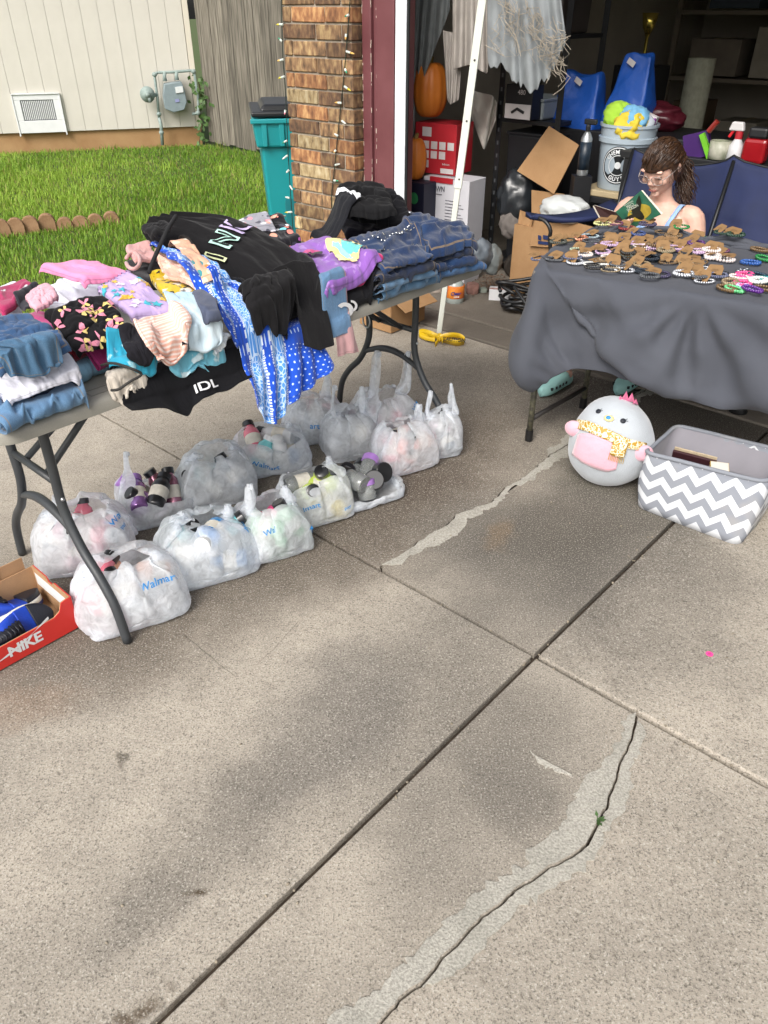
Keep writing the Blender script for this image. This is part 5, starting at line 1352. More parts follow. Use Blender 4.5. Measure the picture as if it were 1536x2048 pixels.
GL = dict(pink=glossy('pink_plastic', 'e07a8c'), coral=glossy('coral_plastic', 'f07a62'), purple=glossy('purple_foil', '9a6fb0', .2, .5), mauve=glossy('rose_foil', 'b0788c', .18, .6), teal=glossy('teal_plastic_b', '3aa0a8'), blue=glossy('blue_plastic', '2f86c4'),
          green=glossy('green_plastic', '5fb878'), lime=glossy('lime_plastic', 'c4d862'), yellow=glossy('yellow_plastic', 'e0c95a'), peach=glossy('peach_plastic', 'e0a486'), black=glossy('black_plastic', '1a1b1e', .35), clear=clearm('clear_plastic', 'd5dad8'), lilac=glossy('lilac_lid', 'a87cc8', .4), slate=glossy('slate_lid', '5f7484', .4), aqua=glossy('aqua_plastic', '7cc8cc'), white=glossy('white_plastic_b', 'd5d7d8', .4), hot=glossy('hotpink_plastic', 'e8508a'))

def bag(label, base, rx, ry, rot, h, hh, bottles, seed, stand=(0., 0.), lean=(0, 0), spread=(1., 1.), prints=(), film=M_BAG, opening=.75, steps=60, hc_=.16):
    """thin carrier bag draped by simulation over the bottles inside it.
    base: picture point of the middle of its footprint; bottles: list of (capsule a, capsule b, radius) in bag space"""
    c0 = P(base[0], base[1], .002)
    nu, nb_, nw, nh = 64, 6, 17, 10
    nv = nb_ + nw + nh
    rng = np.random.default_rng(seed)
    th = np.linspace(0, 2 * np.pi, nu, endpoint=False)
    ce, se = np.cos(th), np.sin(th); k_ = (np.abs(ce) ** 3.2 + np.abs(se) ** 3.2) ** (-1 / 3.2)      # rounded rectangle
    X = np.zeros((nu, nv, 3))
    for j in range(nv):
        if j < nb_: s_ = .05 + .90 * j / (nb_ - 1); z = .002 + .010 * max(0, j - nb_ + 2)
        else: s_ = 1.; z = .012 + h * (j - nb_ + 1) / nw
        X[:, j, 0] = ce * k_ * rx * s_; X[:, j, 1] = se * k_ * ry * s_; X[:, j, 2] = z
    ru = np.linalg.norm(np.diff(X, axis=0), axis=-1); rv = np.linalg.norm(np.diff(X, axis=1), axis=-1); wr_ = np.linalg.norm(X[0] - X[-1], axis=-1)
    hc = nu // 8                                        # half width of a handle in columns
    side = np.zeros((nu, nv), bool); side[:, :nb_ + nw] = True
    cc = (nu // 2, 0)
    for c in cc:
        for d in range(-hc, hc + 1): side[(c + d) % nu, nb_ + nw:] = True
    ku = np.where(side[:-1] & side[1:], 1., 0.); kv = np.where(side[:, :-1] & side[:, 1:], 1., 0.)
    rv = rv.copy(); rv[:, nb_ + nw - 1:] = hh / nh
    for j in range(nb_ + nw, nv):
        X[:, j] = X[:, nb_ + nw - 1]; X[:, j, 2] += hh * (j - nb_ - nw + 1) / nh
        for c in cc:                                     # handles narrow upward
            for d in range(-hc, hc + 1):
                f_ = 1 - .35 * (j - nb_ - nw) / nh; i_ = (c + d) % nu
                X[i_, j, 1] = X[i_, j, 1] * f_
    ru = ru * 1.10; rv = rv * 1.04
    lump = .028 * fbm(np.stack([ce * 1.5 + seed, se * 1.5], -1), seed, 1., 2)[:, None]
    X += rng.normal(0, .005, X.shape); X[..., 2] = np.maximum(X[..., 2], .002)
    hcap = hc_
    def collide(Y, Pv):
        # packed bottles fill a rounded block; the film cannot enter it
        q = (np.abs(Y[..., 0]) / (rx * .95)) ** 3.4 + (np.abs(Y[..., 1]) / (ry * .95)) ** 3.4 + (np.maximum(Y[..., 2] - lump, 0) / hcap) ** 3.4
        m_ = (q < 1)
        if m_.any():
            sc = np.clip(q ** (-1 / 3.4), 1, 1.35)
            up = (Y[..., 2] > hcap * .72) & m_
            Y[..., 0] = np.where(m_ & ~up, Y[..., 0] * sc, Y[..., 0]); Y[..., 1] = np.where(m_ & ~up, Y[..., 1] * sc, Y[..., 1])
            Y[..., 2] = np.where(up, Y[..., 2] + (hcap * np.clip(1 - (np.abs(Y[..., 0]) / (rx * .95)) ** 3.4 - (np.abs(Y[..., 1]) / (ry * .95)) ** 3.4, 0, 1) ** (1 / 3.4) + lump - Y[..., 2]).clip(0, .02), Y[..., 2])
            Pv += (Y - Pv) * np.where(m_, .6, 0)[..., None]
        low = Y[..., 2] < .002
        Y[..., 2] = np.where(low, .002, Y[..., 2]); Pv[..., :2] += (Y[..., :2] - Pv[..., :2]) * np.where(low, .9, 0)[..., None]
        rr = np.sqrt((Y[..., 0] / (rx * 1.05)) ** 2 + (Y[..., 1] / (ry * 1.05)) ** 2); big = rr > 1.28
        Y[..., :2] = np.where(big[..., None], Y[..., :2] / (rr / 1.28)[..., None], Y[..., :2])
        sk = np.maximum(np.abs(Y[..., 0]) / rx, np.abs(Y[..., 1]) / ry) / (.86 + np.clip(Y[..., 2], 0, .05) * 3.4); Y[..., :2] = np.where(((Y[..., 2] < .05) & (sk > 1))[..., None], Y[..., :2] / sk[..., None], Y[..., :2])
    tg = {}
    for q, c in enumerate(cc):
        sx = -1 if q == 0 else 1
        tg[c] = np.array([sx * rx * spread[q] + lean[0], lean[1], stand[q]])
    def extra(Y, st):
        # the mouth of a carrier bag gathers inward; standing handles are held up
        f_ = .018 * (1 - opening)
        Y[:, nb_ + nw - 5:nb_ + nw, :2] *= (1 - f_)
        for q, c in enumerate(cc):
            if stand[q] > 0:
                cols = [(c + d) % nu for d in range(-hc, hc + 1)]
                Y[cols, -1] += (tg[c] + np.stack([np.zeros(len(cols)), np.linspace(-.018, .018, len(cols)), np.zeros(len(cols))], 1) - Y[cols, -1]) * .25
    def hem(Y):
        for c in cc:
            for d in range(1, hc + 1):
                i_, j_ = (c + d) % nu, (c - d) % nu; m_ = (Y[i_, -1] + Y[j_, -1]) / 2; Y[i_, -1] = Y[i_, -1] * .3 + m_ * .7; Y[j_, -1] = Y[j_, -1] * .3 + m_ * .7
    X = pbd(X, ru, rv, collide, steps, 4, None, g=.0007, bend=.10, extra=extra, hem=hem, wrap=wr_, ku=ku, kv=kv, shear=.3, damp=.95)
    # sharp little creases
    Xp = np.concatenate([X[-1:], X, X[:1]], 0); N = gnorm(Xp)[1:-1]
    cen = X.mean((0, 1)); sg = np.sign(((X - cen) * N).sum(-1).mean()) or 1
    uu = np.stack([np.cos(th)[:, None] * 2 + np.zeros((1, nv)), np.sin(th)[:, None] * 2 + np.zeros((1, nv)), np.zeros((nu, 1)) + np.linspace(0, 2.5, nv)[None, :]], -1)
    cr = (1 - 2 * np.abs(fbm(uu, seed, 1.7, 3))) * .7 + (1 - 2 * np.abs(fbm(uu + 5, seed + 3, 4.5, 2))) * .45; amp = np.clip((np.arange(nv) - 2) / 6, 0, 1) * .009
    X = X + N * sg * (cr * amp[None, :])[..., None]; X[..., 2] = np.maximum(X[..., 2], .0015)
    Rz = np.array([[math.cos(rot), -math.sin(rot), 0], [math.sin(rot), math.cos(rot), 0], [0, 0, 1]])
    Wd = X @ Rz.T + c0
    idx = np.arange(nu * nv).reshape(nu, nv); f = []
    for i in range(nu):
        i2 = (i + 1) % nu
        for j in range(nv - 1):
            hole = any(((i - c + nu // 2) % nu - nu // 2) in (-3, -2, -1, 0, 1, 2) for c in cc) and nb_ + nw + 1 <= j < nv - 2
            if not hole and side[i, j] and side[i2, j] and side[i, j + 1] and side[i2, j + 1]: f.append((idx[i, j], idx[i2, j], idx[i2, j + 1], idx[i, j + 1]))
    f.append(tuple(idx[::-1, 0]))
    used = np.unique(np.concatenate([np.array(q) for q in f])); remap = -np.ones(nu * nv, int); remap[used] = np.arange(len(used))
    root = thing('carrier_bag', label, 'plastic bag', c0, group=None)
    me = mesh('film', (Wd - c0).reshape(-1, 3)[used], [tuple(remap[list(q)]) for q in f])
    o = link('film', me, film, root, smooth=True)
    sb = o.modifiers.new('subsurf', 'SUBSURF'); sb.levels = 1; sb.render_levels = 1
    c = Cloth(); Wc = np.concatenate([Wd, Wd[:1]], 0); c.X = Wc; c.N = np.concatenate([N, N[:1]], 0) @ Rz.T * sg; c.wh = (float(ru.sum(0)[nb_ + 2]) + float(wr_[nb_ + 2]), float(rv.sum(1).mean())); c.base = c0; c.o = root
    for (txt, ang, hgt, size, tilt) in prints:
        v2, ff = text2d(txt, .012); s0 = (ang % 360) / 360 * c.wh[0]
        decal(c, xf(v2, s0, hgt + rx * .72, size, tilt), ff, M_PRINT, 'print', .0025, .02)
    return root, c0, Rz, X
def heap(n, rx, ry, seed, r0=.03, l0=.16, upright=0., zcap=.15):
    rng = np.random.default_rng(seed); out = []
    for i in range(n):
        lay = i // 3; a = rng.uniform(0, 6.28); r = r0 * rng.uniform(.9, 1.12); ln = l0 * rng.uniform(.85, 1.15)
        ph = i * 2.4 + seed; cx, cy = .48 * rx * math.cos(ph), .48 * ry * math.sin(ph)
        if rng.random() < upright: ax = np.array([rng.normal(0, .5), rng.normal(0, .5), .9]); ln *= .85
        else: ax = np.array([math.cos(a), math.sin(a), rng.uniform(-.1, .5)])
        ax /= np.linalg.norm(ax); mid = np.array([cx, cy, 0]); hz = abs(ax[2]) * ln / 2
        mid[2] = max(r + .006 + lay * r * 1.7 + hz * .6, r + .006 + hz)
        mid[2] = min(mid[2], max(r + .006, zcap - hz * .9 - r * .5))
        A_, B_ = mid - ax * (ln / 2 - r * .6), mid + ax * (ln / 2 - r * .6)
        lim = np.array([rx - r * 1.15, ry - r * 1.15])
        A_[:2] = np.clip(A_[:2], -lim, lim); B_[:2] = np.clip(B_[:2], -lim, lim); A_[2] = max(A_[2], r + .006); B_[2] = max(B_[2], r + .006)
        out.append((A_, B_, r))
    return out
BAGS = [  # label, base px, rx, ry, rot, h, hh, n bottles, colours, seed, stand, lean, prints, bottle words, jars?
    ('tied white carrier bag with peach and pink bottles behind the near table leg', (268, 1212), .155, .13, .5, .21, .13, 7, ['peach', 'pink', 'slate', 'peach', 'white'], 1, (0, 0), (0, 0), [('Walmart', 300, .15, .022, -.2)], 'peach and pink', .35),
    ('carrier bag with glowing pink bottles at the end of the table', (178, 1108), .150, .125, .35, .20, .15, 7, ['pink', 'mauve', 'hot', 'slate', 'pink'], 2, (.235, 0), (.02, .0), [('Wal', 325, .19, .024, .0), ('pay', 325, .155, .015, .0)], 'pink', .5),
    ('carrier bag tinted aqua by the blue bottles inside', (418, 1128), .150, .125, .45, .22, .13, 7, ['aqua', 'blue', 'teal', 'white', 'aqua'], 3, (.20, .19), (.02, .02), [('Walmart', 330, .17, .02, .1)], 'aqua and blue', .5),
    ('open carrier bag showing shiny purple bottles', (316, 1022), .125, .11, .5, .17, .15, 6, ['purple', 'mauve', 'purple', 'black', 'mauve'], 4, (.25, 0), (0, .05), [('Wal', 330, .14, .02, .0)], 'purple foil', .85),
    ('carrier bag with mint green and hot pink bottles', (546, 1088), .118, .105, .5, .19, .15, 6, ['green', 'hot', 'white', 'green', 'pink'], 5, (.26, .21), (0, 0), [('Wal', 250, .16, .018, .2), ('pay', 320, .13, .018, -.9)], 'green and pink', .5),
    ('carrier bag with a black jar lid poking out of the top', (438, 985), .135, .115, .4, .20, .13, 6, ['slate', 'aqua', 'black', 'slate', 'teal'], 6, (.17, .17), (0, 0), [], 'slate blue', .6),
    ('carrier bag with yellow and lime bottles showing through', (632, 1022), .120, .105, .5, .19, .14, 6, ['lime', 'yellow', 'yellow', 'clear', 'lime'], 7, (.0, .20), (0, 0), [('Walmart', 235, .16, .02, .1), ('pay', 300, .10, .012, .0)], 'yellow and lime', .75),
    ('carrier bag in the back row with blue print, knotted flat', (545, 925), .145, .115, .35, .17, .12, 6, ['white', 'aqua', 'blue', 'pink', 'white'], 8, (.0, .17), (0, 0), [('Walmart', 250, .12, .022, .05)], 'pale mixed', .7),
    ('wide open carrier bag full of clear jars with lilac and black lids', (722, 985), .140, .120, .5, .16, .13, 8, ['clear', 'clear', 'clear', 'clear', 'clear'], 9, (0, 0), (0, .03), [], 'clear', .95),
    ('carrier bag in the back row printed with pay lettering', (632, 868), .125, .11, .35, .20, .15, 5, ['white', 'pink', 'white'], 10, (.0, .27), (0, 0), [('art', 255, .11, .024, .0), ('pay', 290, .11, .024, .0)], 'white', .4),
    ('carrier bag with coral bottles and a round blue logo', (806, 925), .118, .105, .5, .19, .16, 6, ['coral', 'coral', 'pink', 'peach', 'coral'], 11, (.0, .235), (.02, .02), [('Wal', 330, .16, .02, .2)], 'coral', .3),
    ('tall carrier bag with both handles pulled up to a point', (765, 872), .140, .115, .4, .22, .20, 6, ['mauve', 'pink', 'black', 'white'], 12, (.40, .38), (.05, .0), [('Wal', 320, .20, .02, .3), ('pay', 330, .17, .016, .3)], 'mauve', .5),
    ('slim carrier bag with a pink bottle by the far table leg', (876, 900), .085, .080, .3, .19, .18, 4, ['coral', 'pink', 'slate', 'mauve'], 13, (.28, .30), (0, 0), [], 'pink and coral', .4),
    ('plain carrier bag with upright handles behind the jar bag', (700, 900), .115, .10, .4, .21, .17, 5, ['white', 'clear', 'slate'], 14, (.31, .28), (0, 0), [], 'pale', .4),
]
for (lab, base, rx, ry, rot, h, hh, n, cols, sd, stand, lean, prints, words, opening) in BAGS:
    h *= 1.12; hh *= .95; rx *= 1.06; ry *= 1.08; hcb = {4: .145, 9: .13, 8: .155, 13: .17, 12: .19}.get(sd, .175)
    stand = tuple(q + .015 if q > 0 else 0 for q in stand)
    hp = heap(n, rx, ry, sd, .032 if rx > .11 else .028, .16 if rx > .1 else .13, upright=.25 if sd not in (9, 4) else .55, zcap=hcb)
    root, c0, Rz, _ = bag(lab, base, rx, ry, rot, h, hh, hp, sd, stand, lean, (.45, .45), prints, opening=opening, hc_=hcb)
    for i, (a, b, r) in enumerate(hp):
        ax = (b - a) / np.linalg.norm(b - a); ln = np.linalg.norm(b - a) + 1.2 * r; st_ = a - ax * r * .6
        body = GL[cols[i % len(cols)]]; cap = GL['black'] if (i + sd) % 3 else (GL['lilac'] if sd in (4, 9) else GL['white'])
        if sd == 9: jar('clear jar with a %s lid inside the wide open bag' % ('lilac' if i in (6, 7) else 'black'), 'jars in the open bag', c0 + Rz @ st_, Rz @ ax, r * 1.05, ln * .72, body, GL['lilac'] if i in (6, 7) else GL['black'])
        else: bottle('%s bottle with a %s cap in the bag of %s bottles' % ({'hot': 'hot pink', 'clear': 'clear plastic'}.get(cols[i % len(cols)], cols[i % len(cols)]), 'black' if (i + sd) % 3 else ('lilac' if sd == 4 else 'white'), words), words + ' bottles in one bag', c0 + Rz @ st_, Rz @ ax, r, ln, body, cap, .62)

# ================================================================= SHOE BOX AND TRAINERS
M_RED = M('shoebox_red', 'c8322c', .45, .05, 5); M_KRAFT = M('kraft_board', 'b08a66', .85, .08, 12, fine=.06, bscale=300); M_BWHT = M('box_white', 'd8dadb', .6, .04)
q0 = L(P(158, 1256)); bl = .345; bwid = .225; bh = .115; tb_ = .003
xb = thing('shoe_box', 'open red shoe box with kraft inside and white lettering', 'shoe box', W(q0[0], q0[1], .003))
def SB(a0, a1, b0, b1, z0, z1, name, m, bev=.0008): return MB().obox(EA * a0 + EB * b0 + EZ * z0, EA * (a1 - a0), EB * (b1 - b0), EZ * (z1 - z0)).build(name, m, xb, bevel=bev)
SB(-bl, 0, 0, bwid, 0, .003, 'base', M_KRAFT)
fw = MB()
# front wall with the scooped finger cut near its right end
poly = [(-bl, 0), (0, 0), (0, bh), (-.012, bh), (-.03, bh - .004), (-.04, bh - .03), (-.06, bh - .042), (-bl, bh - .046)]
fw.prism(poly, 0, .003, ((0, 0, 0.003), EA, EZ, -EB)); fo = fw.build('front_wall', M_RED, xb)
fw = MB(); fw.prism(poly, -.0035, -.0004, ((0, 0, 0.003), EA, EZ, -EB)); fw.build('front_lining', M_KRAFT, xb)
ew = MB(); poly2 = [(0, 0), (bwid, 0), (bwid, bh), (bwid * .62, bh), (bwid * .58, bh - .014), (bwid * .46, bh - .014), (bwid * .42, bh), (0, bh)]
ew.prism(poly2, 0, .003, ((0, 0, .003), EB, EZ, EA)); ew.build('end_wall', M_RED, xb)
ew = MB(); ew.prism(poly2, -.004, -.0005, ((0, 0, .003), EB, EZ, EA)); ew.build('end_lining', M_KRAFT, xb)
SB(-.0046, -.0042, bwid * .05, bwid * .95, .055, bh - .016, 'inner_label', M_BWHT, 0)
SB(-bl, 0, bwid, bwid + .003, .003, bh, 'back_wall', M_KRAFT); SB(-bl - .003, -bl, 0, bwid, .003, bh, 'end_wall', M_RED)
MB().obox(EA * -.10 + EB * (bwid + .004) + EZ * .02, EA * -.2, EB * .003, EZ * .15).build('lid_flap', M_KRAFT, xb, bevel=.001)
MB().obox(EA * -.02 + EB * (bwid + .008) + EZ * .03, EA * -.075, EB * .003 + EA * -.004, EZ * .125).build('lid_flap', M_KRAFT, xb, bevel=.001)
flat_text('NIKE', .034, EA * -.155 + EZ * .045 - EB * .0032, EA, EZ, .0006, 'lettering', M_BWHT, xb, bold=.03, space=.92).data.transform(Matrix.Identity(4))
sw = []
for t in np.linspace(0, 1, 22):
    x = -.30 + t * .225
    lo = .018 + .070 * max(0, t - .12) ** 1.1; up = .026 + .064 * max(0, t - .02) ** 1.25 - .018 * math.sin(math.pi * t) ** 1.5
    if t < .15: lo = .018 + .018 * (.15 - t) / .15 - .012 * math.sin((.15 - t) / .15 * 1.57); up = .030 + .055 * ((.15 - t) / .15) ** .7
    sw += [(x, min(lo, up)), (x, max(lo, up))]
swv = [EA * x + EZ * (z + .006) - EB * .0037 for x, z in sw]
link('swoosh', mesh('swoosh', swv, [(2 * i, 2 * i + 2, 2 * i + 3, 2 * i + 1) for i in range(21)]), M_BWHT, xb)
M_SBLU = M('shoe_blue', '1f46b8', .55, .12, 25, bump=.2, bscale=160); M_SBLK = M('shoe_black', '1a1c26', .5, .15, 20, bump=.2, bscale=160); M_SWHT = M('midsole_white', 'dcd9cf', .5, .06); M_SOUT = M('outsole_navy', '24306a', .6, .1)
def shoe(label, loc, rz, roll):
    """low trainer, toe along local +X; rows of cross sections"""
    t = thing('trainer', label, 'shoe', loc, rot=(roll, 0, rz), group='trainers in the shoe box')
    n = 26; Ls = .285; xs = np.linspace(0, 1, n)
    def wid(s): return .052 * (1 - .35 * math.exp(-((s - .0) / .12) ** 2)) * (1 - .30 * math.exp(-((s - .42) / .16) ** 2)) * math.sqrt(max(.02, 1 - max(0, (s - .72) / .28) ** 2.2)) * math.sqrt(max(.05, 1 - max(0, (.1 - s) / .1) ** 2))
    def top(s): return .085 + .012 * math.exp(-(s / .12) ** 2) - .018 * math.exp(-((s - .3) / .12) ** 2) - .055 * (1 / (1 + math.exp(-(s - .62) * 16)))
    def ring(s, w_, z0, z1, k, p=2.4):
        out = []
        for j in range(k):
            a = 2 * math.pi * j / k; c_, s_ = math.cos(a), math.sin(a)
            out.append((s * Ls, w_ * np.sign(c_) * abs(c_) ** (2 / p), (z0 + z1) / 2 + (z1 - z0) / 2 * np.sign(s_) * abs(s_) ** (2 / p)))
        return out
    def loft(name, m, z0f, z1f, wf, p=2.4, par=t, k=16, s0=0., s1=1.):
        v = []; f = []; ss = np.linspace(s0, s1, n)
        for s in ss: v += ring(s, wid(s) * wf, z0f(s), z1f(s), k, p)
        for i in range(n - 1):
            for j in range(k): f.append((i * k + j, i * k + (j + 1) % k, (i + 1) * k + (j + 1) % k, (i + 1) * k + j))
        f.append(tuple(reversed(range(k)))); f.append(tuple(range((n - 1) * k, n * k)))
        me = mesh(name, v, f); bm = bmesh.new(); bm.from_mesh(me); bmesh.ops.recalc_face_normals(bm, faces=bm.faces[:]); bm.to_mesh(me); bm.free()
        return link(name, me, m, par, smooth=True)
    loft('outsole', M_SOUT, lambda s: 0, lambda s: .012, 1.05, 8)
    loft('midsole', M_SWHT, lambda s: .010, lambda s: .030, 1.07, 6)
    loft('upper', M_SBLU, lambda s: .02, lambda s: top(s), .98, 2.6)
    loft('toe_box', M_SBLU, lambda s: .026, lambda s: top(s) + .002, 1.0, 2.6, s0=.66, s1=.985)
    loft('toe_cap', M_SBLK, lambda s: .024, lambda s: .045, 1.025, 4, s0=.80, s1=1.0)
    loft('quarter', M_SBLK, lambda s: .03, lambda s: top(s) * .88, 1.015, 3, s0=.16, s1=.46)
    loft('tongue', M_SBLK, lambda s: .05, lambda s: top(s) + .014, .45, 2.2, s0=.34, s1=.66)
    lc = MB()
    for i in range(6):
        s = .40 + i * .045; w_ = wid(s) * .5; z = top(s) + .012
        lc.tube([(s * Ls, -w_, z - .010), (s * Ls + .004, 0, z + .004), (s * Ls, w_, z - .010)], .0028, 5)
    lc.build('laces', M_SBLK, t, smooth=True)
    return t
rzA = YAW_A
shoe('blue and black trainer resting on its heel at the back of the shoe box', np.array(xb.location) + EA * -.305 + EB * .155 + EZ * .022, rzA + .05, -.35)
shoe('blue and black trainer lying on its side along the box front', np.array(xb.location) + EA * -.325 + EB * .082 + EZ * .035, rzA + .03, .95)
# ================================================================= RIGHT TABLE WITH GREY CLOTH
tv = np.array([.17, -.985]); tv /= np.linalg.norm(tv); wv2 = np.array([-tv[1], tv[0]])     # along the table, across it (away from us)
RC = np.array([1.03, .765]); RL, RW, RZ = 1.32, .70, .735
def RT(s, w, z):
    q = RC + tv * s + wv2 * w; return W(q[0], q[1], z)
def toRT(p):
    q = L(p); d = q[:2] - RC; return np.array([d @ tv, d @ wv2, q[2]])
rt = thing('camping_table', 'dark framed camping table under the grey sheet', 'table', RT(RL / 2, RW / 2, 0)); RTl = np.array(rt.location)
M_DM = M('dark_leg_metal', '33302f', .45, .2, 15, bump=.1, bscale=150); M_BP = M('black_leg_plastic', '151516', .5, .1)
MB().obox(rel(RT(0, 0, RZ - .03), RTl), rel(RT(RL, 0, 0), RT(0, 0, 0)), rel(RT(0, RW, 0), RT(0, 0, 0)), EZ * .027).build('tabletop', M('table_board', '6b6660', .6), rt, bevel=.008)
f1, f2 = P(1057, 880), P(1165, 815)
for i, (x, y) in enumerate((tuple(f1[:2]), tuple(f2[:2]), tuple(RT(RL - .09, .09, 0)[:2]), tuple(RT(RL - .09, RW - .1, 0)[:2]))):
    tx = np.array([x, y, 0]); 
    lg = MB().tube([rel(tx + EZ * .30, RTl), rel(tx + EZ * .70, RTl)], .016, 12).build('leg', M_DM, rt, smooth=True)
    MB().tube([rel(tx + EZ * .045, RTl), rel(tx + EZ * .34, RTl)], .0125, 12).build('leg_tube', M('mottled_tube', '6b6a55', .6, .5, 60, base2='3a3734'), lg, smooth=True)
    MB().tube([rel(tx + EZ * .29, RTl), rel(tx + EZ * .345, RTl)], .0185, 12).build('collar', M_BP, lg, smooth=False)
    MB().tube([rel(tx + EZ * .0, RTl), rel(tx + EZ * .05, RTl)], .0165, 12).build('foot_cap', M_BP, lg, smooth=False)
MB().tube([rel(f1 + EZ * .10, RTl), rel(f2 + EZ * .10, RTl)], .011, 10).build('stretcher', M_DM, rt, smooth=True)
pr_ = RT(RL - .09, .09, .1), RT(RL - .09, RW - .1, .1)
MB().tube([rel(pr_[0], RTl), rel(pr_[1], RTl)], .011, 10).build('stretcher', M_DM, rt, smooth=True)
# --- the fitted sheet: simulated over the table
nu, nv = 96, 70; ovs, ovw = .30, .335
u, v = np.meshgrid(np.linspace(-ovs, RL + ovs, nu), np.linspace(-ovw, RW + .30, nv), indexing='ij')
X = np.stack([u, v, np.full_like(u, RZ + .03) + .012 * fbm(np.stack([u, v], -1), 3, 5., 2)], -1)
ru = np.linalg.norm(np.diff(X[..., :2], axis=0), axis=-1) * 1.02; rv = np.linalg.norm(np.diff(X[..., :2], axis=1), axis=-1) * 1.02
def boxc(Y, Pv):
    x0, x1, y0, y1 = -.004, RL + .004, -.004, RW + .004
    ins = (Y[..., 0] > x0) & (Y[..., 0] < x1) & (Y[..., 1] > y0) & (Y[..., 1] < y1) & (Y[..., 2] < RZ + .004)
    up = ins & (Y[..., 2] > RZ - .03)
    Y[..., 2] = np.where(up, RZ + .004, Y[..., 2]); Pv += (Y - Pv) * np.where(up, .8, 0)[..., None]
    sd = ins & ~up
    d = np.stack([Y[..., 0] - x0, x1 - Y[..., 0], Y[..., 1] - y0, y1 - Y[..., 1]], -1); k = d.argmin(-1)
    Y[..., 0] = np.where(sd & (k == 0), x0, np.where(sd & (k == 1), x1, Y[..., 0])); Y[..., 1] = np.where(sd & (k == 2), y0, np.where(sd & (k == 3), y1, Y[..., 1]))
cu_, cv_ = (u - RL / 2) / (RL / 2 + ovs), (v - (RW + .3 - ovw) / 2) / ((RW + .3 + ovw) / 2)
X[..., 0] = RL / 2 + cu_ * np.sqrt(1 - .40 * cv_ ** 4) * (RL / 2 + ovs); X[..., 1] = (RW + .3 - ovw) / 2 + cv_ * np.sqrt(1 - .40 * cu_ ** 4) * ((RW + .3 + ovw) / 2)
ru = np.linalg.norm(np.diff(X[..., :2], axis=0), axis=-1) * 1.025; rv = np.linalg.norm(np.diff(X[..., :2], axis=1), axis=-1) * 1.02
for k_, f_ in ((0, .70), (1, .82), (2, .92)):
    ru[:, k_] *= f_; ru[:, -1 - k_] *= f_; rv[k_] *= f_; rv[-1 - k_] *= f_
ph = RNG.uniform(0, 6.28, 6)
def puff(Y, st):
    # slack gathered to the right of the middle, as the sheet was pulled over the table
    k = np.clip((st / 30.), 0, 1)
    Y[..., 1] += -np.where((Y[..., 2] < RZ - .05) & (Y[..., 1] < .05), .0006, 0) * k * np.sin(Y[..., 0] * 13 + ph[0])
X = pbd(X, ru, rv, boxc, 130, 8, None, g=.0010, bend=.18, damp=.965, extra=puff)
loc2 = np.concatenate([(RC + X[..., :1] * tv + X[..., 1:2] * wv2), X[..., 2:]], -1)
pm_ = np.stack([u, v], -1); hang = np.clip((RZ - X[..., 2]) / .1, 0, 1)
N = gnorm(loc2); sg = 1 if N[..., 2].mean() > 0 else -1
dg = np.stack([u * .8 + v * 1.4, u * -1.2 + v * .5], -1)
# swags hanging from the front corner and from where the sheet was bunched
s0_, v0_ = .60, .02
th_ = np.arctan2(v0_ - v, u - s0_); fan = np.sin(th_ * 11) * np.exp(-np.hypot(u - s0_, v - v0_) / .55) * (v < .02)
th2 = np.arctan2(.02 - v, u - .02); rad2 = np.hypot(u - .02, v - .02); swag = np.sin(rad2 * 38 + th2 * 2.5) * np.exp(-((th2 - .75) / .45) ** 2) * (v < .02) * np.clip(rad2 / .1, 0, 1)
loc2 = loc2 + N * sg * ((1 - 2 * np.abs(fbm(dg, 5, 4., 4))) * (.003 + .011 * hang) + .020 * np.sign(fan) * np.abs(fan) ** .7 * hang + .013 * swag * hang)[..., None]
sheet = cloth_obj('grey_sheet', loc2, M('grey_sheet', '42454e', .9, .06, 3, sheen=.06, bump=.5, bscale=260, bdist=.0015, base2='4b4e56'), thick=.002, wh=(RL + 2 * ovs, RW + ovw + .3))
tag(sheet.o, 'slate grey fitted sheet with gathered hem draped over the right table', 'table cover')
FR = Field(.6, 2.4, -1.0, 1.4); FR.stamp(loc2, RZ - .05)
# --- bracelets on kraft cards
KRAFT = M('kraft_card', '866844', .85, .10, 30, fine=.05, bscale=300); INK = M('card_ink', '4a3420', .8)
BC = {}
def bead_m(c, metal=0., rough=.25): 
    k = 'bead_' + c
    return M(k, c, rough, .25, 160, coat=.4, metal=metal)
cardp = [(-.030, -.021), (-.012, -.021), (-.009, -.014), (.009, -.014), (.012, -.021), (.030, -.021), (.030, .012), (.022, .030), (-.022, .030), (-.030, .012)]
def card_mesh():
    if 'card' not in BC:
        mb = MB(); mb.prism(cardp, 0, .0007); BC['card'] = mb.mesh('card', KRAFT)
        mk = MB()
        for y, w in ((.006, .022), (.000, .028), (-.006, .016)): mk.box((0, y, .0010), (w, .0016, .0003))
        BC['mark'] = mk.mesh('mark', INK)
    return BC['card'], BC['mark']
def ring_mesh(c, br, strands, sq, metal):
    key = (c, br, strands, sq)
    if key in BC: return BC[key]
    mb = MB(); R = .034
    for s in range(strands):
        n = max(12, int(2 * math.pi * R / (br * 1.9))); ph_ = random.random()
        for i in range(n):
            a = 2 * math.pi * (i + ph_) / n; rr = R * (1 + .05 * math.sin(2 * a + s)) - s * .003
            mb.ball((rr * math.cos(a), rr * sq * math.sin(a) + s * br * .8, br * (1 + .5 * s) + .001), br * random.uniform(.9, 1.08), 6, 4)
    BC[key] = mb.mesh('beads', bead_m(c, metal)); BC[key].polygons.foreach_set('use_smooth', [True] * len(BC[key].polygons)); return BC[key]
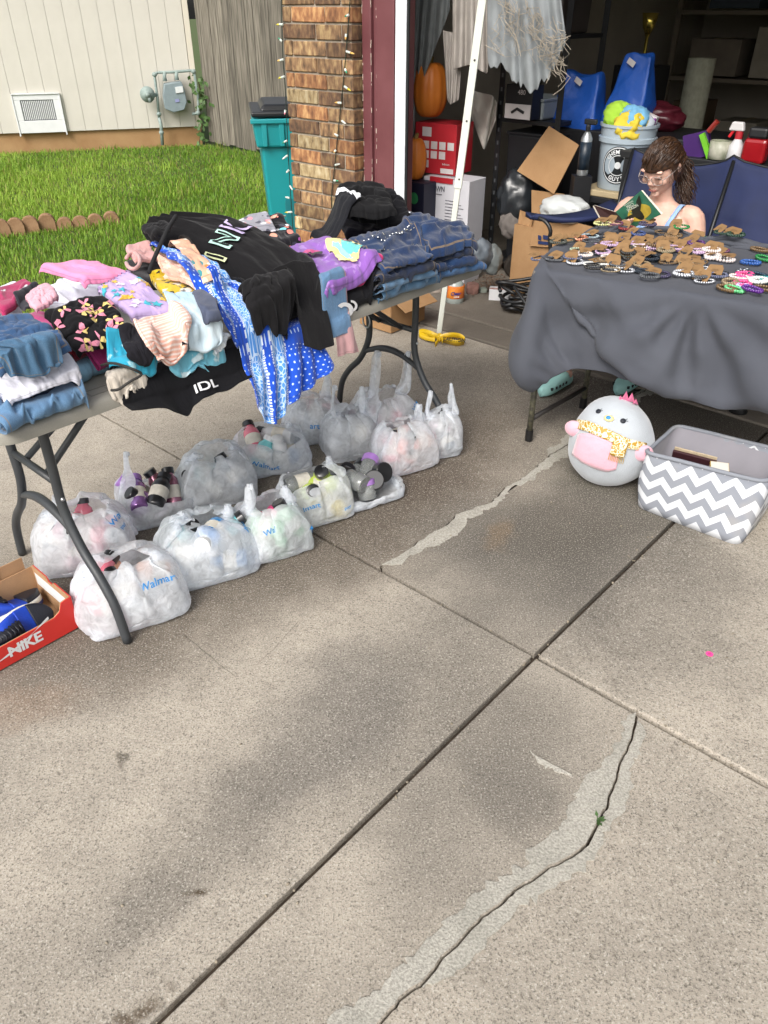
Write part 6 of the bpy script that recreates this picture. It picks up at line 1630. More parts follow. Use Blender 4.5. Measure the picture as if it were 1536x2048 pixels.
BN = {'5a5f78': 'slate blue', '4a4d52': 'gunmetal', 'c9ccd2': 'silver', 'd5d6d2': 'white', '3c4038': 'dark olive', 'c98a6c': 'copper', 'a8b49c': 'pale green', 'b49ab8': 'lilac', '3a4a78': 'navy blue', 'b898a8': 'dusty pink', '2a2826': 'black', '26303c': 'iridescent black', '1f7a3c': 'emerald', '1e3a2c': 'dark green', 'd2c8c4': 'rose quartz', '5a3a70': 'amethyst', '6a5438': 'bronze', 'c8c88a': 'cream yellow', '7a2a2a': 'garnet red', '2f5aa0': 'cobalt', '3a3450': 'deep violet', '8a7a60': 'tan stone', '6a3a58': 'plum', '9fb0b8': 'ice grey'}
def bracelet(px, py, c, ang=0., br=.0042, st=1, sq=.8, metal=.0, card=True, cang=0., ctilt=.35, where='', dz=0.):
    p0 = P(px, py, RZ + .006); q = L(p0); z = float(FR.get(np.array([q[0]]), np.array([q[1]]))[0]); p0[2] = max(z, RZ) + .0035 + dz
    lab = '%s %s bracelet %s' % (BN[c], 'triple strand' if st > 2 else 'double strand' if st > 1 else 'beaded', where)
    t = thing('bracelet', lab + (' on a kraft card' if card else ''), 'bracelet', p0, ang, 'bracelets laid out on the grey sheet')
    link('beads', ring_mesh(c, br, st, sq, metal), None, t)
    if card:
        cm, mk = card_mesh(); k = link('card', cm, None, t); k.location = (0, .030, .008 + br); k.rotation_euler = (ctilt, random.uniform(-.12, .12), cang - ang)
        s_ = random.uniform(.72, .95); k.scale = (s_, s_, 1)
        link('print_mark', mk, None, k)
    return t
FRONT = [(1078, 518, '5a5f78', 1), (1108, 522, '4a4d52', 2), (1150, 528, 'c9ccd2', 2), (1185, 533, 'd5d6d2', 1), (1218, 538, 'd5d6d2', 1), (1248, 545, 'c9ccd2', 1), (1285, 548, '26303c', 3), (1322, 554, '3a3450', 2), (1365, 556, 'c9ccd2', 2), (1408, 566, 'c9ccd2', 1), (1440, 552, '26303c', 1)]
ROW2 = [(1115, 500, '3c4038', 2), (1158, 503, 'a8b49c', 1), (1195, 508, '4a4d52', 1), (1232, 512, '2a2826', 2), (1262, 520, '2a2826', 2), (1300, 522, '26303c', 2), (1335, 528, '6a5438', 1), (1375, 532, '8a7a60', 1), (1398, 540, 'c9ccd2', 1), (1425, 520, 'd2c8c4', 2), (1448, 524, 'd2c8c4', 1)]
ROW3 = [(1135, 488, '3c4038', 1), (1162, 482, 'c98a6c', 2), (1205, 492, 'b49ab8', 1), (1238, 490, 'b49ab8', 1), (1270, 495, 'b898a8', 1), (1298, 500, 'b898a8', 1), (1332, 505, 'a8b49c', 2), (1370, 506, '5a3a70', 1), (1398, 508, 'd2c8c4', 1), (1418, 500, 'd2c8c4', 1), (1440, 505, '6a3a58', 1)]
ROW4 = [(1180, 476, '9fb0b8', 1), (1220, 480, '4a4d52', 1), (1258, 484, '3a4a78', 2), (1288, 486, '6a5438', 1), (1318, 490, '2f5aa0', 1), (1352, 490, '6a5438', 1), (1385, 492, '5a3a70', 1), (1402, 480, '1f7a3c', 2), (1440, 488, '1e3a2c', 2), (1466, 492, '1e3a2c', 2)]
ROW5 = [(1202, 466, 'c8c88a', 1), (1228, 466, '6a3a58', 1), (1252, 468, '7a2a2a', 2), (1292, 466, '3a3450', 2), (1325, 474, '6a5438', 1), (1358, 476, '1f7a3c', 1)]
RN = ['in the front row by the hem', 'in the second row', 'in the middle row', 'in the fourth row', 'in the back row before the girl']
k = 0
for ri, row in enumerate((FRONT, ROW2, ROW3, ROW4, ROW5)):
    for (x, y, c, st) in row:
        bracelet(x, y, c, random.uniform(-.8, .8), random.choice([.0036, .0044, .005]) if c != 'd2c8c4' else .0066, st, random.uniform(.62, .95), .6 if c in ('c9ccd2', 'c98a6c', '26303c') else 0., True, YAW_A - math.pi / 2 + random.uniform(-.5, .5) - .2, random.uniform(.05, .75), RN[ri])
        k += 1
# a second layer of cards and bracelets heaped over the middle
for (x, y, c) in [(1300, 528, '26303c'), (1330, 512, '8a7a60'), (1420, 512, 'd2c8c4'), (1310, 500, '6a5438'), (1345, 482, '6a5438'), (1390, 498, '5a3a70'), (1455, 482, '1e3a2c'), (1255, 515, '2a2826'), (1218, 500, 'b49ab8'), (1275, 478, '3a4a78')]:
    bracelet(x, y, c, random.uniform(-.8, .8), .0045, 2, .8, 0., True, YAW_A - math.pi / 2 + random.uniform(-.7, .7), random.uniform(.3, 1.0), 'heaped over the others', dz=.014)
for i in range(34):
    sx, wy = .06 + .56 * random.random(), .05 + .50 * random.random(); q = RT(sx, wy, RZ); d = Vector(q) - Vector(O3); dep = d.y * _c - d.z * _s; c = random.choice(['5a5f78', '4a4d52', 'c9ccd2', '3c4038', 'b49ab8', '2a2826', '26303c', '6a5438', '8a7a60', 'd2c8c4'])
    bracelet(768 + F_PX * d.x / dep, 1024 - F_PX * (d.y * _s + d.z * _c) / dep, c, random.uniform(-.8, .8), random.choice([.0036, .0046]), random.choice([1, 2]), .8, 0., i % 3 > 0, YAW_A - math.pi / 2 + random.uniform(-.6, .6), random.uniform(.1, .8), 'squeezed between the rows', dz=.007)
# loose bracelets without cards at the right
M_PONY = {}
LOOSE = [(1518, 505, '6a5438', 'brown and gold'), (1500, 530, '2f5aa0', 'blue and green'), (1526, 522, '1f7a3c', 'bright green'), (1478, 560, 'd2c8c4', 'pearl'), (1488, 556, 'e0508c', 'hot pink'), (1484, 572, 'e0508c', 'neon pink'), (1460, 570, '8a7a60', 'grey stone'), (1452, 583, '6a5438', 'wooden'), (1468, 584, '5fb878', 'mint green'), (1492, 580, 'b4b8e8', 'pale lilac'), (1502, 590, '5a2a80', 'purple'), (1515, 570, 'd5d6d2', 'pearl white'), (1530, 582, '6a5438', 'bronze'), (1515, 556, '1e3a4c', 'dark teal'), (1534, 566, '2a8a88', 'teal')]
for (x, y, c, w) in LOOSE:
    BN[c] = w
    t = bracelet(x, y, c, random.uniform(0, 3), .0056, 2, .7, 0., False, where='lying loose on the sheet')
    t['label'] = '%s bead bracelet lying loose on the grey sheet' % w
    t['group'] = 'loose bracelets on the grey sheet'
cl = thing('clip', 'silver double ring clip on the grey sheet', 'clip', P(1485, 541, RZ + .01), .3)
for s_ in (-1, 1):
    MB().tube([(s_ * .014 + .013 * math.cos(t), .009 * math.sin(t), .003) for t in np.linspace(0, 6.283, 18)], .0022, 6, cap=False).build('ring', M('clip_silver', 'b9bcc2', .25, .05, metal=.9), cl, smooth=True)

# ================================================================= CAMP CHAIR
M_NAVY = M('navy_canvas', '121d40', .75, .08, 6, bump=.3, bscale=350, base2='17244e', bdist=.001); M_PIPE = M('black_piping', '121316', .6); M_TUBE = M('black_tube', '17181a', .4)
ch = thing('camp_chair', 'wide navy blue folding camp chair behind the bracelet table', 'chair', W(2.2, .75, 0)); CL = np.array(ch.location)
def CW(a, b, z): return rel(W(a, b, z), CL)
# back rest: a sagging canvas with stitched seams, B from 1.20 (left post) to -.15
nu, nv = 44, 22
uu, vv = np.meshgrid(np.linspace(0, 1, nu), np.linspace(0, 1, nv), indexing='ij')
bB = 1.15 - 1.27 * uu
topz = .955 - .05 * np.sin(np.pi * np.clip(uu / .40, 0, 1)) * (uu < .40) + .018 * np.exp(-((uu - .40) / .02) ** 2) - .03 * np.sin(np.pi * np.clip((uu - .40) / .6, 0, 1)) * (uu >= .40)
bz = .38 + (topz - .38) * vv
fold = .035 * np.sin(np.pi * vv) * np.abs(np.sin(np.pi * uu * 2)) + .012 * (1 - 2 * np.abs(fbm(np.stack([uu * 3, vv * 1.2 + uu * 2], -1), 7, 2.2, 3))) + .012 * np.exp(-((vv - .52 - .04 * uu) / .02) ** 2)
bA = 2.34 + .18 * vv + fold
me_ = [CW(a, b, z) for a, b, z in zip(bA.ravel(), bB.ravel(), bz.ravel())]
idx = np.arange(nu * nv).reshape(nu, nv); ff = np.stack([idx[:-1, :-1], idx[1:, :-1], idx[1:, 1:], idx[:-1, 1:]], -1).reshape(-1, 4)
o = link('back_canvas', mesh('back_canvas', me_, ff), M_NAVY, ch, smooth=True); sd = o.modifiers.new('t', 'SOLIDIFY'); sd.thickness = .006; sd.offset = 0
MB().tube([CW(bA[i, -1], bB[i, -1], bz[i, -1]) for i in range(nu)], .006, 6).build('top_piping', M_PIPE, ch, smooth=True)
# seat
sA, sB = np.meshgrid(np.linspace(1.90, 2.38, 12), np.linspace(1.16, -.1, 26), indexing='ij'); sz = .40 - .05 * np.sin(np.pi * np.abs(((sB - 1.16) / 1.26 * 2) % 1)) * np.sin((sA - 1.9) / .48 * np.pi)
idx = np.arange(sA.size).reshape(sA.shape); ff = np.stack([idx[:-1, :-1], idx[1:, :-1], idx[1:, 1:], idx[:-1, 1:]], -1).reshape(-1, 4)
o = link('seat_canvas', mesh('seat_canvas', [CW(a, b, z) for a, b, z in zip(sA.ravel(), sB.ravel(), sz.ravel())], ff), M_NAVY, ch, smooth=True); sd = o.modifiers.new('t', 'SOLIDIFY'); sd.thickness = .006
# left arm rest: sling from front to back post
ar = [onA(1062, 430, 2.0), onA(1110, 437, 2.06), onA(1160, 434, 2.16), onA(1200, 424, 2.28), onA(1236, 405, 2.42)]
ar = smooth_path(ar, 4); v = []; 
for i, p_ in enumerate(ar):
    w = .05 * math.sin(math.pi * (.15 + .7 * i / (len(ar) - 1))) + .01
    v += [rel(p_ + EB * w + EZ * .012, CL), rel(p_ - EZ * .006, CL), rel(p_ - EB * w + EZ * .012, CL), rel(p_ - EB * w - EZ * .012, CL), rel(p_ - EZ * .022, CL), rel(p_ + EB * w - EZ * .012, CL)]
f = []
for i in range(len(ar) - 1):
    for j in range(6): f.append((i * 6 + j, i * 6 + (j + 1) % 6, (i + 1) * 6 + (j + 1) % 6, (i + 1) * 6 + j))
f += [tuple(reversed(range(6))), tuple(range(len(v) - 6, len(v)))]
link('arm_rest', mesh('arm_rest', v, f), M_NAVY, ch, smooth=True)
MB().tube(smooth_path([rel(onA(1078, 436, 2.0), CL), rel(onA(1092, 444, 2.0), CL), rel(onA(1101, 462, 2.0), CL), rel(onA(1101, 500, 2.0), CL), rel(W(2.0, 1.12, .06), CL)]), .010, 8).build('arm_post', M_TUBE, ch, smooth=True)
feet = [L(P(1245, 780))[:2], L(P(1475, 825))[:2], (2.42, .70), (2.44, 1.16), (2.42, .05), (2.0, 1.14)]
for a, b in feet:
    ft = MB().lathe([(.040, 0), (.042, .012), (.034, .022), (.030, .034)], 14, CW(a, b, 0)).build('foot', M_BP, ch, smooth=False)
    for (da, db) in ((-.05, .28), (.10, -.24), (.22, .10)):
        MB().tube([CW(a, b, .03), CW(a + da, b + db, .33)], .009, 7).build('strut', M_TUBE, ft, smooth=True)
for b in (1.15, .64, -.12): MB().tube([CW(2.40, b, .05), CW(2.36, b, .4), CW(2.525, b, .95)], .010, 8).build('back_post', M_TUBE, ch, smooth=True)

# ================================================================= GIRL READING
SKIN = M('skin', 'cba290', .5, .06, 30, bump=.06, bscale=300, subsurf=.12, base2='d7af9e')
gl = thing('person', 'girl with glasses and tied back curly hair reading a book in a pale blue top', 'person', W(2.16, .80, 0)); GLc = np.array(gl.location)
# person space: +x = the way she faces (out of the garage), +y = her left, +z up
fx, fy = -EA, np.cross(EZ, -EA)
RP = Matrix((tuple(fx), tuple(fy), tuple(EZ))).transposed()
gl.rotation_euler = RP.to_euler()
def toP(p): d = np.asarray(p) - GLc; return np.array([d @ fx, d @ fy, d[2]])
body = MB()
def loft(mb, rows, k=18):
    """rows: (centre xyz, half depth x, half width y) stacked; closed tube"""
    v = []; f = []
    for (c, dx, dy) in rows:
        for j in range(k):
            a = 2 * math.pi * j / k; v.append((c[0] + dx * math.cos(a), c[1] + dy * math.sin(a) * (1 + .08 * abs(math.sin(a))), c[2]))
    n = len(rows)
    for i in range(n - 1):
        for j in range(k): f.append((i * k + j, i * k + (j + 1) % k, (i + 1) * k + (j + 1) % k, (i + 1) * k + j))
    f += [tuple(reversed(range(k))), tuple(range((n - 1) * k, n * k))]
    mb.add(v, f)
TORSO = [((-.02, 0, .36), .10, .155), ((-.01, 0, .42), .105, .158), ((0, 0, .50), .092, .132), ((.006, 0, .58), .092, .135), ((.012, 0, .66), .098, .150), ((.008, 0, .715), .090, .158), ((0, 0, .755), .070, .150), ((-.004, 0, .785), .052, .105), ((0, 0, .808), .043, .060), ((.010, 0, .83), .041, .046), ((.020, 0, .86), .040, .043), ((.030, 0, .90), .040, .042)]
loft(body, TORSO)
hand_r = toP(onA(1262, 466, 1.84)); hand_l = toP(onA(1222, 452, 1.84))
def limb(mb, pts, rs, k=12): mb.tube(smooth_path(pts, 4), list(np.interp(np.linspace(0, len(pts) - 1, (len(pts) - 1) * 4 + 1), range(len(pts)), rs)), k)
shL, shR = np.array([-.005, .165, .745]), np.array([-.005, -.165, .745])
# her left arm is toward the right of the picture; both hands meet at the book
elL, elR = np.array([.02, .215, .535]), np.array([.03, -.205, .545])
hp_l, hp_r = hand_r + np.array([-.02, .015, -.01]), hand_l + np.array([-.02, -.02, -.01])
limb(body, [(-.005, .12, .752), shL, (shL + elL) / 2 + np.array([.0, .012, 0]), elL, (elL + hp_l) / 2, hp_l], [.050, .050, .042, .036, .033, .023])
limb(body, [(-.005, -.12, .752), shR, (shR + elR) / 2 + np.array([.0, -.012, 0]), elR, (elR + hp_r) / 2, hp_r], [.050, .050, .042, .036, .033, .023])
def hand(mb, wr, aim, side):
    aim = np.asarray(aim, float); aim /= np.linalg.norm(aim); up = np.array([0, 0, 1.]); lat = np.cross(up, aim); lat /= np.linalg.norm(lat); nrm = np.cross(aim, lat)
    pal = wr + aim * .045
    R = Matrix((tuple(aim), tuple(lat), tuple(nrm))).transposed()
    mb.ball(pal, (.044, .036, .015), 14, 8, R)
    for i, (o_, ln) in enumerate(((-.027, .062), (-.009, .072), (.009, .068), (.026, .054))):
        b = wr + aim * .082 + lat * o_
        mb.tube(smooth_path([b - aim * .03, b, b + aim * ln * .45 + nrm * .012, b + aim * ln * .75 + nrm * .030], 3), [.0085, .0085, .0083, .008, .0078, .0076, .0074, .0072, .0068, .006][:10], 8)
    b = wr + aim * .03 + lat * side * .034
    mb.tube(smooth_path([b - lat * side * .015, b + lat * side * .012 + aim * .02, b + aim * .05 + nrm * .02 + lat * side * .006], 3), [.011, .011, .0105, .010, .0095, .009, .0085], 8)
hand(body, hp_l, (-.1, -.9, .15), 1); hand(body, hp_r, (.3, .85, .2), -1)
# legs to the ground, feet under the table
for s_, fxp in ((1, .24), (-1, .50)):
    limb(body, [(.0, s_ * .08, .42), (.18, s_ * .10, .46), (.36, s_ * .11, .45), (.38, s_ * .115, .25), (fxp - .04, s_ * .125, .085)], [.085, .078, .056, .046, .032])
    limb(body, [(fxp - .07, s_ * .125, .05), (fxp + .03, s_ * .13, .045), (fxp + .12, s_ * .135, .03)], [.032, .034, .022])
# head, tilted down to the page
HC = np.array([.055, 0, .955]); TILT = math.radians(30); TURN = math.radians(-6)
HR = Matrix.Rotation(TURN, 3, 'Z') @ Matrix.Rotation(TILT, 3, 'Y')
def HP(x, y, z): return Vector(HC) + HR @ Vector((x, y, z))
n1_, n2_ = 30, 22; v = []; f = []
for i in range(n2_ + 1):
    ph_ = math.pi * i / n2_ - math.pi / 2
    for j in range(n1_):
        a = 2 * math.pi * j / n1_; x, y, z = math.cos(ph_) * math.cos(a), math.cos(ph_) * math.sin(a), math.sin(ph_)
        X_ = x * .096 ; Y_ = y * .076; Z_ = z * .112
        if z < 0:                                      # jaw narrows and comes forward
            Y_ *= 1 - .36 * (-z) ** 1.4; X_ = X_ * (1 - .28 * (-z) ** 1.3) + .024 * (-z) ** 1.2
        if x > .3: X_ -= .010 * (x - .3) * (1 if z > -.5 else .3)      # flatter face
        v.append(tuple(HP(X_, Y_, Z_)))
for i in range(n2_):
    for j in range(n1_): f.append((i * n1_ + j, i * n1_ + (j + 1) % n1_, (i + 1) * n1_ + (j + 1) % n1_, (i + 1) * n1_ + j))
body.add(v, f)
def hb(c, r, rot=None): body.ball(HP(*c), r, 12, 8, HR if rot is None else HR @ rot)
body.tube([HP(.078, 0, .018), HP(.092, 0, -.004), HP(.103, 0, -.020)], [.008, .0105, .0135], 10)       # nose
for s_ in (-1, 1):
    hb((.092, s_ * .010, -.024), (.009, .0085, .0075)); hb((.078, s_ * .033, .036), (.012, .024, .007)); hb((.066, s_ * .040, -.020), (.018, .022, .018)); hb((.074, s_ * .031, .014), (.012, .015, .008))
    hb((-.008, s_ * .076, .0), (.018, .007, .030))      # ear
hb((.084, 0, -.049), (.009, .020, .0048)); hb((.082, 0, -.059), (.010, .017, .0058)); hb((.074, 0, -.083), (.017, .022, .015))
bo = body.build('body', SKIN, gl, smooth=True)
rm = bo.modifiers.new('remesh', 'REMESH'); rm.mode = 'VOXEL'; rm.voxel_size = .0042; rm.use_smooth_shade = True
sm2 = bo.modifiers.new('smooth', 'SMOOTH'); sm2.factor = .5; sm2.iterations = 5
# lips, brows, lashes
def strip3(pts, r, name, m, par=gl): return MB().tube(smooth_path(pts, 3), r, 6).build(name, m, par, smooth=True)
strip3([HP(.089, -.017, -.0535), HP(.0965, 0, -.0525), HP(.089, .017, -.0535)], .0032, 'lips', M('lips', 'a3605a', .45, .05))
HAIRM = M('dark_hair', '2b1c15', .42, .3, 60, spec=.5, base2='49311f')
for s_ in (-1, 1):
    strip3([HP(.083, s_ * .017, .036), HP(.081, s_ * .033, .042), HP(.069, s_ * .050, .036)], .0026, 'eyebrow', HAIRM)
    strip3([HP(.087, s_ * .018, .008), HP(.085, s_ * .032, .004), HP(.076, s_ * .045, .009)], .0018, 'eyelashes', HAIRM)
# hair: swept back cap and a curly ponytail
cap = []; n1_, n2_ = 34, 16; v = []; f = []
for i in range(n2_ + 1):
    t = i / n2_
    for j in range(n1_):
        a = 2 * math.pi * j / n1_; lim = .30 if math.cos(a) > .35 else (-.35 if math.cos(a) > -.2 else -.75)
        blend = .5 + .5 * math.cos(a); z0 = lim
        ph_ = math.pi / 2 - t * (math.pi / 2 - math.asin(z0)); x, y, z = math.cos(ph_) * math.cos(a), math.cos(ph_) * math.sin(a), math.sin(ph_)
        rr = 1 + .03 * math.sin(a * 9 + t * 4) + .03 * float(vnoise(np.array([[x * 4, y * 4, z * 4]]), 3, 1.)[0])
        X_, Y_, Z_ = x * .103 * rr - .004, y * .083 * rr, z * .121 * rr
        v.append(tuple(HP(X_, Y_, Z_)))
for i in range(n2_):
    for j in range(n1_): f.append((i * n1_ + j, i * n1_ + (j + 1) % n1_, (i + 1) * n1_ + (j + 1) % n1_, (i + 1) * n1_ + j))
hair = link('hair', mesh('hair', v, f), HAIRM, gl, smooth=True); so = hair.modifiers.new('t', 'SOLIDIFY'); so.thickness = .006; so.offset = 1
tie = np.array([-.098, .012, .005])
st_ = MB(); rg = random.Random(5)
for i in range(280):                                     # strands combed back to the tie
    a = rg.uniform(-2.4, 2.4); ph_ = rg.uniform(.42, 1.35) if abs(a) < 1.1 else rg.uniform(-.1, 1.3)
    pts = []
    for q in range(7):
        t = q / 6; x0, y0, z0 = math.cos(ph_) * math.cos(a), math.cos(ph_) * math.sin(a), math.sin(ph_)
        d = Vector((x0, y0, z0)).lerp(Vector((-1, .1, .05)), t ** .9); d.normalize()
        w = .004 * math.sin(t * 9 + i) * rg.uniform(.5, 1.2)
        pts.append(HP(d.x * .107 - .004, d.y * .087 + w, d.z * .125 + w))
    st_.tube(pts, [.0016, .002, .0022, .0022, .002, .0018, .0012], 5)
for i in range(150):                                      # curly tail falling behind her left shoulder
    r0 = rg.uniform(0, .020); a0 = rg.uniform(0, 6.28); f0 = rg.uniform(3, 5.5); ph0 = rg.uniform(0, 6.28); ln = rg.uniform(.14, .26); dx = rg.uniform(-.01, .05); dy = rg.uniform(.0, .075); pts = []
    b = HP(tie[0] + math.cos(a0) * r0 * .5, tie[1] + math.sin(a0) * r0, tie[2] + math.sin(a0) * r0)
    for q in range(12):
        t = q / 11; sw_ = .004 + .011 * t
        pts.append(Vector((b.x - .03 * math.sin(t * 2.2) + dx * t * .5 + sw_ * math.cos(f0 * t * 6.28 * .6 + ph0), b.y + .035 * t + dy * t + sw_ * math.sin(f0 * t * 6.28 * .6 + ph0), b.z + .012 * math.sin(t * 3) - ln * t ** 1.15)))
    st_.tube(pts, [.002] * 3 + [.0021] * 6 + [.0018, .0012, .0008], 5)
for i in range(14):                                      # stray wisps round the face and crown
    a = rg.choice([-1, 1]) * rg.uniform(.95, 1.6); ph_ = rg.uniform(.2, .7); b = Vector((math.cos(ph_) * math.cos(a) * .106, math.cos(ph_) * math.sin(a) * .086, math.sin(ph_) * .122)); pts = []
    for q in range(7):
        t = q / 6; pts.append(HP(b.x + .012 * t + .006 * math.sin(t * 7 + i), b.y * (1 + .12 * t) + .006 * math.cos(t * 8 + i), b.z - rg.uniform(.05, .11) * t))
    st_.tube(pts, .0010, 4)
st_.build('hair_strands', HAIRM, gl, smooth=True)
# glasses
M_FRM = M('clear_frame', '9a8f8a', .2, .05, coat=.5); M_LENS = M('lens', 'ffffff', .03, 0, trans=1., alpha=.25)
for s_ in (-1, 1):
    loop = [HP(.099 - .006 * abs(math.cos(t)) * (1 if math.cos(t) * s_ > 0 else .2), s_ * .034 + .025 * np.sign(math.cos(t)) * abs(math.cos(t)) ** .75, .004 + .020 * np.sign(math.sin(t)) * abs(math.sin(t)) ** .75) for t in np.linspace(0, 2 * math.pi, 24, endpoint=False)]
    MB().tube(loop + [loop[0]], .0014, 6, cap=False).build('spectacle_rim', M_FRM, gl, smooth=True)
    link('lens', mesh('lens', [tuple(q) for q in loop], [tuple(range(24))]), M_LENS, gl)
    MB().tube([HP(.093, s_ * .060, .010), HP(.05, s_ * .077, .012), HP(-.005, s_ * .081, .012), HP(-.02, s_ * .079, -.004)], .0020, 6).build('temple', M_FRM, gl, smooth=True)
MB().tube([HP(.101, -.010, .010), HP(.106, 0, .014), HP(.101, .010, .010)], .002, 6).build('bridge', M_FRM, gl, smooth=True)
# camisole: a skin-hugging shell, straps over the shoulders
M_TOP = M('pale_blue_rib', '8fb0de', .85, .06, 20, sheen=.2, bump=.3, bscale=420, bdist=.001)
rows = []
for z in np.linspace(.40, .722, 15):
    k_ = 0
    for (c0_, dx0, dy0), (c1_, dx1, dy1) in zip(TORSO[:-1], TORSO[1:]):
        if c0_[2] <= z <= c1_[2]:
            t = (z - c0_[2]) / (c1_[2] - c0_[2]); rows.append((tuple(np.array(c0_) * (1 - t) + np.array(c1_) * t), (dx0 * (1 - t) + dx1 * t) + .006, (dy0 * (1 - t) + dy1 * t) + .007 - (.05 * max(0, (z - .68) / .042)))); break
v = []; f = []; k = 28
for i, (c, dx, dy) in enumerate(rows):
    for j in range(k):
        a = 2 * math.pi * j / k; zz = c[2] - (.020 * math.cos(a) ** 8 * (math.cos(a) > 0) if i == len(rows) - 1 else 0)
        v.append((c[0] + dx * math.cos(a), c[1] + dy * math.sin(a) * (1 + .08 * abs(math.sin(a))), zz))
for i in range(len(rows) - 1):
    for j in range(k): f.append((i * k + j, i * k + (j + 1) % k, (i + 1) * k + (j + 1) % k, (i + 1) * k + j))
o = link('camisole', mesh('camisole', v, f), M_TOP, gl, smooth=True); so = o.modifiers.new('t', 'SOLIDIFY'); so.thickness = .003; so.offset = 1
for s_ in (-1, 1):
    pts = smooth_path([(.102, s_ * .085, .700), (.098, s_ * .095, .73), (.070, s_ * .102, .762), (.020, s_ * .104, .793), (-.035, s_ * .098, .782), (-.075, s_ * .08, .73), (-.09, s_ * .07, .68)], 4)
    sb = MB(); v = []
    for p_ in pts: v += [tuple(p_ + np.array([0, -.010, .004])), tuple(p_ + np.array([0, .010, .004]))]
    sb.add(v, [(2 * i, 2 * i + 1, 2 * i + 3, 2 * i + 2) for i in range(len(pts) - 1)]); q = sb.build('strap', M_TOP, gl, smooth=True); so = q.modifiers.new('t', 'SOLIDIFY'); so.thickness = .004; so.offset = 1
sh_ = MB(); loft(sh_, [((-.02, 0, .35), .115, .17), ((-.01, 0, .41), .116, .172), ((0, 0, .44), .112, .165)])
for s_ in (1, -1): limb(sh_, [(.0, s_ * .08, .42), (.12, s_ * .09, .45), (.20, s_ * .10, .46)], [.094, .092, .086])
sh_.build('shorts', M('denim_shorts', '33496b', .9, .15, 20), gl, smooth=True)
# crocs on her feet
M_MINT = M('mint_foam', '9fd0cc', .6, .05, bump=.05)
for s_, fxp in ((1, .24), (-1, .50)):
    cr = MB(); rows_ = []
    for t in np.linspace(0, 1, 14):
        x = fxp - .10 + .26 * t; w = .046 * (1 - .25 * math.exp(-(t / .2) ** 2)) * math.sqrt(max(.03, 1 - max(0, (t - .65) / .35) ** 2.4)) * math.sqrt(max(.1, 1 - max(0, (.12 - t) / .12) ** 2)); top = .05 + .03 * math.sin(min(1, t * 1.6) * 3.14) ** 1 * (t > .3) + .02 * math.exp(-((t - .62) / .2) ** 2)
        ring_ = []
        for j in range(14):
            a = 2 * math.pi * j / 14; ring_.append((x, s_ * .13 + w * np.sign(math.cos(a)) * abs(math.cos(a)) ** .6, top / 2 + .002 + top / 2 * np.sign(math.sin(a)) * abs(math.sin(a)) ** .7))
        rows_.append(ring_)
    v = [q for r_ in rows_ for q in r_]; f = []
    for i in range(13):
        for j in range(14): f.append((i * 14 + j, i * 14 + (j + 1) % 14, (i + 1) * 14 + (j + 1) % 14, (i + 1) * 14 + j))
    f += [tuple(reversed(range(14))), tuple(range(13 * 14, 14 * 14))]; cr.add(v, f); co = cr.build('clog', M_MINT, gl, smooth=True)
    for q in range(5):
        t = .42 + q * .11; x = fxp - .10 + .26 * t
        for sd_ in (-1, 1):
            MB().box((x, s_ * .13 + sd_ * .0435 * math.sqrt(max(.2, 1 - max(0, (t - .65) / .35) ** 2.4)), .040), (.013, .012, .013)).build('vent_hole', M('dark_hole', '1c2628', .8), co, bevel=.002)
# ---- the book she holds
bk = thing('book', 'open paperback with green and yellow cover held by the girl', 'book', onA(1240, 440, 1.86)); BKl = np.array(bk.location)
sp_t, sp_b = onA(1231, 424, 1.90), onA(1262, 458, 1.885); fr_t, fr_b = onA(1282, 381, 1.83), onA(1322, 429, 1.80)
bk_t, bk_b = onA(1188, 410, 1.82), onA(1212, 455, 1.80)
def quad_slab(a, b, c, d, th, name, m, par):
    a, b, c, d = [rel(q, BKl) for q in (a, b, c, d)]; n = np.cross(b - a, d - a); n /= np.linalg.norm(n); mb = MB()
    v = [a, b, c, d, a + n * th, b + n * th, c + n * th, d + n * th]; mb.add(v, [(0, 1, 2, 3), (7, 6, 5, 4), (0, 4, 5, 1), (1, 5, 6, 2), (2, 6, 7, 3), (3, 7, 4, 0)])
    ob = mb.build(name, m, par); bm = bmesh.new(); bm.from_mesh(ob.data); bmesh.ops.recalc_face_normals(bm, faces=bm.faces[:]); bm.to_mesh(ob.data); bm.free(); return ob, n
COV = M('cover_art', '1f5a4c', .35, .4, 14, base2='3c7f5e', coat=.3); COVB = M('cover_back', '2a1a1c', .4, .2, 10, base2='3c2420', coat=.3); PAG = M('book_pages', 'd8cfc0', .8, .06, 200)
fo, nf = quad_slab(sp_t, fr_t, fr_b, sp_b, .0012, 'front_cover', COV, bk)
if nf @ EA > 0: sgn = 1
else: sgn = -1
off = EA * .004
quad_slab(sp_t + off, fr_t + off + (sp_t - fr_t) * .02, fr_b + off, sp_b + off, .010 * (1 if nf @ EA > 0 else -1), 'pages', PAG, bk)
quad_slab(bk_t, sp_t, sp_b, bk_b, .0012, 'back_cover', COVB, bk)
quad_slab(bk_t + off, sp_t + off, sp_b + off, bk_b + off, .012, 'pages', PAG, bk)
exf = (fr_t - sp_t); wl = np.linalg.norm(exf); exf /= wl; eyf = (sp_t - sp_b); hl = np.linalg.norm(eyf); eyf /= hl
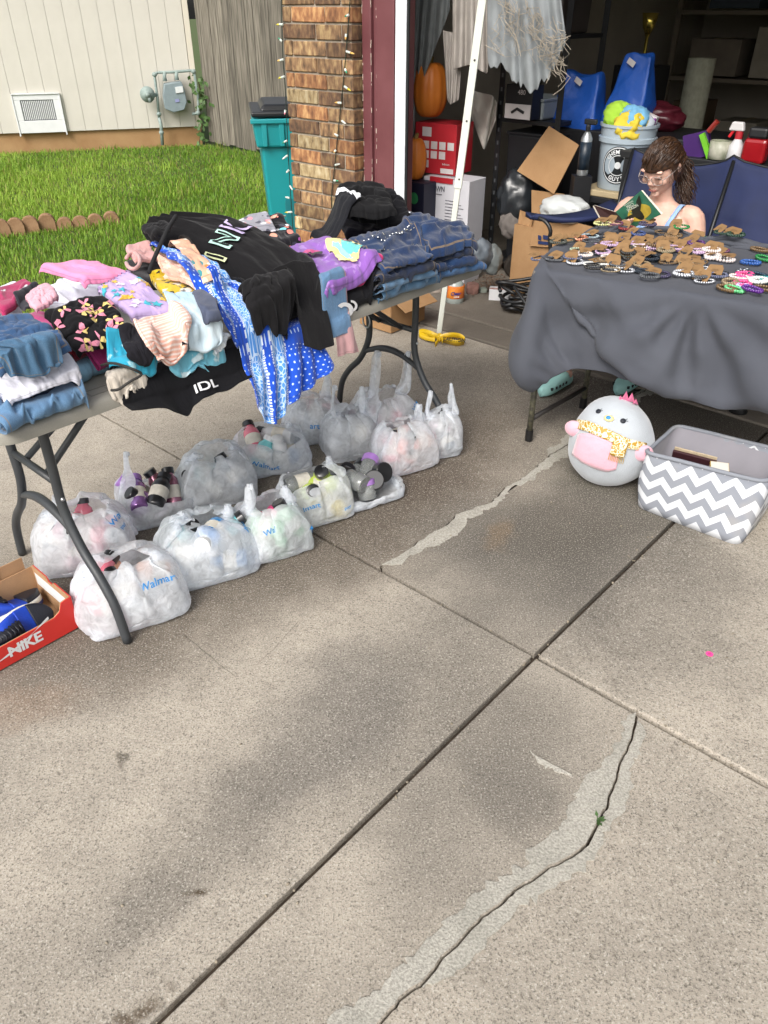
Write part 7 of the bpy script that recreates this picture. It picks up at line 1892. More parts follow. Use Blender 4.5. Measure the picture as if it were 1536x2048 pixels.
# the cover is held sideways: reading direction runs along the spine edge's far side
cx = (sp_t + fr_t + fr_b + sp_b) / 4
nn = np.cross(exf, eyf); tocam = O3 - cx; nn = nn if nn @ tocam > 0 else -nn; nn /= np.linalg.norm(nn)
def cpatch(poly, name, m, lift):
    pts = [rel(sp_b + (fr_b - sp_b) * x + ((sp_t - sp_b) * (1 - x) + (fr_t - fr_b) * x) * y + nn * lift, BKl) for x, y in poly]; return link(name, mesh(name, pts, [tuple(range(len(pts)))]), m, fo)
cpatch(blob(.55, .42, .34, .36, 4), 'cover_glow', M('cover_yellow', 'b8a03a', .4, .3, 20), .0022)
cpatch(blob(.50, .44, .13, .34, 6), 'cover_shape', M('cover_dark', '1c2018', .4, .2), .0030)
cpatch([(.10, .55), (.45, .50), (.55, .40), (.40, .36), (.18, .38)], 'cover_shape', MATS['cover_dark'], .0033); cpatch([(.52, .55), (.72, .82), (.90, .92), (.80, .66), (.62, .45)], 'cover_shape', MATS['cover_dark'], .0036)
for tx, yy, sz in (('RICK RIORDAN', .93, .0065), ('PERCY', .82, .012), ('JACKSON', .71, .012)):
    v2, ff = text2d(tx, .02); wx = (v2[:, 0].max() - v2[:, 0].min()) * sz
    pts = [rel(sp_b + (fr_b - sp_b) * (.5 + q[0] * sz / wl * .95) + ((sp_t - sp_b) * .5 + (fr_t - fr_b) * .5) * (yy + q[1] * sz / hl) + nn * .0042, BKl) for q in v2]
    link('title', mesh('title', pts, ff), M('title_ink', 'cfd8c8' if 'RICK' in tx else '15241c', .5), fo)
# ================================================================= THINGS ON THE DRIVEWAY
# ---- plush toy
PB = P(1208, 960); PBl = PB.copy(); PBl[2] = 0
pl = thing('plush_toy', 'round white bird plush toy with pink belly, gold scarf and bow', 'plush toy', PBl)
tocam = np.array([-PBl[0], -PBl[1], 0]); tocam /= np.linalg.norm(tocam); rt_ = np.array([-tocam[1], tocam[0], 0])
M_PLW = M('plush_white', 'aab0b6', .95, .07, 12, sheen=.5, bump=.45, bscale=240, bdist=.004); M_PLP = M('plush_pink', 'e3a9b8', .95, .06, 25, sheen=.7, bump=.5, bscale=180, bdist=.004)
n1_, n2_ = 44, 30; v = []; f = []; lean = .30
RPL = Matrix.Rotation(-.20, 3, Vector(rt_)) @ Matrix.Rotation(.10, 3, Vector(tocam))
PC = Vector((0, 0, .172))
for i in range(n2_ + 1):
    ph_ = math.pi * i / n2_ - math.pi / 2
    for j in range(n1_):
        a = 2 * math.pi * j / n1_; x, y, z = math.cos(ph_) * math.cos(a), math.cos(ph_) * math.sin(a), math.sin(ph_)
        r_ = 1 + .018 * float(vnoise(np.array([[x * 3 + 2, y * 3, z * 3]]), 5, 1.)[0])
        bx, by, bz = x * .118 * r_, y * (.158 - .018 * z) * r_, (z * .175) * r_
        q = Vector(tocam) * bx + Vector(rt_) * by + Vector((0, 0, bz)); q = RPL @ q + PC
        q.z = max(q.z, .004); v.append(tuple(q))
for i in range(n2_):
    for j in range(n1_): f.append((i * n1_ + j, i * n1_ + (j + 1) % n1_, (i + 1) * n1_ + (j + 1) % n1_, (i + 1) * n1_ + j))
pb = link('body', mesh('body', v, f), M_PLW, pl, smooth=True)
bvh = BVHTree.FromPolygons([Vector(q) + Vector(PBl) for q in v], [tuple(q) for q in f])
def on_plush(px, py):
    d = Vector(ray(px, py)).normalized(); h = bvh.ray_cast(Vector(O3), d)
    if h[0] is None:
        q = bvh.find_nearest(Vector(QY(px, py, PBl[1]))); return q[0], q[1]
    return h[0], (h[1] if h[1].dot(d) < 0 else -h[1])
def patch(poly, name, m, lift, par=pl, n=9):
    """sewn-on piece: a grid between two picture curves laid on the plush"""
    top, bot = poly; k = len(top); vs = []; fs = []
    for i in range(k):
        for j in range(n):
            t = j / (n - 1); x = top[i][0] * (1 - t) + bot[i][0] * t; y = top[i][1] * (1 - t) + bot[i][1] * t
            h, nn_ = on_plush(x, y); vs.append(tuple(h + nn_ * lift - Vector(PBl)))
    for i in range(k - 1):
        for j in range(n - 1): fs.append((i * n + j, (i + 1) * n + j, (i + 1) * n + j + 1, i * n + j + 1))
    ob = link(name, mesh(name, vs, fs), m, par, smooth=True); so = ob.modifiers.new('t', 'SOLIDIFY'); so.thickness = .004; so.offset = 0; return ob
patch((lerp_pts([(1158, 868), (1185, 866), (1215, 875), (1232, 890), (1240, 905)]), lerp_pts([(1145, 908), (1165, 925), (1195, 938), (1215, 943), (1232, 938)])), 'belly_patch', M_PLP, .003)
m = bpy.data.materials.new('gold_brocade'); m.use_nodes = True; n_, l_ = nodes_of(m); b_ = n_['Principled BSDF']; tc_ = n_.new('ShaderNodeTexCoord'); vo = n_.new('ShaderNodeTexVoronoi'); vo.inputs['Scale'].default_value = 85; vo.feature = 'SMOOTH_F1'
l_.new(tc_.outputs['Object'], vo.inputs['Vector']); wv = n_.new('ShaderNodeMath'); wv.operation = 'SINE'; mu = n_.new('ShaderNodeMath'); mu.operation = 'MULTIPLY'; mu.inputs[1].default_value = 18; l_.new(vo.outputs['Distance'], mu.inputs[0]); l_.new(mu.outputs[0], wv.inputs[0])
mx_ = n_.new('ShaderNodeMix'); mx_.data_type = 'RGBA'; mx_.inputs[6].default_value = lin('b08a2c'); mx_.inputs[7].default_value = lin('e2dcc4'); mr_ = n_.new('ShaderNodeMapRange'); mr_.inputs[1].default_value = -.1; mr_.inputs[2].default_value = .35; l_.new(wv.outputs[0], mr_.inputs[0]); l_.new(mr_.outputs[0], mx_.inputs[0]); l_.new(mx_.outputs[2], b_.inputs['Base Color']); b_.inputs['Roughness'].default_value = .5
M_GOLD = m
sc = patch((lerp_pts([(1146, 838), (1180, 843), (1215, 858), (1255, 877), (1291, 886)], 22), lerp_pts([(1143, 855), (1175, 863), (1210, 878), (1250, 896), (1289, 902)], 22)), 'scarf', M_GOLD, .006, n=6)
patch((lerp_pts([(1229, 874), (1242, 878), (1256, 884)], 8), lerp_pts([(1219, 906), (1232, 911), (1246, 914)], 8)), 'scarf_tail', M_GOLD, .012, pl, 8)
fr_ = MB()
for i in range(10):
    a, na = on_plush(1219 + i * 3, 907 + i * .9); b, nb2 = on_plush(1217 + i * 3, 917 + i * .9); fr_.tube([a + na * .012 - Vector(PBl), b + nb2 * .012 - Vector(PBl)], .0012, 5)
fr_.build('fringe', M('gold_thread', 'b8963c', .5), sc)
def dot(px, py, rx_, ry_, name, m, lift=.002):
    h, nn_ = on_plush(px, py); R = nn_.to_track_quat('Z', 'Y').to_matrix(); return MB().ball(h + nn_ * lift - Vector(PBl), (rx_, ry_, .0035), 16, 6, R).build(name, m, pl, smooth=True)
NAV = M('embroidery_navy', '141a26', .6); dot(1197, 823, .0105, .0095, 'eye', NAV); dot(1246, 842, .0105, .0095, 'eye', NAV)
for (x, y, dx, dy) in ((1200, 821, 5, -3), (1201, 823, 5, -1), (1250, 840, 5, -2), (1251, 842, 5, 1)):
    a, na = on_plush(x, y); b, nb2 = on_plush(x + dx, y + dy); MB().tube([a + na * .003 - Vector(PBl), b + nb2 * .003 - Vector(PBl)], .0011, 4).build('eyelash', NAV, pl)
dot(1218, 837, .0185, .0125, 'beak', M('embroidery_cream', 'e0cf8c', .6)); dot(1217, 836, .0095, .0075, 'beak_spot', M('embroidery_blue', '2a86c8', .6), .0045)
for (x, y, ax, sgn) in ((1136, 853, -1, 1), (1283, 906, 1, 1)):
    h, nn_ = on_plush(x, y); c = h - Vector(PBl) + Vector(rt_) * (ax * .004); R = Matrix((tuple(rt_), tuple(tocam), (0, 0, 1))).transposed() @ Matrix.Rotation(-ax * .35, 3, 'Y')
    MB().ball(c, (.038, .020, .032), 16, 10, R).build('wing', M_PLP, pl, smooth=True)
# bow of pink satin on the crown
hb_, nb2 = on_plush(1255, 802); M_SAT = M('pink_satin', 'd9789c', .3, .15, 40, coat=.3)
bw_ = thing
cb = hb_ - Vector(PBl) + Vector((0, 0, .004))
bm_ = MB()
for i, (x0, w_, h_) in enumerate(((-.034, .026, .026), (-.012, .030, .040), (.014, .030, .036), (.036, .022, .022))):
    o_ = cb + Vector(rt_) * x0 * .8 - Vector((0, 0, abs(x0) * .35)); bm_.add([o_ - Vector(rt_) * w_ * .5, o_ + Vector(rt_) * w_ * .5, o_ + Vector(tocam) * .012 + Vector((0, 0, h_ * .55)), o_ + Vector((0, 0, h_)), o_ - Vector(tocam) * .016 + Vector((0, 0, .006))], [(0, 1, 2), (0, 2, 3), (1, 3, 2), (0, 3, 4), (1, 4, 3), (0, 4, 1)])
bm_.build('bow', M_SAT, pl)
# ---- chevron fabric bin
ZB = .205
b00, b10 = P(1267, 1013), P(1479, 1096); t00, t10, t01 = P(1287, 908, ZB), P(1536, 966, ZB - .006), P(1350, 853, ZB)
exb = (b10 - b00); lb = np.linalg.norm(exb); exb /= lb
dB = (t01 - t00); t11 = t10 + dB; b01 = b00 + dB * .84 + (b10 - b00) * .0; b11 = b10 + dB * .84
fb = thing('fabric_bin', 'grey and white chevron fabric storage bin with grey lining', 'storage bin', (b00 + b10 + b01 + b11) / 4); FBl = np.array(fb.location); FBl[2] = 0; fb.location = tuple(FBl)
m = bpy.data.materials.new('chevron_fabric'); m.use_nodes = True; n_, l_ = nodes_of(m); b_ = n_['Principled BSDF']; tc_ = n_.new('ShaderNodeTexCoord'); sp_ = n_.new('ShaderNodeSeparateXYZ'); l_.new(tc_.outputs['UV'], sp_.inputs[0])
def mth(op, a, bb=None):
    q = n_.new('ShaderNodeMath'); q.operation = op
    for k, x in ((0, a), (1, bb)):
        if x is None: continue
        if hasattr(x, 'is_output'): l_.new(x, q.inputs[k])
        else: q.inputs[k].default_value = x
    return q.outputs[0]
tri = mth('ABSOLUTE', mth('SUBTRACT', mth('FRACT', mth('MULTIPLY', sp_.outputs[0], 1 / .078)), .5))
ban = mth('GREATER_THAN', mth('FRACT', mth('ADD', mth('MULTIPLY', sp_.outputs[1], 1 / .056), mth('MULTIPLY', tri, 1.15))), .5)
mx_ = n_.new('ShaderNodeMix'); mx_.data_type = 'RGBA'; mx_.inputs[6].default_value = lin('c2c5c9'); mx_.inputs[7].default_value = lin('80848c'); l_.new(ban, mx_.inputs[0])
nz_ = n_.new('ShaderNodeTexNoise'); nz_.inputs['Scale'].default_value = 7; l_.new(tc_.outputs['Object'], nz_.inputs['Vector']); mr_ = n_.new('ShaderNodeMapRange'); mr_.inputs[1].default_value = .55; mr_.inputs[2].default_value = .75; mr_.inputs[4].default_value = .35; l_.new(nz_.outputs['Fac'], mr_.inputs[0])
m2_ = n_.new('ShaderNodeMix'); m2_.data_type = 'RGBA'; l_.new(mr_.outputs[0], m2_.inputs[0]); l_.new(mx_.outputs[2], m2_.inputs[6]); m2_.inputs[7].default_value = lin('b8ac96'); l_.new(m2_.outputs[2], b_.inputs['Base Color']); b_.inputs['Roughness'].default_value = .85
bp_ = n_.new('ShaderNodeBump'); bp_.inputs['Strength'].default_value = .3; bp_.inputs['Distance'].default_value = .001; n4 = n_.new('ShaderNodeTexNoise'); n4.inputs['Scale'].default_value = 500; l_.new(tc_.outputs['Object'], n4.inputs['Vector']); l_.new(n4.outputs['Fac'], bp_.inputs['Height']); l_.new(bp_.outputs[0], b_.inputs['Normal'])
M_CHEV = m; M_LIN = M('bin_lining', '85838a', .9, .08, 8, sheen=.2)
def bin_shell(name, m, inset, z0, zt_, nrm, rim=0.):
    """rounded rectangular wall from bottom ring to top ring, with UVs in metres"""
    rows = 9; per = []
    def ring_(c00, c10, c11, c01, r, n=6):
        out = []; cs = [c00, c10, c11, c01]
        for i in range(4):
            p0, p1, p2 = cs[i - 1], cs[i], cs[(i + 1) % 4]; d0 = (p0 - p1) / np.linalg.norm(p0 - p1); d2 = (p2 - p1) / np.linalg.norm(p2 - p1)
            for k in range(n): 
                t = k / (n - 1); a_, e_ = p1 + d0 * r, p1 + d2 * r; out.append(a_ * (1 - t) ** 2 + p1 * 2 * t * (1 - t) + e_ * t ** 2)
            nx = cs[(i + 1) % 4]; nn = cs[(i + 2) % 4]; s_, e2 = p1 + d2 * r, nx + (p1 - nx) / np.linalg.norm(p1 - nx) * r
            for k in range(1, 8): out.append(s_ + (e2 - s_) * k / 8)
        return np.array(out)
    rings = []
    for q in range(rows):
        t = q / (rows - 1); zz = z0 + (zt_ - z0) * t
        c = [b_ * (1 - t) + t_ * t for b_, t_ in ((b00, t00), (b10, t10), (b11, t11), (b01, t01))]; cen = sum(c) / 4; c = [x + (cen - x) / np.linalg.norm((cen - x)[:2]) * inset for x in c]
        R_ = ring_(*c, .045); R_[:, 2] = zz; bul = .010 * math.sin(math.pi * t) * (1 if inset == 0 else .6); out_ = (R_ - cen); out_[:, 2] = 0; out_ /= np.linalg.norm(out_, axis=1)[:, None]
        wob = fbm(np.stack([np.arange(len(R_)) * .25, np.full(len(R_), t * 2.)], -1), 3, 1., 2) * .005
        R_ = R_ + out_ * (bul + wob)[:, None] if np.ndim(wob) else R_; 
        if t > .9: R_[:, 2] += .006 * np.sin(np.arange(len(R_)) * .35)
        rings.append(R_ - FBl)
    k = len(rings[0]); vs = np.concatenate(rings); fs = []; 
    for q in range(rows - 1):
        for i in range(k): fs.append((q * k + i, q * k + (i + 1) % k, (q + 1) * k + (i + 1) % k, (q + 1) * k + i))
    fs.append(tuple(reversed(range(k))))
    if nrm < 0: fs = [tuple(reversed(q)) for q in fs]
    me = mesh(name, vs, fs); uvl = me.uv_layers.new(name='UVMap'); seg = np.linalg.norm(np.roll(rings[5], -1, 0) - rings[5], axis=1); cum = np.concatenate([[0], np.cumsum(seg)])
    for p_ in me.polygons:
        for li in p_.loop_indices:
            vi = me.loops[li].vertex_index; q, i = divmod(vi, k); x = cum[i]
            if len(p_.vertices) == 4 and i == 0 and any(me.loops[o_].vertex_index % k == k - 1 for o_ in p_.loop_indices): x = cum[-1]
            uvl.data[li].uv = (x, (zt_ - z0) * q / (rows - 1))
    ob = link(name, me, m, fb, smooth=True); return ob, rings
sh1, rg_ = bin_shell('outer_fabric', M_CHEV, 0., .004, ZB, 1)
so = sh1.modifiers.new('t', 'SOLIDIFY'); so.thickness = .003; so.offset = -1
sh2, rg2 = bin_shell('lining', M_LIN, .007, .010, ZB - .001, -1)
MB().tube([tuple(q) for q in rg_[-1]] + [tuple(rg_[-1][0])], .008, 8, cap=False).build('rim', M_CHEV, fb, smooth=True)
ins = (t10 - t00) / np.linalg.norm(t10 - t00); dpt = dB / np.linalg.norm(dB)
def inbin(name, lab, cat, px, py, z, size, cols, yaw=0., tilt=.0):
    p = P(px, py, z); t = thing(name, lab, cat, p); R = Matrix((tuple(ins), tuple(dpt), (0, 0, 1))).transposed(); R = R @ Matrix.Rotation(yaw, 3, 'Z') @ Matrix.Rotation(tilt, 3, 'X'); t.rotation_euler = R.to_euler()
    MB().box((0, 0, 0), size).build('case', cols[0], t, bevel=.003); return t
it = inbin('makeup_palette', 'slim brown makeup palette with cream strip in the fabric bin', 'palette', 1386, 926, .150, (.155, .012, .075), [M('palette_brown', '3c2126', .4, .1)], -.06, .25); MB().box((0, .010, .034), (.15, .006, .022)).build('strip', M('palette_cream', 'bfae92', .6, .2, 40), it)
flat_text('la feuillete', .010, (0, .0065, .034), (-1, 0, 0), (0, 0, 1), .0006, 'lettering', M('palette_ink', '6a4a3a', .6), it)
it = inbin('makeup_case', 'white compact case with a yellow band in the fabric bin', 'case', 1436, 942, .155, (.062, .045, .05), [M('case_white', 'cfcdc6', .5)], .25, .3); MB().box((0, 0, .018), (.0635, .0465, .010)).build('band', M('case_yellow', 'c9a53c', .5), it)
it = inbin('gift_box', 'black box with a red lips mark in the fabric bin', 'box', 1490, 962, .150, (.135, .09, .03), [M('box_black', '141418', .35, .1)], -.05, -.35)
MB().ball((-.03, -.01, .0165), (.020, .008, .0018), 14, 5, Matrix.Rotation(-.7, 3, 'Z')).build('lips_mark', M('lips_red', 'b03038', .4), it, smooth=True); MB().ball((.035, -.028, .0165), (.014, .006, .0018), 14, 5).build('lips_mark', M('lips_pink', 'd83a80', .4), it, smooth=True)
# ---- canopy pole with caution tape
M_POLE = M('pole_enamel', 'd3d6cc', .4, .05, 6, base2='dcdfd6')
pf = P(877, 676); pt = QY(966, -8, pf[1] - .10); dv = (pt - pf) / (pt - pf)[2]; ptop = pf + dv * 2.25
cp = thing('canopy_pole', 'leaning white square canopy pole wrapped with caution tape', 'canopy pole', (pf[0], pf[1], 0)); CPl = np.array(cp.location)
def sq_tube(a, b, w, name, m):
    a, b = Vector(rel(a, CPl)), Vector(rel(b, CPl)); R = (b - a).to_track_quat('Z', 'Y').to_matrix() @ Matrix.Rotation(math.radians(28), 3, 'Z'); return MB().box((a + b) / 2, (w, w, (b - a).length), rot=R).build(name, m, cp, bevel=.003)
sq_tube(pf + dv * .008, pf + dv * .92, .028, 'lower_section', M_POLE); sq_tube(pf + dv * .80, ptop, .036, 'upper_section', M_POLE)
MB().lathe([(.045, 0), (.045, .006), (.03, .008)], 20, (0, 0, .001)).build('foot_plate', M('plate_white', 'b8b9b2', .5), cp)
for zz in (.84, 1.10, 1.35): 
    c = pf + dv * zz; d_ = (O3 - c) / np.linalg.norm(O3 - c); MB().ball(rel(c + d_ * .018, CPl), .005, 8, 5).build('bolt', M('bolt_dark', '3a3a38', .5), cp, smooth=True)
M_TAPE = M('caution_yellow', 'd8b21a', .4, .08, 20, coat=.2)
tp = thing('caution_tape', 'yellow caution tape tied in a bow round the pole foot', 'tape', pf + np.array([0, -.03, 0])); TPl = np.array(tp.location)
def ribbon(pts, w, name, twist=0.):
    c = [np.array(q, float) for q in smooth_path(pts, 5)]; v = []
    for i, q in enumerate(c):
        a = twist * i / len(c); off = np.array([0, math.sin(a) * w, math.cos(a) * w]) * .5; v += [q - off, q + off]
    ob = link(name, mesh(name, v, [(2 * i, 2 * i + 2, 2 * i + 3, 2 * i + 1) for i in range(len(c) - 1)]), M_TAPE, tp, smooth=True); so = ob.modifiers.new('t', 'SOLIDIFY'); so.thickness = .0008; return c
def TP(px, py, z): return rel(P(px, py, z), TPl)
ribbon([TP(878, 675, .03), TP(862, 668, .045), TP(845, 664, .035), TP(838, 668, .02), TP(850, 674, .02), TP(870, 678, .025)], .035, 'loop', .9)
cc_ = ribbon([TP(878, 677, .03), TP(900, 672, .045), TP(920, 674, .035), TP(929, 682, .02), TP(915, 686, .02), TP(895, 682, .022), TP(880, 678, .025)], .042, 'loop', -.6)
ribbon([TP(878, 678, .03), TP(874, 685, .015), TP(870, 690, .006)], .03, 'tail', .4)
ribbon([TP(880, 676, .03), TP(886, 682, .03), TP(882, 672, .035), TP(874, 674, .03), TP(880, 678, .03)], .03, 'knot', .8)
flat_text('CAUTION', .020, TP(908, 679, .036), (.97, -.24, 0), (.10, .30, .95), .010, 'lettering', M('tape_black', '17160f', .5), tp, bold=.02)
# ---- small litter by the threshold
gj = thing('glue_jug', 'squat clear glue jug with a bright orange label by the threshold', 'jug', P(909, 607, .0)); 
MB().lathe([(.048, 0), (.056, .008), (.057, .05), (.055, .115), (.045, .135), (.03, .15)], 24).build('jug', M('jug_milky', 'b9c2bd', .25, .05, trans=.35), gj, smooth=True)
MB().lathe([(.0575, .045), (.0585, .047), (.0585, .118), (.0575, .120)], 24).build('label', M('label_orange', 'd88a2c', .5, .5, 14, base2='b8342c'), gj, smooth=True)
flat_text('Clear', .020, (0, -.0605, .082), (1, 0, .06), (0, 0, 1), .001, 'lettering', M('label_blue', '24307a', .5), gj, bold=.03); flat_text('Glue', .012, (.004, -.0605, .062), (1, 0, .06), (0, 0, 1), .001, 'lettering', M('label_white', 'e0ddd0', .5), gj, bold=.02)
MB().lathe([(.031, .15), (.034, .152), (.034, .185), (.03, .19)], 20).build('cap', M('cap_orange', 'c8642c', .5), gj)
def rock(label, px, py, r, colr, seed, sq=(1, 1, .8)):
    bm = bmesh.new(); bmesh.ops.create_icosphere(bm, subdivisions=3, radius=1)
    for v_ in bm.verts:
        n_ = float(fbm(np.array([[v_.co.x, v_.co.y, v_.co.z]]), seed, 1.2, 3)[0]); c = v_.co; k_ = 1 / max(abs(c.x), abs(c.y), abs(c.z)) ** .6
        v_.co = Vector((c.x * k_ * sq[0], c.y * k_ * sq[1], c.z * k_ * sq[2])) * r * (1 + .18 * n_)
    me = bpy.data.meshes.new('stone'); bm.to_mesh(me); bm.free(); o = link('stone', me, M('stone_' + colr, colr, .95, .3, 25, bump=.5, bscale=90)); p_ = P(px, py, 0); o.location = (p_[0], p_[1], r * sq[2] * 1.0 + .004); return tag(o, label, 'stone')
rock('pinkish broken brick lump next to the glue jug', 944, 590, .042, '7a5a52', 4, (1, .9, .9)); rock('pale grey green stone beside the white carton', 966, 588, .024, '8a9288', 6); rock('flat grey stone slab lying behind the table leg', 868, 588, .035, '8a8076', 8, (1.4, 1, .35))
lb_ = thing('lamp_carton', 'white and grey small carton lying on the garage threshold', 'carton', P(1000, 588, .045), math.radians(-10)); MB().box((0, 0, 0), (.135, .07, .075)).build('carton', M('carton_white', 'c9cacc', .6), lb_, bevel=.002)
MB().box((0, -.02, .0381), (.13, .03, .001)).build('printed_edge', M('carton_print', '9a7a74', .6, .3, 60), lb_)
MB().tube([(.010 * math.cos(t), -.0365, .010 * math.sin(t)) for t in np.linspace(0, 6.283, 20)], .0014, 5, cap=False).build('ring_logo', M('carton_ink', '5a6068', .6), lb_)
cw_ = thing('mower_wheel', 'dark worn wheel with a yellow hub dot near the table cloth', 'wheel', P(1030, 556, .0) + np.array([0, 0, .085])); Rw = Matrix.Rotation(math.radians(90), 3, 'X') @ Matrix.Rotation(.2, 3, 'Y')
MB().lathe([(.03, -.03), (.075, -.028), (.085, -.015), (.085, .015), (.075, .028), (.03, .03)], 26, (0, 0, 0), Rw).build('tyre', M('old_rubber', '2e2822', .8, .3, 20), cw_, auto=40); MB().lathe([(.014, .030), (.014, .034)], 16, (-.006, 0, 0), Rw).build('hub_dot', M('dot_yellow', 'd8c22c', .5), cw_)
MB().box((0, 0, -.0), (.002, .002, .002)).build('axle', M_BP, cw_)
wood = MB().box((0, 0, 0), (.16, .06, .03)).build('wood_offcut', M('wood_orange', '9a5f30', .8, .2, 20), bevel=.002); wood.location = tuple(P(1036, 574, .02)); wood.rotation_euler = (0, 0, .4); tag(wood, 'orange brown wood offcut beside the white carton', 'wood')
# leaf litter heaped at the threshold
lt = MB()
for i in range(900):
    q = P(random.gauss(985, 42), random.gauss(572, 12), 0); q = q + EZ * random.uniform(.014, .03); a = random.random() * 6.28; r = random.uniform(.004, .013); d = Vector((math.cos(a), math.sin(a), random.uniform(-.4, .4))) * r; s2 = Vector((-math.sin(a), math.cos(a), random.uniform(-.3, .3))) * r * .45
    lt.add([Vector(q) - d, Vector(q) + s2, Vector(q) + d, Vector(q) - s2], [(0, 1, 2, 3)])
tag(lt.build('leaf_litter', M('dead_leaf', '6a5240', .95, .4, 40)), 'brown dead leaf litter swept along the garage threshold', 'leaf litter', kind='stuff')
# cardboard box under the far end of the clothes table
M_CARD = M('corrugated', '96734e', .85, .08, 10, fine=.05, bscale=250, base2='a3805a')
q = L(P(782, 668)); cbx = thing('cardboard_box', 'small open cardboard box on the ground behind the clothes table', 'cardboard box', W(q[0], q[1], 0))
def CBp(name, o_, ex, ey, ez, m=M_CARD): return MB().obox(o_, ex, ey, ez).build(name, m, cbx, bevel=.001)
la, lb2, hB = .30, .24, .185
CBp('side_panel', EZ * .003, EA * la, EB * .004, EZ * hB); CBp('side_panel', EB * lb2 + EZ * .003, EA * la, EB * .004, EZ * hB); CBp('side_panel', EB * .005 + EZ * .003, EB * (lb2 - .006), EA * .004, EZ * hB); CBp('side_panel', EA * (la - .005) + EB * .005 + EZ * .003, EB * (lb2 - .006), EA * .004, EZ * hB); CBp('base_panel', EA * .005 + EB * .005 + EZ * .004, EA * (la - .011), EB * (lb2 - .006), EZ * .004)
CBp('flap', EZ * (hB + .004) + EA * .01, EA * (la - .02), -EB * .10 - EZ * .05, EZ * .004); CBp('flap', EZ * (hB + .004) + EB * .02, EB * (lb2 - .04), -EA * .11 + EZ * .045, EZ * .004); CBp('flap', EZ * (hB + .004) + EB * lb2 + EA * .01, EA * (la - .02), EB * .09 + EZ * .07, EZ * .004)
# ================================================================= CLUTTER IN THE GARAGE
def gthing(name, lab, cat, px, py, a, z=None, yaw=0., group=None):
    p = onA(px, py, a)
    if z is not None: p = p.copy(); p[2] = z
    return thing(name, lab, cat, p, YAW_A + yaw, group)
GF = .014
def pumpkin(lab, px, py, a, rx, rz):
    t = gthing('pumpkin', lab, 'pumpkin', px, py, a); mb = MB(); nl, nr = 60, 16; v = []
    for i in range(nr + 1):
        ph = math.pi * i / nr - math.pi / 2
        for j in range(nl):
            an = 2 * math.pi * j / nl; r = rx * math.cos(ph) ** .75 * (1 - .05 * abs(math.cos(an * 6)) ** 6 + .012 * math.sin(an * 5))
            v.append((r * math.cos(an), r * math.sin(an), rz * math.sin(ph) * (1 - .10 * math.exp(-(r / rx / .35) ** 2))))
    f = [(i * nl + j, i * nl + (j + 1) % nl, (i + 1) * nl + (j + 1) % nl, (i + 1) * nl + j) for i in range(nr) for j in range(nl)]
    mb.add(v, f).build('shell', M('pumpkin_orange', 'b8641c', .5, .15, 8, base2='c4742a'), t, smooth=True)
    MB().tube([(0, 0, rz * .85), (.005, 0, rz * 1.0), (.02, .005, rz * 1.1)], [.018, .012, .010], 8).build('stalk', M('stalk', '8a7440', .9, .2), t, smooth=True)
pumpkin('tall orange pumpkin on top of the red carton', 860, 180, 2.70, .112, .158)
pumpkin('orange pumpkin partly hidden behind the white door stop', 831, 318, 2.54, .07, .128)
def cbox(name, lab, cat, pl, pr, ztop, zbot, a, depth, m, yaw=0.):
    """carton whose front spans two picture columns at depth a"""
    l, r = L(onA(pl, 300, a)), L(onA(pr, 300, a)); w = abs(l[1] - r[1]); t = thing(name, lab, cat, W(a, (l[1] + r[1]) / 2, zbot), YAW_A + yaw)
    MB().box((depth / 2, 0, (ztop - zbot) / 2), (depth, w, ztop - zbot)).build('carton', m, t, bevel=.003); return t, w, ztop - zbot
M_CRD = M('carton_red', 'a8222c', .5, .08); M_CWH = M('carton_pale', 'c4c4ca', .6, .05); M_CNV = M('carton_navy', '16182c', .5, .1); M_CBK = M('carton_black', '16171a', .5, .15)
def face(t, name, y0, y1, z0, z1, m, lift=.002): return MB().box((-lift, (y0 + y1) / 2, (z0 + z1) / 2), (.002, abs(y1 - y0), z1 - z0)).build(name, m, t)
t, w, h = cbox('red_carton', 'red carton with rows of small white pictures under the pumpkin', 'carton', 834, 908, .95, .66, 2.66, .22, M_CRD, .15)
for r_ in range(3):
    for c_ in range((4, 3, 1)[r_]): face(t, 'picture', w * (.30 - .20 * c_), w * (.15 - .20 * c_), h * (.50 - .19 * r_), h * (.65 - .19 * r_), M('print_white', 'c9c4c4', .6))
face(t, 'badge', w * .32, w * .10, h * .74, h * .92, MATS['print_white']); face(t, 'barcode', -w * .15, -w * .46, h * .03, h * .13, MATS['print_white']); flat_text('64mm', h * .05, (-.003, -w * .28, h * .22), (0, -1, 0), (0, 0, 1), .001, 'lettering', MATS['print_white'], t)
t, w, h = cbox('white_carton', 'tall white carton with black lettering beneath the red one', 'carton', 852, 940, .655, GF, 2.60, .20, M_CWH, .1)
MB().box((.0, w * .1, h - .012), (.012, w * .5, .03)).build('red_tape', M_CRD, t); flat_text('OWN', h * .05, (-.003, w * .16, h * .90), (0, -1, .06), (0, 0, 1), .001, 'lettering', M('ink_grey', '5a5a62', .6), t, bold=.02, sx=.8); face(t, 'underline', w * .40, w * .08, h * .845, h * .853, MATS['ink_grey'])
for k in range(7): face(t, 'small_print', w * .0, -w * (.30 + .05 * (k % 3)), h * (.80 - .03 * k), h * (.806 - .03 * k), MATS['ink_grey'])
face(t, 'picture', w * .05, -w * .06, h * .28, h * .42, M_CBK); 
t, w, h = cbox('navy_carton', 'dark navy carton with a green round badge behind the white one', 'carton', 806, 850, onA(831, 318, 2.54)[2] - .122, GF, 2.47, .15, M_CNV)
MB().lathe([(.035, 0), (.035, .002)], 24, (-.003, -.01, h * .85), Matrix.Rotation(-math.pi / 2, 3, 'Y')).build('badge', M('badge_green', '2c7a4a', .5), t)
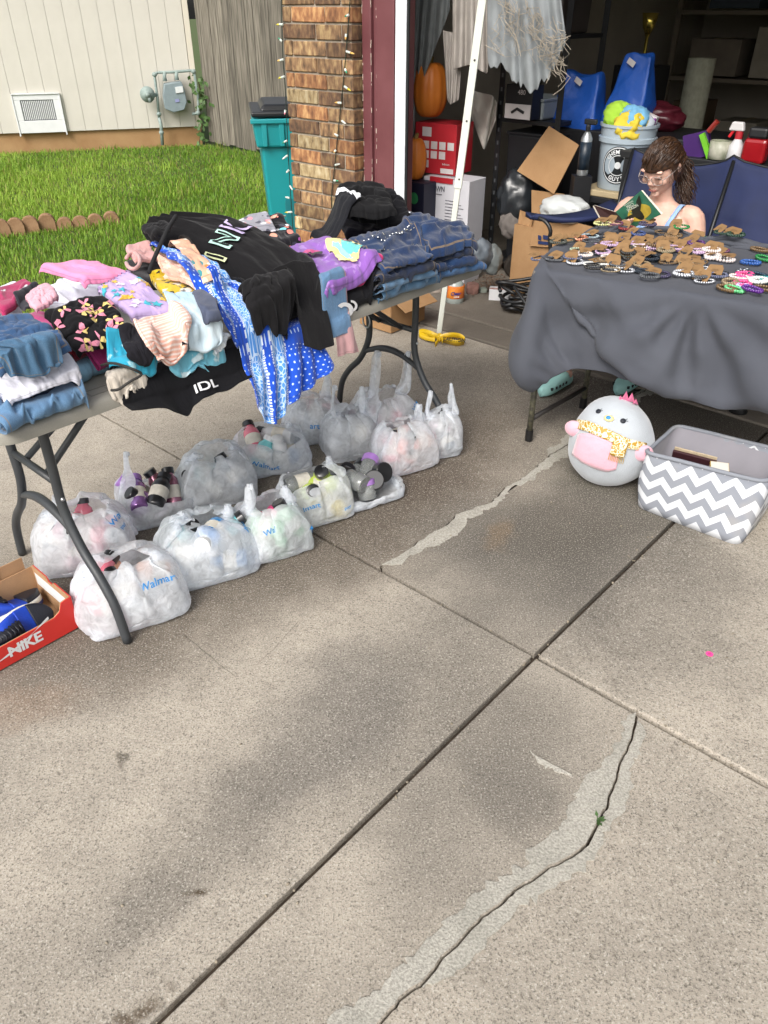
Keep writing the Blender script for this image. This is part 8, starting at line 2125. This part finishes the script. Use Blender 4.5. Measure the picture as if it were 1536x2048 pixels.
# hanging cloths: outline in picture columns at depth a, real folds
def hanging(name, lab, cat, top, bot, a, m, seed, jag_=0., nu=30, nv=24, fold=.03, freq=5.):
    top, bot = np.array(lerp_pts(top, nu)), np.array(lerp_pts(bot, nu)); rg = np.random.default_rng(seed); v = []
    js = rg.uniform(-1, 1, nu) * jag_; js[::2] *= -.6
    base = onA(*bot[nu // 2], a)
    for i in range(nu):
        for j in range(nv):
            t_ = j / (nv - 1); x = top[i][0] * (1 - t_) + bot[i][0] * t_; y = top[i][1] * (1 - t_) + (bot[i][1] + js[i]) * t_
            d = fold * (math.sin(i / nu * freq * 6.28 + t_ * 1.5 + seed) * (.4 + .6 * t_) + .6 * float(fbm(np.array([[i * .22, j * .16]]), seed, 1., 2)[0])); v.append(onA(x, y, a + d) - base)
    idx = np.arange(nu * nv).reshape(nu, nv); q = np.stack([idx[:-1, :-1], idx[1:, :-1], idx[1:, 1:], idx[:-1, 1:]], -1).reshape(-1, 4)
    o = link(name, mesh(name, v, q), m, None, smooth=True); o.location = tuple(base); so = o.modifiers.new('t', 'SOLIDIFY'); so.thickness = .003; sb = o.modifiers.new('s', 'SUBSURF'); sb.levels = sb.render_levels = 1
    return tag(o, lab, cat)
M_GAU = M('grey_gauze', '74797a', .95, .15, 12, alpha=.93); M_SHR = M('pale_shirt', '9c9690', .95, .12, 10, bump=.3, bscale=200)
hanging('gauze_sheet', 'grey gauze sheet stretched behind the door jamb', 'cloth', [(812, -60), (900, -60)], [(820, 330), (835, 190), (900, 20)], 2.62, M_GAU, 3, fold=.02)
cs_ = hanging('costume_shirt', 'pale ghostly costume shirt hanging inside the doorway', 'costume', [(905, -60), (1000, -60)], [(905, 140), (940, 130), (975, 150), (985, 60)], 2.50, M_SHR, 5, fold=.025)
attach(hanging('sleeve', '', '', [(885, 60), (928, 70)], [(895, 200), (900, 210), (918, 200)], 2.56, M_SHR, 6, nu=16, fold=.02), cs_, 'sleeve')
hanging('tattered_drape', 'tattered grey drape with ragged points hanging in the garage', 'drape', [(975, -60), (1115, -60)], [(975, 110), (1020, 150), (1050, 185), (1085, 175), (1115, 130), (1132, 80)], 2.46, M('drape_grey', '8a8f92', .95, .12, 14), 8, jag_=30, nu=36, fold=.025)
mw_ = MB(); rg = random.Random(3)
for i in range(60):                                        # stringy creepy cloth over the drape
    x = rg.uniform(985, 1125); y = rg.uniform(-20, 60) + max(0, x - 1050) * .9; pts = []
    for k in range(7): pts.append(onA(x + rg.gauss(0, 5) + k * rg.uniform(-3, 5), y + k * rg.uniform(4, 13), 2.42 + rg.uniform(-.006, .006)))
    mw_.tube(pts, rg.uniform(.0008, .002), 4)
cpz = onA(1060, 100, 2.42); mw_.v = [tuple(np.array(q) - cpz) for q in mw_.v]; o = mw_.build('creepy_cloth', M('stringy_cloth', 'a39a8c', .95, .2)); o.location = tuple(cpz); tag(o, 'stringy torn beige netting trailing over the grey drape', 'netting')
c_ = [(952, 190), (985, 205), (992, 240), (972, 300), (962, 270), (942, 225)]
hanging('white_cape', 'creased white cloth hung from the black shelf post', 'cloth', [(948, 182), (985, 190), (994, 205)], [(940, 225), (968, 303), (992, 240)], 2.95, M('cape_white', 'b8b4ac', .9, .08, 10), 11, nu=20, fold=.03, freq=2.)
# black shelving unit with stored things
M_SHF = M('shelf_black', '17181a', .5, .15, 20); sh_ = thing('shelving_unit', 'black slotted metal shelving unit loaded with dark boxes', 'shelving', W(3.2, 2.2, GF)); SHl = np.array(sh_.location)
for a in (3.0, 3.42):
    for b in (2.32, 1.90):
        po = MB().obox(rel(W(a, b, GF), SHl), EA * .035, EB * .004, EZ * 1.95); po.obox(rel(W(a, b - .034, GF), SHl), EA * .004, EB * .034, EZ * 1.95); po = po.build('post', M_SHF, sh_)
        if a == 3.0 and b == 2.32:
            for k in range(24): MB().box(rel(W(a - .003, b - .017, .08 + k * .075), SHl), (.004, .010, .022), YAW_A).build('slot', M('slot_grey', '6c7074', .4, .1, metal=.5), sh_)
for z in (.10, .52, .95, 1.40, 1.85): MB().obox(rel(W(3.005, 1.89, z), SHl), EA * .41, EB * .42, EZ * .022).build('shelf', M_SHF, sh_)
SHB = [(2.25, .35, .34, .54, '1a1c20', 'black lidded crate on the low shelf'), (2.24, .22, .10, .97, '8a9296', 'grey plastic tray on the middle shelf'), (2.22, .26, .24, 1.42, '3a3432', 'brown carton on the upper shelf'), (2.2, .3, .30, .12, '1c1e22', 'black crate on the bottom shelf')]
for (b, w, h, z, c, lab) in SHB:
    t = thing('storage_box', lab, 'box', W(3.03, b - w / 2, z + .003), YAW_A); mb = MB(); mb.box((.17, 0, h / 2), (.32, w, h), taper=(1.04, 1.04)); mb.build('tub', M('tub_' + c, c, .5, .15, 8), t, bevel=.012); MB().box((.17, 0, h + .008), (.345, w * 1.07, .016)).build('lid', M('tub_' + c, c, .5), t, bevel=.005)
t, w, h = cbox('tool_carton', 'black and white tool carton with a printed picture', 'carton', 1003, 1055, .985, .80, 2.93, .12, M_CBK); face(t, 'white_panel', w * .48, -w * .48, h * .02, h * .45, MATS['print_white']); flat_text('480', h * .14, (-.003, -w * .1, h * .80), (0, -1, 0), (0, 0, 1), .001, 'lettering', MATS['print_white'], t); MB().tube([(-.008, w * .2, h * .2), (-.01, 0, h * .32), (-.008, -w * .25, h * .22)], .008, 6).build('picture', M_CBK, t); t.location.z = 1.42 - .44
# big open carton with lifted flap, white bag on it
cb = thing('large_carton', 'big open brown carton with one tall flap standing up', 'carton', onA(1100, 470, 2.72)); cb.location.z = GF; CBl = np.array(cb.location)
def cpanel(pts, a_s, name, m=M_CARD, th=.006, par=cb):
    q = [rel(onA(x, y, a), CBl) for (x, y), a in zip(pts, a_s)]; n = np.cross(q[1] - q[0], q[-1] - q[0]); n /= np.linalg.norm(n); k = len(q); mb = MB(); mb.add([*q, *[x + n * th for x in q]], [tuple(range(k)), tuple(reversed(range(k, 2 * k)))] + [(i, (i + 1) % k + 0, (i + 1) % k + k, i + k) for i in range(k)]); o = mb.build(name, m, par)
    bm = bmesh.new(); bm.from_mesh(o.data); bmesh.ops.recalc_face_normals(bm, faces=bm.faces[:]); bm.to_mesh(o.data); bm.free(); return o
cpanel([(1034, 342), (1098, 252), (1158, 290), (1108, 388)], (2.78, 2.86, 2.86, 2.78), 'tall_flap'); cpanel([(1063, 380), (1128, 388), (1128, 470), (1063, 455)], (2.80, 2.80, 2.78, 2.78), 'back_panel')
fp = cpanel([(1072, 425), (1190, 455), (1180, 500), (1060, 492)], (2.60, 2.60, 2.58, 2.58), 'front_panel'); cpanel([(1040, 420), (1066, 430), (1058, 475), (1032, 472)], (2.66, 2.62, 2.60, 2.60), 'side_flap'); cpanel([(1060, 430), (1074, 425), (1062, 492), (1048, 478)], (2.70, 2.60, 2.58, 2.68), 'side_panel')
MB().obox(-EA * .12 - EB * .16, EA * .26, EB * .34, EZ * .45).build('inner_box', M_CARD, cb)
for (x0, x1, y0, y1) in ((1076, 1098, 482, 488), (1076, 1082, 470, 479), (1086, 1098, 470, 478)): cpanel([(x0, y0), (x1, y0 + 2), (x1, y1 + 2), (x0, y1)], (2.575,) * 4, 'printed_mark', M('print_navy', '1c2c58', .6), .002, cb)
def crumple(name, lab, cat, px, py, a, r, m, seed, sq=(1, 1, .6), k=1.4):
    bm = bmesh.new(); bmesh.ops.create_icosphere(bm, subdivisions=4, radius=1)
    pts = np.array([v.co[:] for v in bm.verts]); d = (1 - 2 * np.abs(fbm(pts, seed, 1.3, 3))) * .15 * k + fbm(pts, seed + 4, 3.1, 2) * .10 * k
    for v, q in zip(bm.verts, d): v.co = Vector((v.co.x * sq[0], v.co.y * sq[1], v.co.z * sq[2])) * r * (1 + q)
    me = bpy.data.meshes.new(name); bm.to_mesh(me); bm.free(); o = link(name, me, m, None, smooth=True); o.location = tuple(onA(px, py, a)); o.rotation_euler = (0, 0, YAW_A); return tag(o, lab, cat)
crumple('plastic_bag', 'crumpled white plastic bag lying on the brown carton', 'plastic bag', 1128, 418, 2.62, .105, M('bag_white', 'c4c8c8', .35, .05, 10, coat=.3), 4, (.8, 1.25, .62))
crumple('rubbish_bag', 'black plastic rubbish bag behind the carton flap', 'plastic bag', 1035, 395, 2.9, .13, M('bag_black', '24282c', .35, .2, 10, coat=.3), 7, (.8, .9, 1.2)); crumple('cushion', 'pale grey cushion wedged under the shelving', 'cushion', 1022, 445, 2.85, .085, M('cushion_grey', '6c6662', .9, .1), 9, (.7, .8, 1.))
crumple('cloth_bag', 'pink and white cloth bundle beside the lower pumpkin', 'cloth', 818, 385, 2.55, .06, M('cloth_pale', '9c9490', .9, .15), 12, (.7, .6, 1.6)); crumple('plastic_sack', 'thin grey plastic sack on the garage floor', 'plastic bag', 982, 520, 2.5, .075, M('sack_grey', '6c7272', .4, .1), 14, (.8, .8, 1.1)); crumple('tarpaulin', 'silver grey folded tarpaulin by the shelf foot', 'tarpaulin', 960, 510, 2.42, .09, M('tarp', '5c646c', .5, .1), 15, (.9, .7, .9)); hs_ = thing('hose_coil', 'tangled black hose coiled on the garage floor', 'hose', onA(1050, 535, 2.45) * np.array([1, 1, 0]) + EZ * GF)
for k in range(7): MB().tube([(.10 * (1 + .1 * k % 3) * math.cos(t_ + k), .09 * math.sin(t_ + k) + .02 * math.sin(3 * t_), .02 + .025 * k + .02 * math.sin(2 * t_ + k)) for t_ in np.linspace(0, 5.6, 26)], .011, 7).build('coil', M('hose_black', '17181a', .45, .2), hs_, smooth=True)
BLU = M('blue_bag', '1c50a8', .45, .08, 8, bump=.4, bscale=30, bdist=.01)
def tote(lab, px, py, a, w, d, h, lean):
    t = gthing('tote_bag', lab, 'bag', px, py, a); mb = MB(); mb.box((0, 0, h / 2), (d, w, h), taper=(.22, .66)); o = mb.build('bag', BLU, t, subsurf=1); bm = bmesh.new(); bm.from_mesh(o.data); bmesh.ops.subdivide_edges(bm, edges=bm.edges[:], cuts=7, use_grid_fill=True)
    pts = np.array([v.co[:] for v in bm.verts]); dd_ = fbm(pts, 3 + px, 8., 3) * .04 + (1 - 2 * np.abs(fbm(pts, px, 6., 3))) * .028
    for v, q in zip(bm.verts, dd_): v.co += v.co.normalized() * float(q); v.co.y += lean * v.co.z
    bm.to_mesh(o.data); bm.free(); o.data.polygons.foreach_set('use_smooth', [True] * len(o.data.polygons)); MB().box((-d * .3, 0, h * .92), (.002, .05, .03), rot=Matrix.Rotation(.5, 3, 'X')).build('paper_tag', MATS['print_white'], t)
tote('large royal blue shopping bag on the shelf behind the bucket', 1155, 262, 3.28, .30, .22, .30, .0); tote('tall royal blue bag with a paper tag on top', 1252, 252, 3.28, .24, .2, .36, -.05)
for x, y, z, lab in ((1155, 262, 0, 'dark side cabinet under the blue bags'),):
    p_ = onA(1200, 262, 3.16); o = MB().obox((0, 0, 0), EA * .5, -EB * 1.0, EZ * (p_[2] - GF)).build('cabinet', M_CBK, bevel=.01); q = L(onA(1105, 262, 3.16)); o.location = tuple(W(3.16, q[1], GF)); tag(o, lab, 'cabinet')
o = crumple('duffel', 'shiny maroon bag beside the tall blue bag', 'bag', 1318, 225, 3.42, .12, M('maroon_sheen', '4c1622', .35, .1), 21, (.8, 1.2, .6)); o.location.z = onA(1200, 262, 3.16)[2] + .068
# bucket of cloths on a step stool
bq = onA(1240, 374, 2.98); bu = thing('bucket', 'clear plastic bucket with a round black and white badge', 'bucket', bq); R_ = .152; Hb = .335
MB().lathe([(R_ * .86, 0), (R_ * .88, .004), (R_ * .97, Hb * .72), (R_ * 1.05, Hb * .73), (R_ * 1.06, Hb * .80), (R_ * .99, Hb * .81), (R_ * 1.02, Hb * .95), (R_ * 1.07, Hb * .96), (R_ * 1.07, Hb), (R_ * .99, Hb), (R_ * .84, .012)], 36).build('pail', M('clear_pail', 'b9c8d4', .25, .05, trans=.25), bu, auto=40)
tcm = np.array(O3 - bq); tcm[2] = 0; tcm /= np.linalg.norm(tcm); an0 = math.atan2(tcm[1], tcm[0]) - .22
def badge(r0, r1, m, name, lift, n=40):
    v = []
    for k in range(n + 1):
        t_ = 2 * math.pi * k / n
        for r in (r0, r1):
            x, z = r * math.cos(t_), .135 + r * math.sin(t_); ra = R_ * (.88 + .09 * z / (Hb * .72)) + lift; th = an0 + x / ra; v.append((ra * math.cos(th), ra * math.sin(th), z))
    link(name, mesh(name, v, [(2 * i, 2 * i + 1, 2 * i + 3, 2 * i + 2) for i in range(n)]), m, bu)
BKD, WHD = M('badge_black', '14181c', .4), M('badge_white', 'd2d6d8', .5)
badge(.001, .098, BKD, 'badge_disc', .003); badge(.088, .093, WHD, 'badge_ring', .0045); badge(.050, .054, WHD, 'badge_ring', .0045); badge(.001, .018, WHD, 'badge_centre', .0045)
for word, r, a0, da, flip in (('CHEMICAL', .071, 2.55, -.285, 1), ('GUYS', .071, -2.05, .32, -1)):
    for k, chh in enumerate(word):
        v2, ff = text2d(chh, .03); t_ = a0 + da * k; v = []
        for qx, qy in v2 * .021: 
            rr = r + flip * qy; tt = t_ - flip * qx / r; x, z = rr * math.cos(tt), .135 + rr * math.sin(tt); ra = R_ * (.88 + .09 * z / (Hb * .72)) + .005; th = an0 + x / ra; v.append((ra * math.cos(th), ra * math.sin(th), z))
        link('letter', mesh('letter', v, ff), WHD, bu)
for k, (dx, dy, c, nm) in enumerate(((-.06, .03, '9ac43c', 'lime green'), (.0, -.05, '6fa8cc', 'pale blue'), (.03, .04, '2f9a6a', 'green'), (-.02, -.08, 'd0b83a', 'yellow'), (.05, -.03, 'a8b0b8', 'grey'))):
    o = crumple('cleaning_cloth', '%s cloth stuffed in the clear bucket' % nm, 'cloth', 1240, 300, 2.98, .07, M('rag_' + c, c, .9, .1), 30 + k, (1, 1, .9), 2.6); o.location = tuple(bq + np.array([dx, dy, Hb + .02 - .01 * k]))
t = gthing('sprayer_box', 'small box with black white and purple print beside the bucket cloths', 'box', 1288, 232, 3.0); MB().box((0, 0, 0), (.03, .16, .05), rot=Matrix.Rotation(.3, 3, 'X')).build('carton', MATS['print_white'], t); MB().box((-.016, -.05, -.02), (.01, .06, .03)).build('purple_panel', M('print_purple', '7a2a8a', .5), t)
so_ = thing('step_stool', 'grey step stool with a wooden tread carrying the bucket', 'stool', (bq[0], bq[1], GF), YAW_A); zt_ = bq[2] - GF
MB().box((0, 0, zt_ - .018), (.34, .36, .034)).build('tread', M('tread_wood', 'a89878', .7, .1), so_, bevel=.006); MB().box((0, 0, zt_ - .055), (.33, .35, .036)).build('frame', M_CBK, so_, bevel=.004)
for sx in (-1, 1):
    for sy in (-1, 1): MB().tube([(sx * .13, sy * .14, zt_ - .07), (sx * .17, sy * .16, .0)], .014, 6).build('leg', M('stool_grey', '7c8284', .4, metal=.5), so_)
sp = gthing('spray_can', 'silver and black spray bottle in front of the carton flap', 'spray bottle', 1164, 350, 2.80); MB().lathe([(.030, 0), (.032, .004), (.032, .19), (.02, .215), (.012, .225)], 20).build('can', M('can_silver', 'b0b4b6', .3, .1, metal=.7), sp, auto=40); MB().lathe([(.0325, .03), (.0326, .175)], 20).build('label', M('can_label', '1c2834', .4, .4, 30), sp, smooth=True); MB().lathe([(.012, .225), (.014, .25), (.012, .262)], 12).build('neck', M_CBK, sp); MB().box((0, -.012, .275), (.022, .075, .028)).build('trigger_head', M_CBK, sp, bevel=.006)
o = MB().obox((-.05, -.05, 0), (.1, 0, 0), (0, .1, 0), (0, 0, onA(1164, 350, 2.80)[2] - GF - .002)).build('plant_stand', M_CBK); o.location = tuple(np.array([*onA(1164, 350, 2.80)[:2], GF])); tag(o, 'narrow black stand beneath the silver spray bottle', 'stand')
# carpet roll, trophy, things on the bench behind the chair
cr = gthing('carpet_roll', 'upright rolled pale carpet in the middle of the garage', 'carpet roll', 1369, 300, 4.4, GF); rr = []
for k in range(90): t_ = k / 90 * 6.283 * 3.2; r = .095 - .009 * t_ / 6.283; rr.append((r * math.cos(t_), r * math.sin(t_)))
v = [(x, y, z) for z in (0, onA(1369, 120, 4.4)[2]) for x, y in rr]; o = link('roll', mesh('roll', v, [(i, i + 1, i + 91, i + 90) for i in range(89)]), M('carpet_pale', '8f9080', .95, .15, 30, bump=.4, bscale=120), cr); q = o.modifiers.new('t', 'SOLIDIFY'); q.thickness = .006
tr = gthing('trophy', 'gold trophy cup gleaming in the dark garage', 'trophy', 1285, 130, 4.2); GD = M('trophy_gold', 'c9b45a', .2, .1, metal=.9)
MB().lathe([(.05, 0), (.05, .03), (.012, .05), (.010, .16), (.02, .18)], 16).build('stem', GD, tr, auto=40); MB().lathe([(.018, .18), (.04, .22), (.055, .30), (.05, .30), (.03, .22)], 18).build('cup', GD, tr, smooth=True)
p_ = onA(1285, 130, 4.2); o = MB().box((0, 0, (p_[2] - GF) / 2), (.24, .3, p_[2] - GF)).build('filing_cabinet', M_CBK, bevel=.006); o.location = (p_[0], p_[1], GF); o.rotation_euler = (0, 0, YAW_A); tag(o, 'dark filing cabinet with the gold trophy on top', 'cabinet')
bt = gthing('work_bench', 'dark bench standing behind the navy chair', 'bench', 1440, 335, 2.75, GF); zb = onA(1440, 322, 2.75)[2] - GF
MB().box((.25, -.1, zb - .02), (.5, 1.3, .036)).build('bench_top', M_CBK, bt, bevel=.004)
for sx in (.03, .47):
    for sy in (.5, -.7): MB().box((sx, sy, (zb - .04) / 2), (.05, .05, zb - .04)).build('leg', M_CBK, bt)
MB().obox((.5, -.75, 0), (.02, 0, 0), (0, 1.3, 0), (0, 0, zb - .05)).build('back_board', M_CBK, bt)
def onbench(name, lab, cat, px): p_ = onA(px, 322, 2.80); return thing(name, lab, cat, (p_[0], p_[1], zb + GF), YAW_A)
t = onbench('mug', 'white cup with dark green dripping pattern on the bench', 'cup', 1434); MB().lathe([(.045, 0), (.05, .004), (.052, .085), (.047, .085), (.045, .01)], 22).build('cup', M('mug_white', 'b8b6a8', .4, .5, 12, base2='44542c'), t, smooth=True)
t = onbench('spray_bottle', 'white spray bottle with a red trigger on the bench', 'spray bottle', 1466); MB().lathe([(.036, 0), (.038, .005), (.034, .07), (.016, .10), (.014, .12)], 18).build('bottle', M('bottle_white', 'c8c8ca', .4), t, smooth=True); MB().lathe([(.018, .10), (.018, .135)], 14).build('collar', M_CRD, t); MB().box((0, .015, .155), (.03, .075, .04), taper=(1, .7)).build('spray_head', M('head_white', 'cfcccc', .4), t, bevel=.006); MB().box((0, .035, .125), (.014, .014, .05), rot=Matrix.Rotation(.5, 3, 'X')).build('trigger', M('trigger_red', 'c8242c', .4), t, bevel=.004)
t = onbench('fuel_jug', 'red liquid filled jug with a black cap on the bench', 'jug', 1506); MB().box((0, 0, .055), (.07, .11, .11)).build('jug', M('jug_red', 'a81c24', .2, .15, trans=.3), t, bevel=.015); MB().box((0, 0, .135), (.06, .09, .05)).build('cap', M_CBK, t, bevel=.012)
t = onbench('red_bottle', 'small red bottle standing beside the red jug', 'bottle', 1488); MB().lathe([(.02, 0), (.022, .004), (.022, .09), (.01, .11), (.01, .13)], 14).build('bottle', M('glass_red', '6c141c', .2, .1, coat=.5), t, smooth=True)
t = onbench('gift_bag', 'purple and lime green packet beside her hair on the bench', 'packet', 1385); MB().box((.02, 0, .05), (.03, .13, .12), rot=Matrix.Rotation(-.3, 3, 'X')).build('packet', M('packet_purple', '3c1c5c', .4), t); MB().box((0, -.055, .055), (.032, .025, .125), rot=Matrix.Rotation(-.55, 3, 'X')).build('green_edge', M('packet_lime', '6cb42c', .4), t); MB().tube([(0, -.05, .12), (0, -.085, .17)], .014, 8).build('red_tube', M('tube_red', '8a2c24', .3, coat=.4), t)
# far wall: a deep rack of dim boxes
rk = thing('storage_rack', 'deep storage rack across the dark back of the garage', 'rack', W(6.3, .6, GF)); RKl = np.array(rk.location)
for z in (.5, 1.0, 1.5): MB().obox(rel(W(6.2, -1.8, z), RKl), EA * .6, EB * 4.5, EZ * .03).build('shelf', M('rack_wood', '6a6256', .8), rk)
for b in (-1.8, -.3, 1.2, 2.66): MB().obox(rel(W(6.2, b, GF), RKl), EA * .05, EB * .04, EZ * 2.1).build('post', MATS['rack_wood'], rk)
rg = random.Random(9); CL_ = ['5a4a38', '3a4450', '6a6258', '2c3034', '7a5a30', '4a5a5e', '8a8478', '3c2c2c']; NM = ['tan', 'slate', 'stone grey', 'charcoal', 'ochre', 'teal grey', 'pale', 'maroon']
for z in (.03, .53, 1.03, 1.53):
    b = -1.7
    while b < 2.5:
        w = rg.uniform(.2, .45); h = rg.uniform(.15, .38); k = rg.randrange(8)
        if b + w < 2.6: t = thing('stored_carton', '%s carton stored on the dark back rack, %s shelf' % (NM[k], {.03: 'lowest', .53: 'second', 1.03: 'third', 1.53: 'top'}[z]), 'carton', W(6.24, b + w / 2, z + GF), YAW_A, 'cartons on the back rack'); MB().box((.2, 0, h / 2), (.4, w, h)).build('carton', M('far_' + CL_[k], CL_[k], .7, .15), t, bevel=.004); MB().box((.2, 0, h + .002), (.41, .05, .003)).build('tape', M('far_tape', '8a7a5a', .4), t)
        b += w + rg.uniform(.03, .2)
